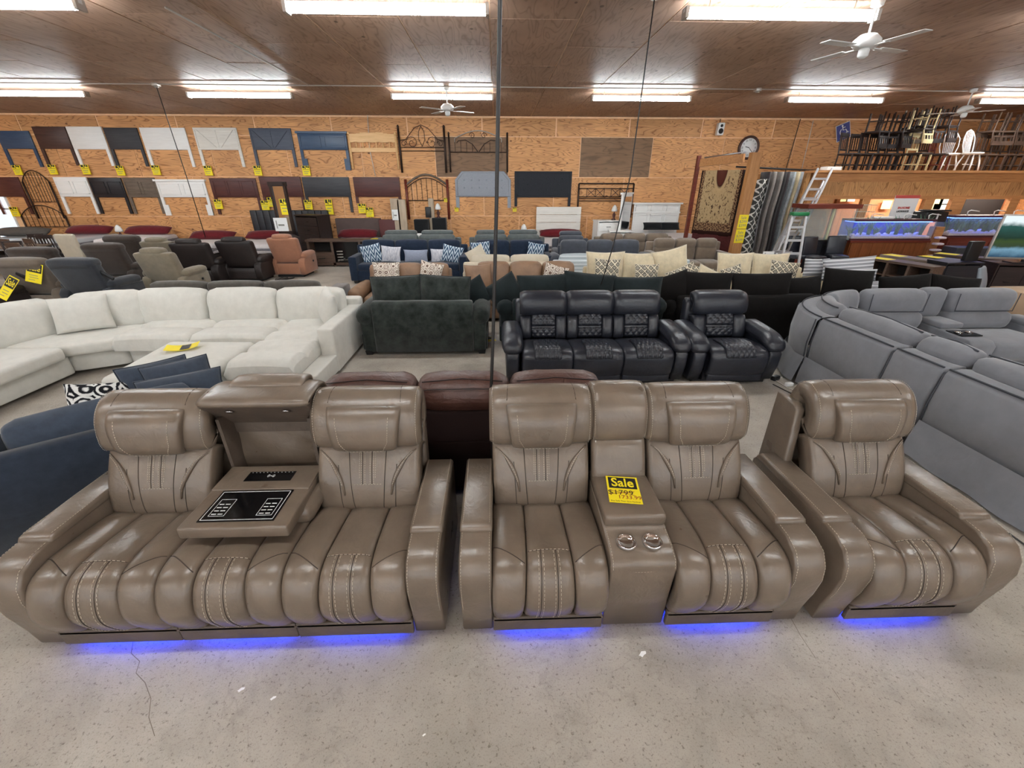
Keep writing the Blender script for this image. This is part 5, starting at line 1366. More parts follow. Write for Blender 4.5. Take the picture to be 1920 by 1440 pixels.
MB().tube([(-w/2, 0, h*.54), (w/2, 0, h*.54)], .014, 6).build('rail', IR, t)
for s in (-1, 1):
    MB().tube([(s*.02, 0, h*.55), (s*w*.10, 0, h*.75), (s*w*.22, 0, h*.86), (s*w*.34, 0, h*.84), (s*w*.37, 0, h*.78)], .011, 5).build('scroll', IR, t)
    MB().tube(scroll(s*w*.10, h*.97, .10, .02, PI*(0 if s > 0 else 1), PI*(2.5 if s > 0 else -1.5), 14), .009, 5).build('scroll', IR, t)
    for k in range(1, 5): MB().tube([(s*w*.1*k, 0, h*.54), (s*w*.1*k, 0, h*(.74+.03*k))], .008, 5).build('bar', IR, t)
t, w, h = frameboard('rustic arched headboard with wooden posts and iron bars', 760, 838, 336, 411)
for s in (-1, 1): MB().tube([(s*w/2, 0, 0), (s*w/2, 0, h)], .045, 8).build('post', 'cherry_wood', t)
for k, m in ((0, 'barn_grey_board'), (1, 'dark_bronze')):
    MB().tube([(-w/2+w*i/14, -.01*k, h*.86-.10*k+.32*math.sin(PI*i/14)) for i in range(15)], .035 if k == 0 else .014, 6).build('arch', m, t)
MB().tube([(-w/2, 0, h*.48), (w/2, 0, h*.48)], .014, 6).build('rail', IR, t)
for i in range(7): MB().tube([(-w/2+w*(i+1)/8, 0, h*.48), (-w/2+w*(i+1)/8, 0, h*.80+.3*math.sin(PI*(i+1)/8))], .009, 5).build('bar', IR, t)
t, w, h = frameboard('bronze metal headboard with crossed squares, lower row', 1086, 1189, 344, 408)
for s in (-1, 1): MB().tube([(s*w/2, 0, 0), (s*w/2, 0, h)], .03, 8).build('post', IR, t)
for z in (1.0, .86, .62, .57, .50): MB().tube([(-w/2, 0, h*z), (w/2, 0, h*z)], .022 if z == 1 else .013, 6).build('rail', IR, t)
for i in (-2.2, -1.2, .6, 1.6):
    a, b = i*w*.16, (i+1)*w*.16; q = MB(); q.beam((a, 0, h*.62), (b, 0, h*.86), .016); q.beam((b, 0, h*.62), (a, 0, h*.86), .016); q.beam((a, 0, h*.62), (a, 0, h*.86), .016); q.beam((b, 0, h*.62), (b, 0, h*.86), .016); q.build('cross_panel', IR, t)
for (lab, pl, pr, pt, pg) in (('rust-brown arched metal headboard with vertical bars at the far left', 42, 92, 341, 398), ('rust-brown metal footboard with bars below the arched one', 40, 122, 405, 436)):
    t, w, h = frameboard(lab, pl, pr, pt, pg)
    for s in (-1, 1): MB().tube([(s*w/2, 0, -.2), (s*w/2, 0, h)], .028, 8).build('post', IR, t)
    MB().tube([(-w/2+w*i/12, 0, h+.34*math.sin(PI*i/12)**.8) for i in range(13)], .016, 6).build('arch', IR, t)
    MB().tube([(-w/2, 0, h*.35), (w/2, 0, h*.35)], .012, 6).build('rail', IR, t)
    for i in range(8): MB().tube([(-w/2+w*(i+1)/9, 0, h*.35), (-w/2+w*(i+1)/9, 0, h+.3*math.sin(PI*(i+1)/9)**.8)], .009, 5).build('bar', IR, t)
# --- yellow wall cards
def wallcard(label, px, py, wpx=14, hpx=18, y=15.90, big=False):
    p = aty(px, py, y); k = (p-CAMP).dot(FW)/FPX; w, h = wpx*k, hpx*k*.9
    t = thing('price_card', label, 'price card', tuple(p), 0, 'yellow sale cards on the wall')
    MB().box((0, .012, 0), (w, .03, h)).build('card', 'yellow_card', t)
    q = MB(); z = h*.42
    for a, b, c, d in ((-.42, -.12, .5, .95), (.02, .2, .62, .98), (.26, .44, .55, .95), (-.1, 0, .35, .6), (-.44, .44, .18, .26)):
        q.b2(a*w, b*w, -.0055, -.003, c*h*.5, d*h*.5)
    q.build('header_print', 'ink_black', t)
    q = MB(); q.b2(-.34*w, .34*w, -.005, -.003, -.12*h, -.07*h); q.b2(-.3*w, .2*w, -.005, -.003, -.3*h, -.25*h); q.build('price_writing', 'ink_grey', t)
WCD = [('under the navy headboard in the upper left corner', 32, 319), ('under the dark brown headboard, top row', 98, 318), ('under the first white headboard, top row', 160, 318), ('under the charcoal headboard, top row', 225, 320), ('under the wide plain white headboard, top row', 292, 319),
 ('under the white barn-style headboard', 390, 320), ('under the slate barn-style headboard', 483, 320), ('under the bright navy two-panel headboard', 574, 320), ('under the lowest left reddish headboard', 27, 397), ('under the dark cherry three-panel headboard', 409, 383),
 ('left of the dresser mirror', 497, 385), ('half hidden behind the dresser mirror frame', 509, 379), ('at the left foot of the charcoal lower headboard', 578, 384), ('at the left foot of the last dark cherry headboard', 679, 391), ('small, just right of the card by the last dark cherry headboard', 693, 398)]
for a, px, py in WCD: wallcard('yellow sale card '+a, px, py)
wallcard('tall yellow price card on the bare plywood below the charcoal headboard', 617, 388, 13, 29)
for a, px, py in (('on the rustic arched headboard', 836, 375), ('on the left leg of the light grey tufted headboard', 856, 393), ('on the left leg of the dark tufted headboard', 965, 393)): wallcard('small yellow tag '+a, px, py, 7, 8)
# ================================================================ clock, speaker, parking sign
p = aty(1403, 277, 15.97)
t = thing('wall_clock', 'round wall clock with dark rim and pale face above the rug rack', 'clock', tuple(p), 0, None, (PI/2, 0, 0))
MB().lathe([(.36, 0), (.36, .04), (.33, .07), (.29, .06), (.28, .03)], n=32).build('clock_rim', 'dark_brown_board', t)
MB().lathe([(.29, .02), (.29, .035)], n=32).build('clock_face', 'paper_white', t)
for i in range(12): textmesh('numeral', ['XII', 'I', 'II', 'III', 'IIII', 'V', 'VI', 'VII', 'VIII', 'IX', 'X', 'XI'][i], .075, 'ink_black', t, Matrix.Translation((.22*math.sin(i*PI/6), .22*math.cos(i*PI/6), .037)) @ Matrix.Rotation(-i*PI/6, 4, 'Z'))
for a, L, wd in ((math.radians(-78), .13, .02), (math.radians(135), .19, .014)): MB().beam((0, 0, .042), (L*math.sin(a), L*math.cos(a), .042), wd, .004).build('clock_hand', 'ink_black', t)
p = aty(1347, 243, 15.97)
t = thing('wall_speaker', 'small white loudspeaker with dark cones high on the back wall', 'speaker', tuple(p))
MB().puff((0, -.11, 0), (.22, .18, .36), .03, n=1).build('speaker_body', 'white_plastic', t)
for z, r in ((.09, .045), (-.06, .08)): MB().lathe([(r, 0), (r*.95, .012), (r*.5, .002)], n=18).build('speaker_cone', 'dark_interior', t, loc=(0, -.20, z), rot=(PI/2, 0, 0))
MB().tube([(0, -.02, .18), (.0, -.02, .30)], .012, 5).build('speaker_wire', 'cable_black', t)
p = aty(1581, 247, 15.9)
t = thing('parking_sign', 'blue diamond-hung disabled parking sign with white wheelchair symbol', 'sign', tuple(p), 0, None, (0, math.radians(-22), 0))
MB().box((0, 0, 0), (.46, .012, .50)).build('sign_plate', 'paper_white', t)
MB().box((0, -.008, 0), (.43, .006, .47)).build('sign_field', 'sign_blue', t)
q = MB(); q.lathe([(.03, 0), (.03, .004)], (0, 0, 0), 12, Matrix.Translation((-.02, -.012, .19)) @ rotm(PI/2))
q.tube([(-.02, -.013, .19), (-.01, -.013, .05), (.08, -.013, .045), (.13, -.013, -.06), (.17, -.013, -.05)], .014, 5); q.tube([(-.015, -.013, .13), (.07, -.013, .12)], .012, 5)
q.tube(scroll(.0, -.0, .11, .11, math.radians(120), math.radians(345), 16, -.013), .013, 5); q.build('wheelchair_symbol', 'paper_white', t)
textmesh('lettering', 'PARKING', .075, 'paper_white', t, Matrix.Translation((0, -.0125, -.185)) @ rotm(PI/2), sx=.85)

# ================================================================ beds
def bed(label, px0, px1, pyt, Y, m='mattress_white', pillow='burgundy_cloth', pl=None, L=2.0, wbase='mattress_grey', h=.62, pw=None, ph=.30, skip=0):
    x0, x1 = aty(px0, pyt, Y).x, aty(px1, pyt, Y).x; w = x1-x0; cx = (x0+x1)/2
    t = thing('bed', label, 'bed', (cx, Y, 0))
    MB().b2(-w/2+.05, w/2-.05, -L+.1, 0, .0, .30).build('bed_base', 'dark_interior', t)
    MB().puff((0, -L/2, h-.16), (w, L, .30), .08, (0, 0, .02), 3).build('mattress', m, t)
    MB().puff((0, -L/2, h-.17), (w+.012, L+.012, .14), .05, (0, 0, 0), 2).build('mattress_border', wbase, t)
    if pl: cushion('bed_pillow', pillow, pl, (cx, Y-.30, h+.13), pw or w*1.0, ph*1.15, .30, math.radians(-62), 0, 0, 'bolster pillows' if 'burg' in pillow else None, ear=.02, n=8)
    return t
BY, BL = 15.76, 1.72
def bd_(lab, a, b, py, m, pm, pl, **k): bed(lab, a, b, py, BY, m, pm, pl, L=BL, **k)
bd_('plastic-wrapped mattress with grey pillow, at the left edge below the footboard', 10, 108, 432, 'plastic_wrap', 'grey_foam', 'grey pillow mound at the far left edge below the metal footboard', h=.74)
bd_('bed with burgundy pillow, leftmost of the burgundy ones', 140, 222, 426, 'plastic_wrap', 'burgundy_cloth', 'burgundy pillow farthest left, beside the metal footboard', h=.80)
bd_('bed with burgundy pillow, second from the left', 248, 330, 428, 'mattress_white', 'burgundy_cloth', 'burgundy pillow second from left, below the grey-brown headboard', h=.78)
bd_('bed with burgundy pillow behind the dark brown leather recliners', 368, 450, 438, 'mattress_white', 'burgundy_cloth', 'burgundy pillow behind the leather recliners', h=.62)
bd_('bed with tall charcoal channel headboard beside the espresso dresser', 470, 560, 438, 'mattress_white', 'burgundy_cloth', 'burgundy pillow in front of the channelled charcoal headboard', h=.62)
bd_('brown upholstered bed behind the walnut media console', 640, 712, 438, 'mattress_white', 'burgundy_cloth', 'burgundy pillow on the brown upholstered bed behind the media console', h=.66)
bd_('whitewashed plank bed with burgundy pillow', 1010, 1086, 438, 'mattress_white', 'burgundy_cloth', 'burgundy pillow on the whitewashed plank bed', ph=.26, h=.66)
bd_('white panelled bed with quilted mattress and two black pillows', 1190, 1292, 434, 'mattress_white', 'black_cloth', None, h=.78)
for px, a in ((1224, 'left'), (1256, 'right')): thp('black_cloth', 'black pillow on the white panelled bed, its %s one' % a, px, 424, 15.45, 36, 14, .26, rx=-.5)
def standboard(name, label, px0, px1, py0, py1, Y, m, style):
    x0, x1 = aty(px0, py0, Y).x, aty(px1, py0, Y).x; z1 = aty((px0+px1)/2, py0, Y).z; w = x1-x0
    t = thing(name, label, 'headboard', ((x0+x1)/2, Y, 0))
    if style == 'channel':
        n = 12
        for i in range(n): MB().puff((-w/2+w*(i+.5)/n, 0, z1/2+.1), (w/n-.004, .10, z1-.2), .025, (0, .01, 0), 1).build('channel', m, t)
        MB().b2(-w/2, w/2, .04, .09, .02, z1-.01).build('panel', m, t)
    elif style == 'plank':
        n = 5
        for i in range(n): MB().b2(-w/2, w/2, -.02, .03, .35+(z1-.35)*i/n+.012, .35+(z1-.35)*(i+1)/n).build('plank', m, t)
        for s in (-1, 1): MB().b2(s*(w/2-.08)-.05, s*(w/2-.08)+.05, .03, .07, 0, z1-.02).build('post', m, t)
    elif style == 'panelled':
        MB().b2(-w/2, w/2, -.0, .06, .0, z1-.05).build('panel', m, t)
        MB().b2(-w/2-.06, w/2+.06, -.06, .09, z1-.05, z1).build('crown_moulding', m, t)
        MB().b2(-w/2-.02, w/2+.02, -.03, .07, z1-.34, z1-.30).build('mid_moulding', m, t)
        for i in range(3):
            for z0_, z1_ in ((z1-.27, z1-.09), (.3, z1-.38)):
                a, b = -w/2+w*i/3+.05, -w/2+w*(i+1)/3-.05; q = MB()
                q.b2(a, b, -.02, .0, z0_, z0_+.025).b2(a, b, -.02, 0, z1_-.025, z1_).b2(a, a+.025, -.02, 0, z0_, z1_).b2(b-.025, b, -.02, 0, z0_, z1_); q.build('panel_moulding', m, t)
    else: MB().puff((0, 0, z1/2), (w, .12, z1-.04), .03, n=1).build('panel', m, t)
standboard('bed_headboard', 'tall charcoal channelled headboard standing behind the espresso dresser', 468, 614, 394, 0, 15.83, 'black_board', 'channel')
standboard('bed_headboard', 'plain brown upholstered headboard behind the burgundy pillow of the media console', 628, 714, 408, 0, 15.83, 'bed_brown_cloth', 'plain')
standboard('bed_headboard', 'whitewashed plank headboard of the bed left of centre right', 1006, 1090, 388, 0, 15.83, 'whitewash_board', 'plank')
standboard('bed_headboard', 'white panelled headboard with crown moulding behind two black pillows', 1190, 1277, 380, 0, 15.83, 'white_board', 'panelled')
o = tag(MB().puff((0, 0, .0), (1.0, .06, 1.0), .02, n=1).build('footboard', 'burgundy_brown_panel'), 'reddish brown board standing right of the brown upholstered bed', 'footboard'); o.location = (aty(727, 430, 15.7).x, 15.7, .62); o.scale = (.55, 1, 1.22)
# ---- case goods
def cabinet(name, label, cat, x, y, rz, W, D, H, m, rows=3, cols=1, knob='black_metal', top=None, tg=.02, base=.06):
    t = thing(name, label, cat, (x, y, 0), rz)
    q = MB(); q.b2(-W/2, -W/2+.03, 0, D, 0, H-.03).b2(W/2-.03, W/2, 0, D, 0, H-.03).b2(-W/2, W/2, D-.02, D, base, H-.03).b2(-W/2, W/2, .02, D, base, base+.03); q.build('carcass', m, t)
    MB().b2(-W/2-.02, W/2+.02, -.03, D, H-.035, H).build('top', top or m, t)
    for r in range(rows):
        for c in range(cols):
            a = -W/2+.035+(W-.07)*c/cols; b = a+(W-.07)/cols-.008; z0 = base+.04+(H-.10-base)*r/rows; z1 = z0+(H-.10-base)/rows-.01
            d = MB().b2(a, b, -.012, .02, z0, z1).build('drawer', m, t)
            MB().tube([((a+b)/2-.07, -.02, (z0+z1)/2), ((a+b)/2-.06, -.04, (z0+z1)/2), ((a+b)/2+.06, -.04, (z0+z1)/2), ((a+b)/2+.07, -.02, (z0+z1)/2)], .008, 5).build('handle', knob, d)
    return t
ES = 'espresso_wood'
cabinet('dresser', 'espresso brown dresser with mirror beside the peach recliner', 'dresser', aty(548, 450, 13.4).x-.30, 13.15, math.radians(-55), 1.2, .5, .95, ES, 3, 2)
t = thing('dresser_mirror', 'tall espresso framed mirror standing on the dresser, with sale cards on it', 'mirror', (aty(540, 440, 13.7).x, 13.7, .95), math.radians(-22))
w, h = .62, 1.42; q = MB(); q.b2(-w/2, -w/2+.09, -.03, .03, 0, h).b2(w/2-.09, w/2, -.03, .03, 0, h).b2(-w/2-.03, w/2+.03, -.03, .03, h-.10, h+.02).b2(-w/2, w/2, -.03, .03, 0, .1); q.build('mirror_frame', ES, t)
MB().b2(-w/2+.08, w/2-.08, -.005, .005, .09, h-.09).build('mirror_glass', 'chrome', t)
wallcard('tall yellow sale card stuck on the dresser mirror', 533, 388, 14, 30, 13.6)
cabinet('chest_of_drawers', 'tall espresso chest of drawers between dresser mirror and bare plywood', 'chest of drawers', aty(585, 440, 14.6).x, 14.4, math.radians(-25), .95, .5, 1.45, ES, 5, 1)
t = thing('media_console', 'walnut media console with glass-fronted log heater in the middle', 'tv stand', (aty(653, 492, 13.55).x, 13.55, 0)); W, D, H = 2.35, .42, .80; m = 'walnut_board'
MB().b2(-W/2-.02, W/2+.02, -.02, D, H-.06, H).build('top', m, t); MB().b2(-W/2, W/2, 0, D, .04, .12).build('bottom_shelf', m, t)
for x in (-W/2+.04, -W/6-.03, W/6+.03, W/2-.04): MB().b2(x-.035, x+.035, 0, D, .0, H-.06).build('upright', m, t)
MB().b2(-W/2, W/2, D-.02, D, .1, H-.05).build('back_panel', 'dark_interior', t)
for s in (-1, 1):
    MB().b2(s*W/3-.33, s*W/3+.33, .02, D, .40, .425).build('shelf', m, t)
    d = MB().b2(s*W/3-.33, s*W/3+.33, .0, .03, .13, .40).build('drawer', m, t)
    MB().tube([(s*W/3-.10, -.01, .26), (s*W/3-.08, -.04, .25), (s*W/3+.08, -.04, .25), (s*W/3+.10, -.01, .26)], .009, 5).build('handle', 'black_metal', d)
MB().b2(-W/6+.005, W/6-.005, .02, .05, .12, H-.07).build('heater_glass', 'black_gloss', t)
for i in range(4): MB().tube([(-.30, .0, .20+i*.085), (-.12, -.005, .205+i*.085)], .018, 6).build('log_end', 'galvanised', t)
for i in range(6): MB().tube([(-.30+.1*i, -.002, .16+.02*(i % 3)), (-.18+.11*i, -.004, .22+.03*(i % 2))], .018, 5).build('log', 'grey_foam', t)
MB().b2(.75, 1.08, .1, .32, H, H+.004).build('price_card', 'yellow_card', t)
# white group
cabinet('white_chest', 'white chest of drawers between the plank bed and the white dresser', 'chest of drawers', aty(1137, 440, 15.0).x, 14.8, math.radians(8), .75, .5, 1.25, 'white_board', 4, 1, 'black_metal')
cabinet('white_dresser', 'small white dresser in front of the white mirror', 'dresser', aty(1163, 440, 14.2).x, 14.1, math.radians(-8), .72, .5, .98, 'white_board', 3, 1, 'black_metal')
cabinet('white_nightstand', 'white nightstand at the foot of the white panelled bed', 'nightstand', aty(1190, 446, 14.2).x, 14.0, math.radians(0), .55, .45, .66, 'white_board', 2, 1, 'black_metal')
cabinet('white_nightstand', 'white nightstand left of the whitewashed plank bed', 'nightstand', aty(988, 446, 14.8).x, 14.6, 0, .55, .45, .68, 'white_board', 2, 1, 'black_metal')
t = thing('dresser_mirror', 'white framed mirror seen edge-on above the white dresser', 'mirror', (aty(1168, 440, 14.7).x, 14.7, .9), math.radians(55)); q = MB(); q.b2(-.45, .45, -.03, .03, 0, 1.15).b2(-.5, .5, -.05, .05, 1.15, 1.2); q.build('mirror_frame', 'white_board', t); MB().b2(-.38, .38, -.04, -.03, .08, 1.08).build('mirror_glass', 'chrome', t)
# leaning boards / knock-down display left of the cord
for px0, px1, pt, pb, m, lab in ((736, 752, 372, 455, 'linen_bark_board', 'pale bark-coloured board leaning on the wall, left one'), (748, 764, 374, 455, 'linen_bark_board', 'pale bark-coloured board leaning beside the first one'), (780, 806, 411, 470, 'black_cloth', 'black panel standing left of the pale upright post'), (806, 816, 372, 460, 'linen_bark_board', 'narrow pale upright post between two black panels'), (813, 838, 408, 462, 'black_cloth', 'black panel standing right of the pale upright post')):
    x0, x1 = aty(px0, (pt+pb)/2, 15.75).x, aty(px1, (pt+pb)/2, 15.75).x; z1 = aty(px0, pt, 15.75).z
    o = tag(MB().puff((0, 0, z1/2), (x1-x0, .35 if m == 'black_cloth' else .08, z1), .015, n=1, rseg=1).build('leaning_board', m), lab, 'panel'); o.location = ((x0+x1)/2, 15.72, 0)
o = tag(MB().puff((0, 0, .0), (.19, .10, .34), .02, n=1).build('speaker_box', 'black_plastic'), 'small black box fixed to the pale upright post', 'speaker'); o.location = aty(803, 398, 15.62)
def lamp(label, px, py, Y, zb):
    p = aty(px, py, Y); t = thing('table_lamp', label, 'lamp', (p.x, Y, zb))
    MB().lathe([(.07, 0), (.075, .02), (.03, .05), (.05, .12), (.055, .17), (.02, .22), (.015, .28)], n=12).build('lamp_base', 'cherry_brown_board', t)
    MB().lathe([(.09, .26), (.10, .30), (.07, .40), (.03, .45), (.01, .46)], n=12).build('lamp_shade', 'paper_white', t)
lamp('small lamp with dark red base and white glass shade on a black panel', 822, 404, 15.72, aty(825, 408, 15.75).z)
lamp('small lamp with dark red base on the nightstand left of the plank bed', 982, 440, 14.7, .69)
lamp('small lamp with dark red base on the white chest', 1151, 405, 14.95, 1.26)
o = lamp('small lamp with white shade among the beds at far left', 226, 440, 14.0, .74)
def info(label, px, py, Y, w=.30, h=.34):
    p = aty(px, py, Y); t = thing('info_sheet', label, 'sign', tuple(p)); MB().box((0, 0, 0), (w, .01, h)).build('sheet', 'paper_white', t)
    q = MB(); q.b2(-w*.2, w*.25, -.008, -.004, -h*.1, h*.02); q.b2(-w*.34, -w*.28, -.008, -.004, -h*.3, h*.3); q.build('printing', 'ink_grey', t)
for lab, px, py, Y, w, h in (('white printed sheet in front of the espresso dresser', 527, 421, 13.1, .38, .36), ('white printed sheet on the pale leaning board', 741, 403, 15.66, .21, .34), ('white printed sheet in front of the left black panel', 792, 447, 15.5, .36, .34), ('white printed sheet on the nightstand left of the plank bed', 996, 438, 14.5, .26, .26), ('white card standing behind the beige loveseat near the ladder', 1440, 478, 10.0, .26, .16)): info(lab, px, py, Y, w, h)
# ---- cream parsons chair, dining sets at far left
t = thing('parsons_chair', 'cream upholstered dining chair with tall back at far left', 'chair', (aty(128, 480, 11.6).x, 12.0, 0), PI)
MB().puff((0, 0, .36), (.5, .5, .30), .04, n=2).build('seat', 'cream_fabric', t); MB().puff((0, .24, .80), (.5, .10, .72), .04, (0, .01, 0), 3, warp=lambda a, b, c: (a, b+.12*c, c)).build('backrest', 'cream_fabric', t)
for sx in (-1, 1):
    for sy in (-1, 1): MB().box((sx*.2, sy*.2, .11), (.05, .05, .22)).build('leg', ES, t)
def slatchair(label, x, y, rz, m=ES, H=1.0, z=0, seat='black_cloth', n=4, rot=None, name='dining_chair', group=None, cat='chair'):
    t = thing(name, label, cat, (x, y, z), rz, group, rot)
    MB().puff((0, 0, .46), (.44, .42, .05), .02, n=1).build('seat', seat, t)
    for sx in (-1, 1):
        MB().beam((sx*.19, -.18, 0), (sx*.19, -.18, .44), .035).build('leg', m, t)
        MB().tube([(sx*.19, .20, 0), (sx*.19, .19, .45), (sx*.19, .27, H)], .02, 5).build('leg', m, t)
        MB().beam((sx*.19, -.18, .2), (sx*.19, .2, .2), .025).build('stretcher', m, t)
    MB().b2(-.2, .2, .25, .28, H-.10, H).build('top_rail', m, t); MB().b2(-.19, .19, .20, .23, .56, .60).build('back_rail', m, t)
    for i in range(n): x_ = -.12+.24*i/(n-1); MB().beam((x_, .215, .58), (x_, .262, H-.06), .03, .012).build('slat', m, t)
    return t
lab = ['dark slat-back dining chair at the left edge, closest to the window', 'dark slat-back dining chair left of the pale table top', 'dark slat-back dining chair in the middle of the far left dining set', 'dark slat-back dining chair with white slats showing, near the cream chair', 'dark slat-back dining chair just left of the cream parsons chair', 'dark slat-back dining chair behind the wide dark brown recliner']
for i, (px, py, Y, rz) in enumerate(((14, 470, 11.2, .3), (40, 470, 12.2, 2.9), (62, 465, 13.0, .2), (84, 465, 12.2, 2.8), (108, 470, 13.2, 3.3), (60, 485, 11.4, 3.0))):
    slatchair(lab[i], aty(px, py, Y).x, Y, rz, ES if i % 2 == 0 else 'walnut_board', 1.02, seat='cream_fabric' if i % 2 else 'black_cloth')
t = thing('dining_table', 'dark dining table between the chairs at the left edge', 'table', (aty(30, 470, 12.3).x-.6, 12.6, 0)); MB().puff((0, 0, .75), (1.9, .9, .05), .02, n=1).build('table_top', 'grey_oak', t)
for sx in (-1, 1):
    for sy in (-1, 1): MB().box((sx*.85, sy*.38, .36), (.08, .08, .73)).build('leg', ES, t)
# ================================================================ rug rack with hanging rugs, post
RX = 6.05
plain('dark_green_back', (24, 44, 34), .6)
t = thing('rug_rack', 'wooden rug rack frame with a top beam holding hanging rugs', 'rug rack', (0, 0, 0))
a, b = aty(1312, 306, 13.8), aty(1395, 296, 12.7)
MB().beam(a, b, .10, .20).build('top_beam', 'oak_trim', t)
MB().tube([(a.x+.1, a.y-.05, a.z+.14), (b.x, b.y-.05, b.z+.14)], .02, 6).build('rail_tube', 'aluminium', t)
MB().beam((a.x-.05, a.y, 0), (a.x-.05, a.y, a.z+.2), .10, .10).build('upright', 'cherry_wood', t)
MB().tube([(6.7, 12.9, 2.78), (10.2, 13.2, 2.66)], .025, 6).build('rail_tube', 'black_metal', t)
MB().beam((10.2, 13.3, 0), (10.2, 13.3, 2.7), .10, .10).build('upright', 'oak_trim', t)
MB().beam((6.9, 12.75, 0), (6.9, 12.75, 2.7), .06, .06).build('upright', 'black_metal', t)
t = thing('persian_rug', 'large beige and brown patterned Persian style rug hanging on the rack', 'rug', (0, 0, 0))
q0, q1 = aty(1316, 320, 13.7), aty(1396, 312, 12.7)
def rugf(u, v):
    x = q0.x+(q1.x-q0.x)*u; y = q0.y+(q1.y-q0.y)*u
    return (x+.015*math.sin(u*14)*(1-v), y-.02-.03*math.sin(u*9+v*2)*(1-v), .95+(q0.z-.95)*v)
mb = MB().grid(rugf, 24, 20); o = mb.build('rug_face', 'persian_rug', t); sm = o.modifiers.new('thickness', 'SOLIDIFY'); sm.thickness = .02
mb = MB().grid(lambda u, v: (q0.x+(q1.x-q0.x)*u+.02, q0.y+(q1.y-q0.y)*u-.06+.25*(1-v)**2*0, .22+.75*v), 20, 8); mb.build('lower_rug', 'rug_maroon', t, label='dark maroon rug hanging below the patterned one')
rl = [('rug_dark', 1402, 'dark patterned hanging rug edge next to the Persian rug'), ('rug_green', 1410, 'dark green hanging rug edge partly behind the wooden post'), ('trel', 1431, 'white and grey trellis pattern rug hanging right of the wooden post'), ('rug_dark', 1442, 'dark hanging rug right of the trellis rug'), ('rug_grey', 1455, 'taupe grey hanging rug, third right of the post'), ('rug_grey', 1468, 'pale edged grey hanging rug'), ('rug_dark', 1478, 'dark brown hanging rug between the grey and the beige rug'), ('rug_silver', 1488, 'silvery grey hanging rug'), ('rug_beige', 1496, 'beige hanging rug edge'), ('rug_silver', 1503, 'bluish grey hanging rug nearest the ladders')]
for i, (m, px, lab) in enumerate(rl):
    p = aty(px, 322 if i != 2 else 336, 12.6 if i != 2 else 11.9); m = 'rug_trellis' if m == 'trel' else m
    wd = .50
    mb = MB().grid(lambda u, v: (p.x-.0+.10*math.sin(u*5+i)*.3+.02*math.sin(v*9), p.y-.05+wd*u*(.9 if i != 2 else .3), .25+(p.z-.25)*v), 8, 10)
    o = mb.build('hanging_rug', m); sm = o.modifiers.new('thickness', 'SOLIDIFY'); sm.thickness = .06 if i not in (2,) else .3; sm.offset = 0
    tag(o, lab, 'rug', 'rugs on the rack')
for px, py in ((1404, 403), (1406, 416)):
    pass
t = thing('wooden_post', 'tall wooden post with flared foot and yellow price cards, in front of the rugs', 'post', (0, 0, 0))
pt_, pb_ = aty(1411, 286, 11.6), aty(1384, 462, 11.6); X_ = (pt_.x+pb_.x)/2
MB().b2(X_-.13, X_+.13, 11.5, 11.66, .35, pt_.z).build('post_shaft', 'post_wood', t)
M = Matrix(((0, 1, 0, 0), (1, 0, 0, 0), (0, 0, 1, 0), (0, 0, 0, 1)))
MB().extr([(X_-.42, 0), (X_+.42, 0), (X_+.42, .12), (X_+.13, .52), (X_+.13, .6), (X_-.13, .6), (X_-.13, .52), (X_-.42, .12)], 11.49, 11.67, .01, M, False).build('post_foot', 'post_wood', t)
for z0, z1, lab in ((1.28, 1.62, 'upper yellow price card on the wooden post'), (.92, 1.26, 'lower yellow price card on the wooden post')):
    c = thing('price_card', lab, 'price card', (X_, 11.485, (z0+z1)/2)); MB().box((0, 0, 0), (.25, .008, z1-z0)).build('card', 'yellow_card', c)
    textmesh('lettering', 'Sale\n$299\n$399', .095, 'ink_grey', c, Matrix.Translation((0, -.006, 0)) @ rotm(PI/2))
# ================================================================ ladders
def ladder(label, foot, top, w, m='bright_aluminium', n=9, feetw=None, cap=None, side=None, rail=.05, root=None):
    f, tp = Vector(foot), Vector(top); d = tp-f; s = Vector(side or (1, 0, 0)).normalized(); t = root or thing('ladder', label, 'ladder', tuple(f)); o_ = f-Vector(t.location)
    fw = feetw or w
    for k in (-1, 1): MB().beam(o_+s*(k*fw/2), o_+d+s*(k*w/2), rail, .03, up=(0, 1, 0)).build('side_rail', m, t)
    for i in range(1, n): q = o_+d*(i/n); ww = fw+(w-fw)*i/n; MB().beam(q-s*(ww/2), q+s*(ww/2), .035, .05).build('rung', m, t)
    if cap: MB().puff(tuple(d), (w+.06, .16, .08), .02, n=1).build('top_cap', cap, t)
    return t
fl, tl = aty(1452, 492, 10.6), aty(1545, 316, 12.2)
L1 = ladder('tall aluminium extension ladder leaning on the office wall', (fl.x+.0, 10.6, 0), (tl.x, 12.15, tl.z), .42, n=11, side=(1, .1, 0))
ladder('second section of the aluminium extension ladder, just beside the first', (fl.x+.06, 10.75, .35), (tl.x-.15, 12.1, tl.z-.3), .36, 'aluminium', 10, side=(1, .1, 0), root=L1)
f2, t2 = aty(1480, 492, 9.9), aty(1517, 398, 9.9)
L2 = ladder('aluminium step ladder with green top cap in front of the office', (f2.x, 9.8, 0), (t2.x, 10.2, t2.z-.05), .32, n=6, feetw=.5, cap='green_plastic')
ladder('rear legs of the green-capped step ladder', (f2.x+.05, 10.7, 0), (t2.x, 10.25, t2.z-.1), .30, 'blue_grey_plastic' if False else 'aluminium', 4, feetw=.46, rail=.035, root=L2)
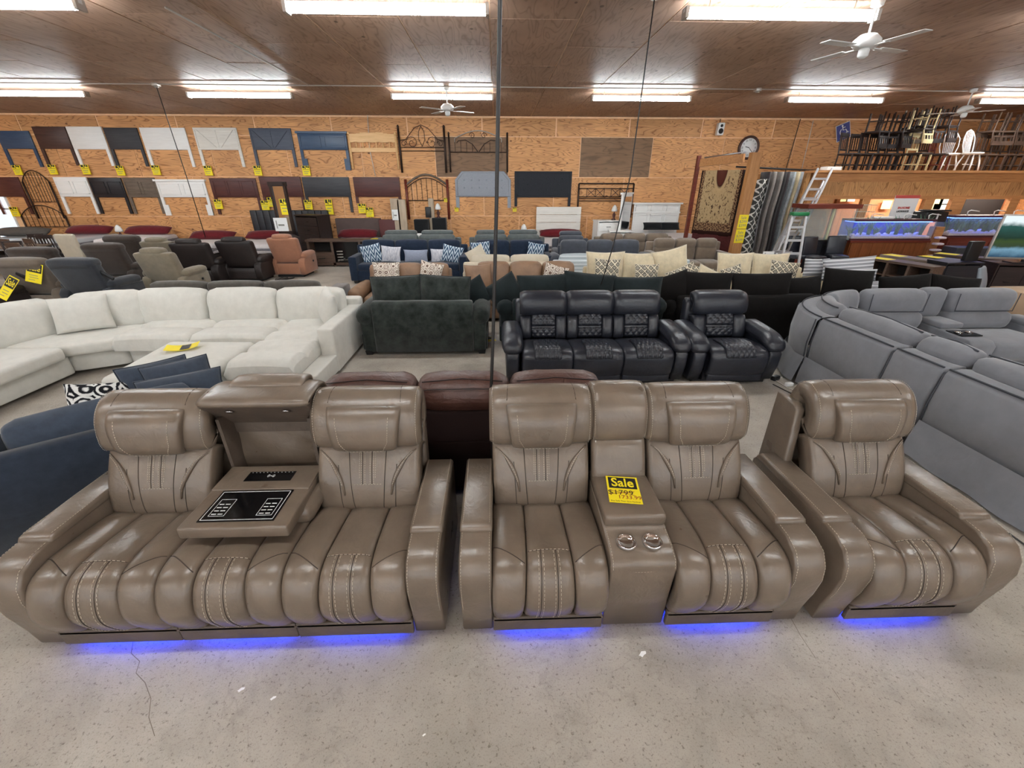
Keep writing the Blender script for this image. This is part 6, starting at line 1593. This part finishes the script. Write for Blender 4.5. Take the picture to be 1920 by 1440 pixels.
# ================================================================ office built into the right rear of the shop
OY = 12.3
t = office = MB().b2(8.55, 17.0, OY, OY+.10, 0, .9).build('wall_office', 'oak_trim', kind='structure')
office['label'] = 'plywood office partition with openings and aquariums'
def ob(nm, m, x0, x1, z0, z1, y0=OY, y1=OY+.1, label=None): return MB().b2(x0, x1, y0, y1, z0, z1).build(nm, m, office, label)
TZ = 2.68
ob('top_cap', 'oak_trim', 8.5, 17, TZ-.06, TZ, OY-.12, OY+.3)
ob('fascia_board', 'oak_trim', 8.55, 17, TZ-.28, TZ-.06, OY-.03, OY)
for i in range(9):
    x0 = 8.55+i*.94; ob('header_panel', 'office_plywood', x0+.004, x0+.936, 2.02, TZ-.28, OY, OY+.03)
ob('header_trim', 'oak_trim', 8.55, 17, 1.97, 2.06, OY-.02, OY+.06)
ob('side_wall', 'office_plywood', 8.55, 8.62, 0, TZ-.06, OY+.1, WY-.03)
ob('loft_deck', 'oak_trim', 8.6, 17, TZ-.10, TZ-.04, OY+.1, WY-.05)
def opx(px, py=400): return aty(px, py, OY).x
posts = [(8.55, 9.1), (opx(1608), opx(1622)), (opx(1728, 390), opx(1745, 390)), (opx(1782, 380), opx(1806, 380)), (opx(1895, 370), opx(1912, 370))]
for i, (a, b) in enumerate(posts): ob('post', 'oak_trim', a, b, .0, 2.0, OY-.04, OY+.08)
ob('wall_panel', 'office_plywood', 9.1, opx(1560, 385), .9, 2.0, OY, OY+.04)
# room behind
ob('office_rear_wall', 'cork_wall', 8.62, 17, 0, TZ-.1, 14.4, 14.46)
ob('office_floor', 'dark_interior', 8.62, 17, .0, .02, OY+.1, 14.4)
lm = MB().b2(11.5, 16.0, 13.2, 13.5, TZ-.16, TZ-.13).build('ceiling_lamp', 'office_lamp'); tag(lm, 'long lit ceiling lamp inside the office', 'ceiling light')
def pinned(label, px0, px1, py0, py1, Y, m, name='pinned_paper', tilt=0, kids=None):
    a, b = aty(px0, py0, Y), aty(px1, py1, Y); w, h = abs(b.x-a.x), abs(a.z-b.z)
    t = thing(name, label, 'poster' if 'poster' in name else 'paper', ((a.x+b.x)/2, Y, (a.z+b.z)/2), 0); MB().box((0, 0, 0), (w, .012, h)).build('sheet', m, t); return t, w, h
t, w, h = pinned('white poster reading IN-HOME LAYAWAYS with red header in the office opening', 1680, 1708, 366, 413, OY-.1, 'paper_white', 'layaway_poster')
MB().box((0, -.008, h*.44), (w, .004, h*.12)).build('header_band', 'sign_red', t)
textmesh('lettering', 'IN-HOME', h*.115, 'sign_red', t, Matrix.Translation((0, -.009, h*.0)) @ rotm(PI/2), sx=1.1, bold=.004)
textmesh('lettering', 'LAYAWAYS', h*.105, 'ink_black', t, Matrix.Translation((0, -.009, -h*.14)) @ rotm(PI/2), sx=.98, bold=.004)
for lab, a, b, c, d, Y, m in (('yellow paper pinned left of the layaway poster', 1656, 1668, 376, 392, 14.3, 'paper_yellow'), ('small white paper at the upper left of the office opening', 1634, 1641, 364, 371, 14.3, 'paper_white'), ('large cream chart pinned in the second opening', 1737, 1760, 364, 397, 14.3, 'paper_yellow'), ('white calendar sheets pinned at the top of the second opening', 1768, 1786, 363, 384, 14.3, 'paper_white'), ('loose white notes pinned in the second opening', 1752, 1774, 382, 398, 14.3, 'paper_white'), ('pale yellow note in the left small office window', 1576, 1588, 364, 378, 14.3, 'paper_yellow'), ('white note in the left small office window', 1590, 1602, 364, 378, 14.3, 'paper_white'), ('framed notice on the side of the office behind the ladder', 1492, 1512, 347, 364, 13.9, 'barn_grey_board')):
    pinned(lab, a, b, c, d, Y, m)
o = tag(ob('dark_window', 'dark_interior', aty(1812, 375, 13.9).x, aty(1884, 375, 13.9).x, 1.2, 2.15, 13.9, 13.95), 'large dark window pane inside the office', 'window'); o.parent = None
# counter things
t = thing('office_machine', 'black office printer standing on the counter beside the aquarium', 'printer', (aty(1748, 408, 11.9).x, 12.0, 1.42)); MB().puff((0, 0, .12), (.62, .45, .26), .03, n=1).build('machine_body', 'black_plastic', t); MB().puff((0, -.1, .28), (.66, .3, .04), .015, n=1).build('lid', 'black_plastic', t); MB().b2(-.02, .02, -.24, -.22, .02, .2).build('handle', 'white_plastic', t)
t = thing('wire_birdcage', 'small cream wire cage standing on the left aquarium', 'cage', (aty(1632, 400, 11.7).x, 11.9, 1.50)); q = MB()
for i in range(7): q.tube([(-.2+.066*i, -.1, 0), (-.2+.066*i, -.1, .34)], .006, 4); q.tube([(-.2+.066*i, .1, 0), (-.2+.066*i, .1, .34)], .006, 4)
for z in (0, .17, .34): q.tube([(-.2, -.1, z), (.2, -.1, z), (.2, .1, z), (-.2, .1, z), (-.2, -.1, z)], .007, 4)
q.build('wire_frame', 'cream_fabric', t, kind='stuff'); MB().b2(-.22, .22, -.12, .12, -.01, .01).build('tray', 'cream_fabric', t)
o = tag(MB().puff((0, 0, .02), (.5, .25, .05), .02, n=1).build('paper_stack', 'paper_white'), 'low pile of white papers on top of the left aquarium', 'papers'); o.location = (aty(1655, 405, 11.8).x, 11.8, 1.505)
# aquariums
def aquarium(label, px0, px1, zt, zb, Y, D, plant, hood='maroon_frame', stand='cedar_stand'):
    x0, x1 = aty(px0, 430, Y).x, aty(px1, 430, Y).x; t = thing('aquarium', label, 'aquarium', ((x0+x1)/2, Y, zb)); W = x1-x0; H = zt-zb
    MB().b2(-W/2, W/2, 0, D, H-.05, H).build('hood_rim', hood, t); MB().b2(-W/2, W/2, 0, D, 0, .05).build('base_rim', hood, t)
    q = MB(); q.b2(-W/2, W/2, 0, .008, .04, H-.04).b2(-W/2, -W/2+.008, 0, D, .04, H-.04).b2(W/2-.008, W/2, 0, D, .04, H-.04); q.build('glass_panel', 'clear_glass', t)
    MB().b2(-W/2+.01, W/2-.01, D-.01, D, .04, H-.04).build('back_glass', 'sign_blue' if hood == 'maroon_frame' and plant == 'fish_plant' else 'dark_green_back', t)
    MB().b2(-W/2+.05, W/2-.05, .08, D-.06, H-.075, H-.055).build('lamp_strip', 'aquarium_lamp', t)
    MB().puff((0, D/2, .075), (W-.03, D-.04, .07), .02, (0, 0, .03), 4, wr=.01).build('gravel', 'fish_gravel', t)
    for i in range(9):
        x = -W/2+.12+(W-.24)*i/8+random.uniform(-.05, .05)
        MB().puff((x, .12+.1*(i % 3), .13), (.13, .10, .07+.03*(i % 2)), .03, (.01, .01, .01), 2, wr=.012).build('rock', 'fish_rock', t)
        q = MB(); hh = (.26+.12*(i*7 % 3))*H/.5 if plant == 'fish_plant' else .42*H/.5
        for k in range(12):
            a = k*2.4; q.tube([(x+.03*math.cos(a), .2+.02*math.sin(a), .1), (x+.05*math.cos(a), .2+.05*math.sin(a), .1+hh*.5), (x+.13*math.cos(a*1.3), .2+.08*math.sin(a), .1+hh*(.7+.3*math.sin(k)**2))], [.012, .02, .004], 4)
        q.build('water_plant', plant if i % 2 else 'fish_plant', t)
    for s in (-.28, .12, .42):
        MB().tube([(W*s, .1, H), (W*s-.02, .1, H+.10), (W*s+.05, .1, H+.13), (W*s+.30, .1, H+.10)], .012, 5).build('lamp_arm', 'white_plastic', t)
    return t, (x0+x1)/2, W
t, cx_, W_ = aquarium('long aquarium with bright blue light and white rocks on a cedar stand', 1600, 1752, 1.50, .97, 11.5, .5, 'fish_plant')
s = thing('aquarium_stand', 'cedar board stand under the long blue aquarium', 'cabinet', (cx_, 11.48, 0))
MB().b2(-W_/2+.05, W_/2-.05, .03, .5, 0, .93).build('carcass', 'cedar_stand', s); MB().b2(-W_/2, W_/2, -.02, .54, .92, .97).build('top', 'cherry_wood', s)
for i in range(7): a = -W_/2+.06+(W_-.12)*i/7; MB().b2(a+.004, a+(W_-.12)/7-.004, .0, .03, .02, .91).build('plank', 'cedar_stand', s)
t, cx2, W2 = aquarium('green planted aquarium with blue light behind the television', 1782, 1905, 1.58, 1.02, 11.7, .5, 'fish_plant_dark', stand='cherry_wood')
s = thing('aquarium_stand', 'reddish cabinet under the green planted aquarium', 'cabinet', (cx2, 11.68, 0))
MB().b2(-W2/2+.05, W2/2-.05, .0, .5, 0, 1.0).build('carcass', 'rust_red_box', s); MB().b2(-W2/2, W2/2, -.02, .54, .98, 1.02).build('top', 'cherry_wood', s)
for i in range(3): a = -W2/2+.08+(W2-.16)*i/3; MB().b2(a+.02, a+(W2-.16)/3-.02, -.02, .0, .08, .9).build('door', 'rust_red_box', s)
t = thing('shell_shelf', 'narrow shelf of small white ornaments at the end of the blue aquarium', 'shelf', (aty(1765, 450, 11.5).x, 11.55, 0)); MB().b2(-.12, .12, .1, .3, 0, 1.3).build('shelf_back', 'oak_trim', t)
for i in range(4): MB().puff((0, .0, .55+.16*i), (.22, .16, .05), .02, (0, 0, .01), 2).build('ornament', 'fish_rock', t)
# empty glass tank / display case on black stand, black stools
X0, X1 = aty(1505, 430, 11.2).x, aty(1598, 430, 11.2).x; cx_ = (X0+X1)/2; w = X1-X0
t = thing('empty_glass_tank', 'large empty glass tank with dark wooden lid behind the ladders', 'aquarium', (cx_, 11.2, 1.02))
MB().b2(-w/2-.05, w/2+.05, -.05, .6, .76, .86).build('lid', 'cherry_wood', t)
q = MB(); q.b2(-w/2, w/2, 0, .01, 0, .76).b2(-w/2, w/2, .54, .55, 0, .76).b2(-w/2, -w/2+.01, 0, .55, 0, .76).b2(w/2-.01, w/2, 0, .55, 0, .76); q.build('glass_panel', 'clear_glass', t)
MB().b2(-w/2, w/2, 0, .55, -.02, .0).build('glass_base', 'dark_glass', t); MB().b2(.1, .14, .1, .14, 0, .76).build('brace', 'paper_yellow', t)
s = thing('tank_stand', 'black stand cabinet under the empty glass tank', 'cabinet', (cx_, 11.2, 0)); MB().puff((0, .3, .50), (w, .56, .99), .02, n=1).build('carcass', 'black_board', s); MB().b2(-w/2+.06, -.02, -.0, .02, .1, .9).build('door', 'black_board', s); MB().b2(.02, w/2-.06, -.0, .02, .1, .9).build('door', 'black_board', s)
def stool(label, x, y, rz):
    t = thing('bar_stool', label, 'stool', (x, y, 0), rz); MB().puff((0, 0, .66), (.42, .42, .10), .04, (0, 0, .01), 2).build('seat', 'black_leather', t); MB().puff((0, .2, .92), (.42, .07, .44), .03, (0, .01, 0), 2, warp=lambda a, b, c: (a, b+.15*c, c)).build('backrest', 'black_leather', t)
    for sx in (-1, 1):
        for sy in (-1, 1): MB().beam((sx*.2, sy*.2, 0), (sx*.17, sy*.17, .63), .04).build('leg', 'cherry_wood', t)
    for sy in (-1, 1): MB().beam((-.19, sy*.19, .25), (.19, sy*.19, .25), .025).build('footrest', 'cherry_wood', t)
stool('black leather bar stool with cherry legs left of the cedar stand', aty(1532, 460, 10.7).x, 10.7, .2)
stool('black leather bar stool with cherry legs touching the cedar stand', aty(1575, 460, 10.8).x, 10.8, -.2)
stool('black leather bar stool hidden behind the step ladder', aty(1502, 460, 10.9).x, 10.9, .1)
# ================================================================ media consoles in a row, television, boxes
def console(label, px0, py0, px1, py1, m, z=.72, D=.45, tilt=0):
    """top edge seen from px0,py0 (far end) to px1,py1 (near end)"""
    a, b = atz(px0, py0, z), atz(px1, py1, z); d = b-a; L = d.length; rz = math.atan2(d.y, d.x)
    t = thing('media_console', label, 'tv stand', ((a.x+b.x)/2, (a.y+b.y)/2, 0), rz)
    MB().b2(-L/2, L/2, 0, D, z-.05, z).build('top', m, t); MB().b2(-L/2+.02, L/2-.02, .02, D-.02, .06, .11).build('bottom_shelf', m, t)
    for i in range(4): x = -L/2+.03+(L-.06)*i/3; MB().b2(x-.025, x+.025, .01, D-.01, 0, z-.05).build('upright', m, t)
    MB().b2(-L/2+.03, L/2-.03, D-.03, D-.02, .1, z-.05).build('back_panel', 'dark_interior', t); MB().b2(-L/2+.03, L/2-.03, .03, D-.03, .38, .40).build('shelf', m, t)
    c = MB().b2(-L/2+.02, -L/2+.42, .05, D-.1, z, z+.004).build('price_card', 'yellow_card', t)
    return t
console('grey oak media console nearest the ribbed cushions, with a yellow card', 1626, 483, 1752, 501, 'walnut_board')
console('white-edged media console, second in the row, with a yellow card', 1650, 477, 1790, 496, 'grey_oak')
console('black media console, third in the row, with a yellow card', 1718, 480, 1880, 500, 'black_board')
console('walnut media console farthest back in the row, with a yellow card', 1750, 475, 1900, 490, 'walnut_board')
t = thing('television', 'flat television at the right edge showing a green landscape and water', 'television', (10.95, 8.9, .0), math.radians(-12))
a, b = aty(1875, 455, 8.9), aty(1990, 455, 8.9); W = 1.5; t.location = (a.x+W/2, 8.9, .82)
MB().puff((0, .03, .5), (W, .05, .90), .015, n=1).build('bezel', 'galvanised', t); MB().b2(-W/2+.03, W/2-.03, -.0, .004, .09, .92).build('screen', 'tv_picture', t)
MB().b2(-.3, .3, -.12, .14, -.02, .0).build('stand_foot', 'black_plastic', t); MB().b2(-.03, .03, .02, .05, 0, .2).build('stand_neck', 'black_plastic', t)
cabinet('tv_cabinet', 'dark cabinet carrying the television at the right edge', 'cabinet', a.x+.95, 8.7, math.radians(-12), 1.6, .45, .80, 'espresso_wood', 1, 3)
o = tag(MB().puff((0, 0, 0), (.30, .10, .42), .02, n=1).build('speaker_box', 'black_plastic'), 'black loudspeaker standing just left of the television', 'speaker'); o.location = (a.x-.28, 9.1, 1.02)
MBB = cabinet('speaker_table', 'low dark table under the loudspeaker left of the television', 'table', a.x-.45, 9.0, 0, .8, .45, .80, 'black_board', 1, 1)
o = tag(MB().puff((0, 0, .42), (1.3, .5, .84), .02, n=1).build('grey_box', 'charcoal_board'), 'plain dark grey box in front of the reddish aquarium cabinet', 'box'); o.location = (aty(1835, 470, 11.1).x, 11.15, 0); o.rotation_euler = (0, 0, -.2)
o = tag(MB().puff((0, 0, .32), (1.1, .8, .64), .015, n=1, rseg=1).build('cardboard_box', 'cardboard'), 'brown cardboard box at the right edge behind the grey sectional', 'box'); o.location = (aty(1925, 560, 6.9).x+.38, 7.0, 0)
MB().b2(-.5, .5, -.401, -.4, .3, .34).build('tape', 'barn_grey_board', o)
t = thing('shell_chair', 'pale grey rounded chair back showing over the grey sectional', 'chair', (aty(1880, 530, 7.4).x, 7.4, 0), math.radians(35)); MB().puff((0, 0, .42), (.5, .48, .06), .03, (0, 0, -.02), 3).build('seat', 'blue_grey_plastic', t)
MB().puff((0, .26, .68), (.50, .05, .52), .024, (0, .04, 0), 5, warp=lambda a, b, c: (a*(1-.3*max(0, c)), b+.25*c+.4*a*a, c)).build('backrest', 'blue_grey_plastic', t)
for sx in (-1, 1):
    for sy in (-1, 1): MB().beam((sx*.22, sy*.2, 0), (sx*.12, sy*.12, .4), .03).build('leg', 'oak_trim', t)
# ================================================================ stacked chairs on the office roof
slat = [(1585, 1, 'leftmost upright dark chair on the office roof'), (1604, 1, 'second upright dark chair on the office roof'), (1622, 1, 'third upright dark chair on the office roof'), (1640, 1, 'fourth upright dark chair on the office roof'), (1658, 1, 'fifth upright dark chair on the office roof'), (1676, 1, 'sixth upright dark chair on the office roof'), (1694, 1, 'dark chair on the roof left of the cream framed chair'), (1732, 1, 'dark chair on the roof right of the cream framed chair'), (1752, 1, 'reddish dark chair on the roof beside the white ones')]
TZ2 = TZ-.04
for i, (px, k, lab) in enumerate(slat):
    p = aty(px, 315, 13.0+.25*(i % 2)); slatchair(lab, p.x, 13.0+.25*(i % 2), .15*(-1)**i+.3, 'espresso_wood' if i != 8 else 'cherry_wood', 1.0, TZ2, 'espresso_wood', 4)
up = [(1640, 'upside-down dark chair on the roof pile, farthest left'), (1662, 'upside-down dark chair second from the left on the roof pile'), (1686, 'upside-down dark chair in the middle of the roof pile'), (1706, 'upside-down dark chair with white slats near the middle of the roof pile'), (1728, 'upside-down dark chair high on the roof pile near the lamp'), (1750, 'upside-down dark chair at the top right of the roof pile'), (1772, 'upside-down dark chair on the roof pile above the white chair')]
for i, (px, lab) in enumerate(up):
    y = 13.1+.2*(i % 2); z = TZ2+1.0+.48+(.12*(i-2) if i > 1 else 0)
    z = min(z, TZ2+1.62); p = aty(px, 262-4*i, y)
    slatchair(lab, p.x, y, 0, 'espresso_wood' if i != 3 else 'barn_grey_board', .85, z-.02, 'espresso_wood', 4, rot=(PI, 0, .3*(-1)**i))
p = aty(1718, 300, 12.9); slatchair('cream framed chair standing in the middle of the roof pile', p.x, 12.8, .2, 'cream_board', .98, TZ2, 'espresso_wood', 3) if False else None
wood('cream_board', (226, 208, 160), (206, 186, 138), .5)
slatchair('cream framed chair standing in the middle of the roof pile', aty(1716, 300, 12.8).x, 12.75, .25, 'cream_board', .98, TZ2, 'espresso_wood', 3)
slatchair('second cream framed chair upside down above the first', aty(1722, 262, 12.8).x, 12.85, 0, 'cream_board', .8, TZ2+1.5, 'espresso_wood', 3, rot=(PI, 0, .3))
for i in range(6):
    px = 1838+i*17; p = aty(px, 310, 13.1+.3*(i % 2)); slatchair('upright dark chair in the shadowed right roof pile, %s from the white chair' % ['first', 'second', 'third', 'fourth', 'fifth', 'sixth'][i], p.x, 13.1+.3*(i % 2), .2*(-1)**i, 'walnut_board', 1.02, TZ2, 'walnut_board', 3)
for i in range(4):
    px = 1850+i*22; p = aty(px, 262, 13.3); slatchair(['first', 'second', 'third', 'fourth'][i]+' upside-down dark chair right of the white chair on the roof', p.x, 13.3, 0, 'walnut_board', .8, TZ2+1.5, 'walnut_board', 3, rot=(PI, 0, .2*(-1)**i))
def windsor(label, x, y, rz, m='white_board'):
    t = thing('windsor_chair', label, 'chair', (x, y, TZ2), rz)
    MB().lathe([(.20, .44), (.23, .46), (.23, .485), (.2, .49)], n=18).build('seat', m, t)
    for a in (45, 135, 225, 315):
        c, s_ = math.cos(math.radians(a)), math.sin(math.radians(a)); MB().tube([(c*.26, s_*.26, 0), (c*.22, s_*.22, .22), (c*.15, s_*.15, .45)], [.013, .022, .013], 6).build('leg', m, t)
    MB().tube([(-.22, 0, .2), (.22, 0, .2)], .01, 5).build('stretcher', m, t)
    hoop = [(-.17, .12, .48), (-.22, .17, .66), (-.21, .21, .86), (-.12, .25, 1.0), (0, .26, 1.05), (.12, .25, 1.0), (.21, .21, .86), (.22, .17, .66), (.17, .12, .48)]
    MB().tube(hoop, .014, 6).build('hoop', m, t)
    for i in range(7): x_ = -.13+.26*i/6; MB().tube([(x_*.8, .14, .48), (x_*1.15, .25, 1.04-abs(x_)**2*4)], .007, 5).build('spindle', m, t)
p = aty(1812, 315, 12.6); windsor('white Windsor chair with hoop back on the office roof', p.x, 12.6, .25)
p = aty(1783, 315, 12.75); windsor('second white Windsor chair half hidden behind the first', p.x, 12.95, -.3)
o = tag(MB().puff((0, 0, .07), (.42, .3, .14), .02, n=1).build('foam_block', 'white_plastic'), 'white block on the office roof behind the ladder top', 'box'); o.location = (aty(1558, 316, 12.7).x, 12.7, TZ2)
# scuffs and specks stuck to the floor
for lab, px, py, s in (('white paint fleck on the floor below the first recliner sofa', 512, 1309, .03), ('white scuff on the floor left of the fleck', 452, 1293, .035), ('white paint dot near the bottom centre of the floor', 795, 1378, .018), ('white dash of paint on the floor below the loveseat', 1205, 1226, .05)):
    p = atz(px, py, .0015); o = tag(MB().add([(math.cos(a*.7)*(1+.3*math.sin(a*2.3)), math.sin(a*.7)*(1+.3*math.cos(a*3.1)), 0) for a in range(9)], [tuple(range(9))]).build('paint_fleck', 'paper_white'), lab, 'paint mark'); o.location = p; o.scale = (s*.5, s*.22, 1); o.rotation_euler = (0, 0, .5)
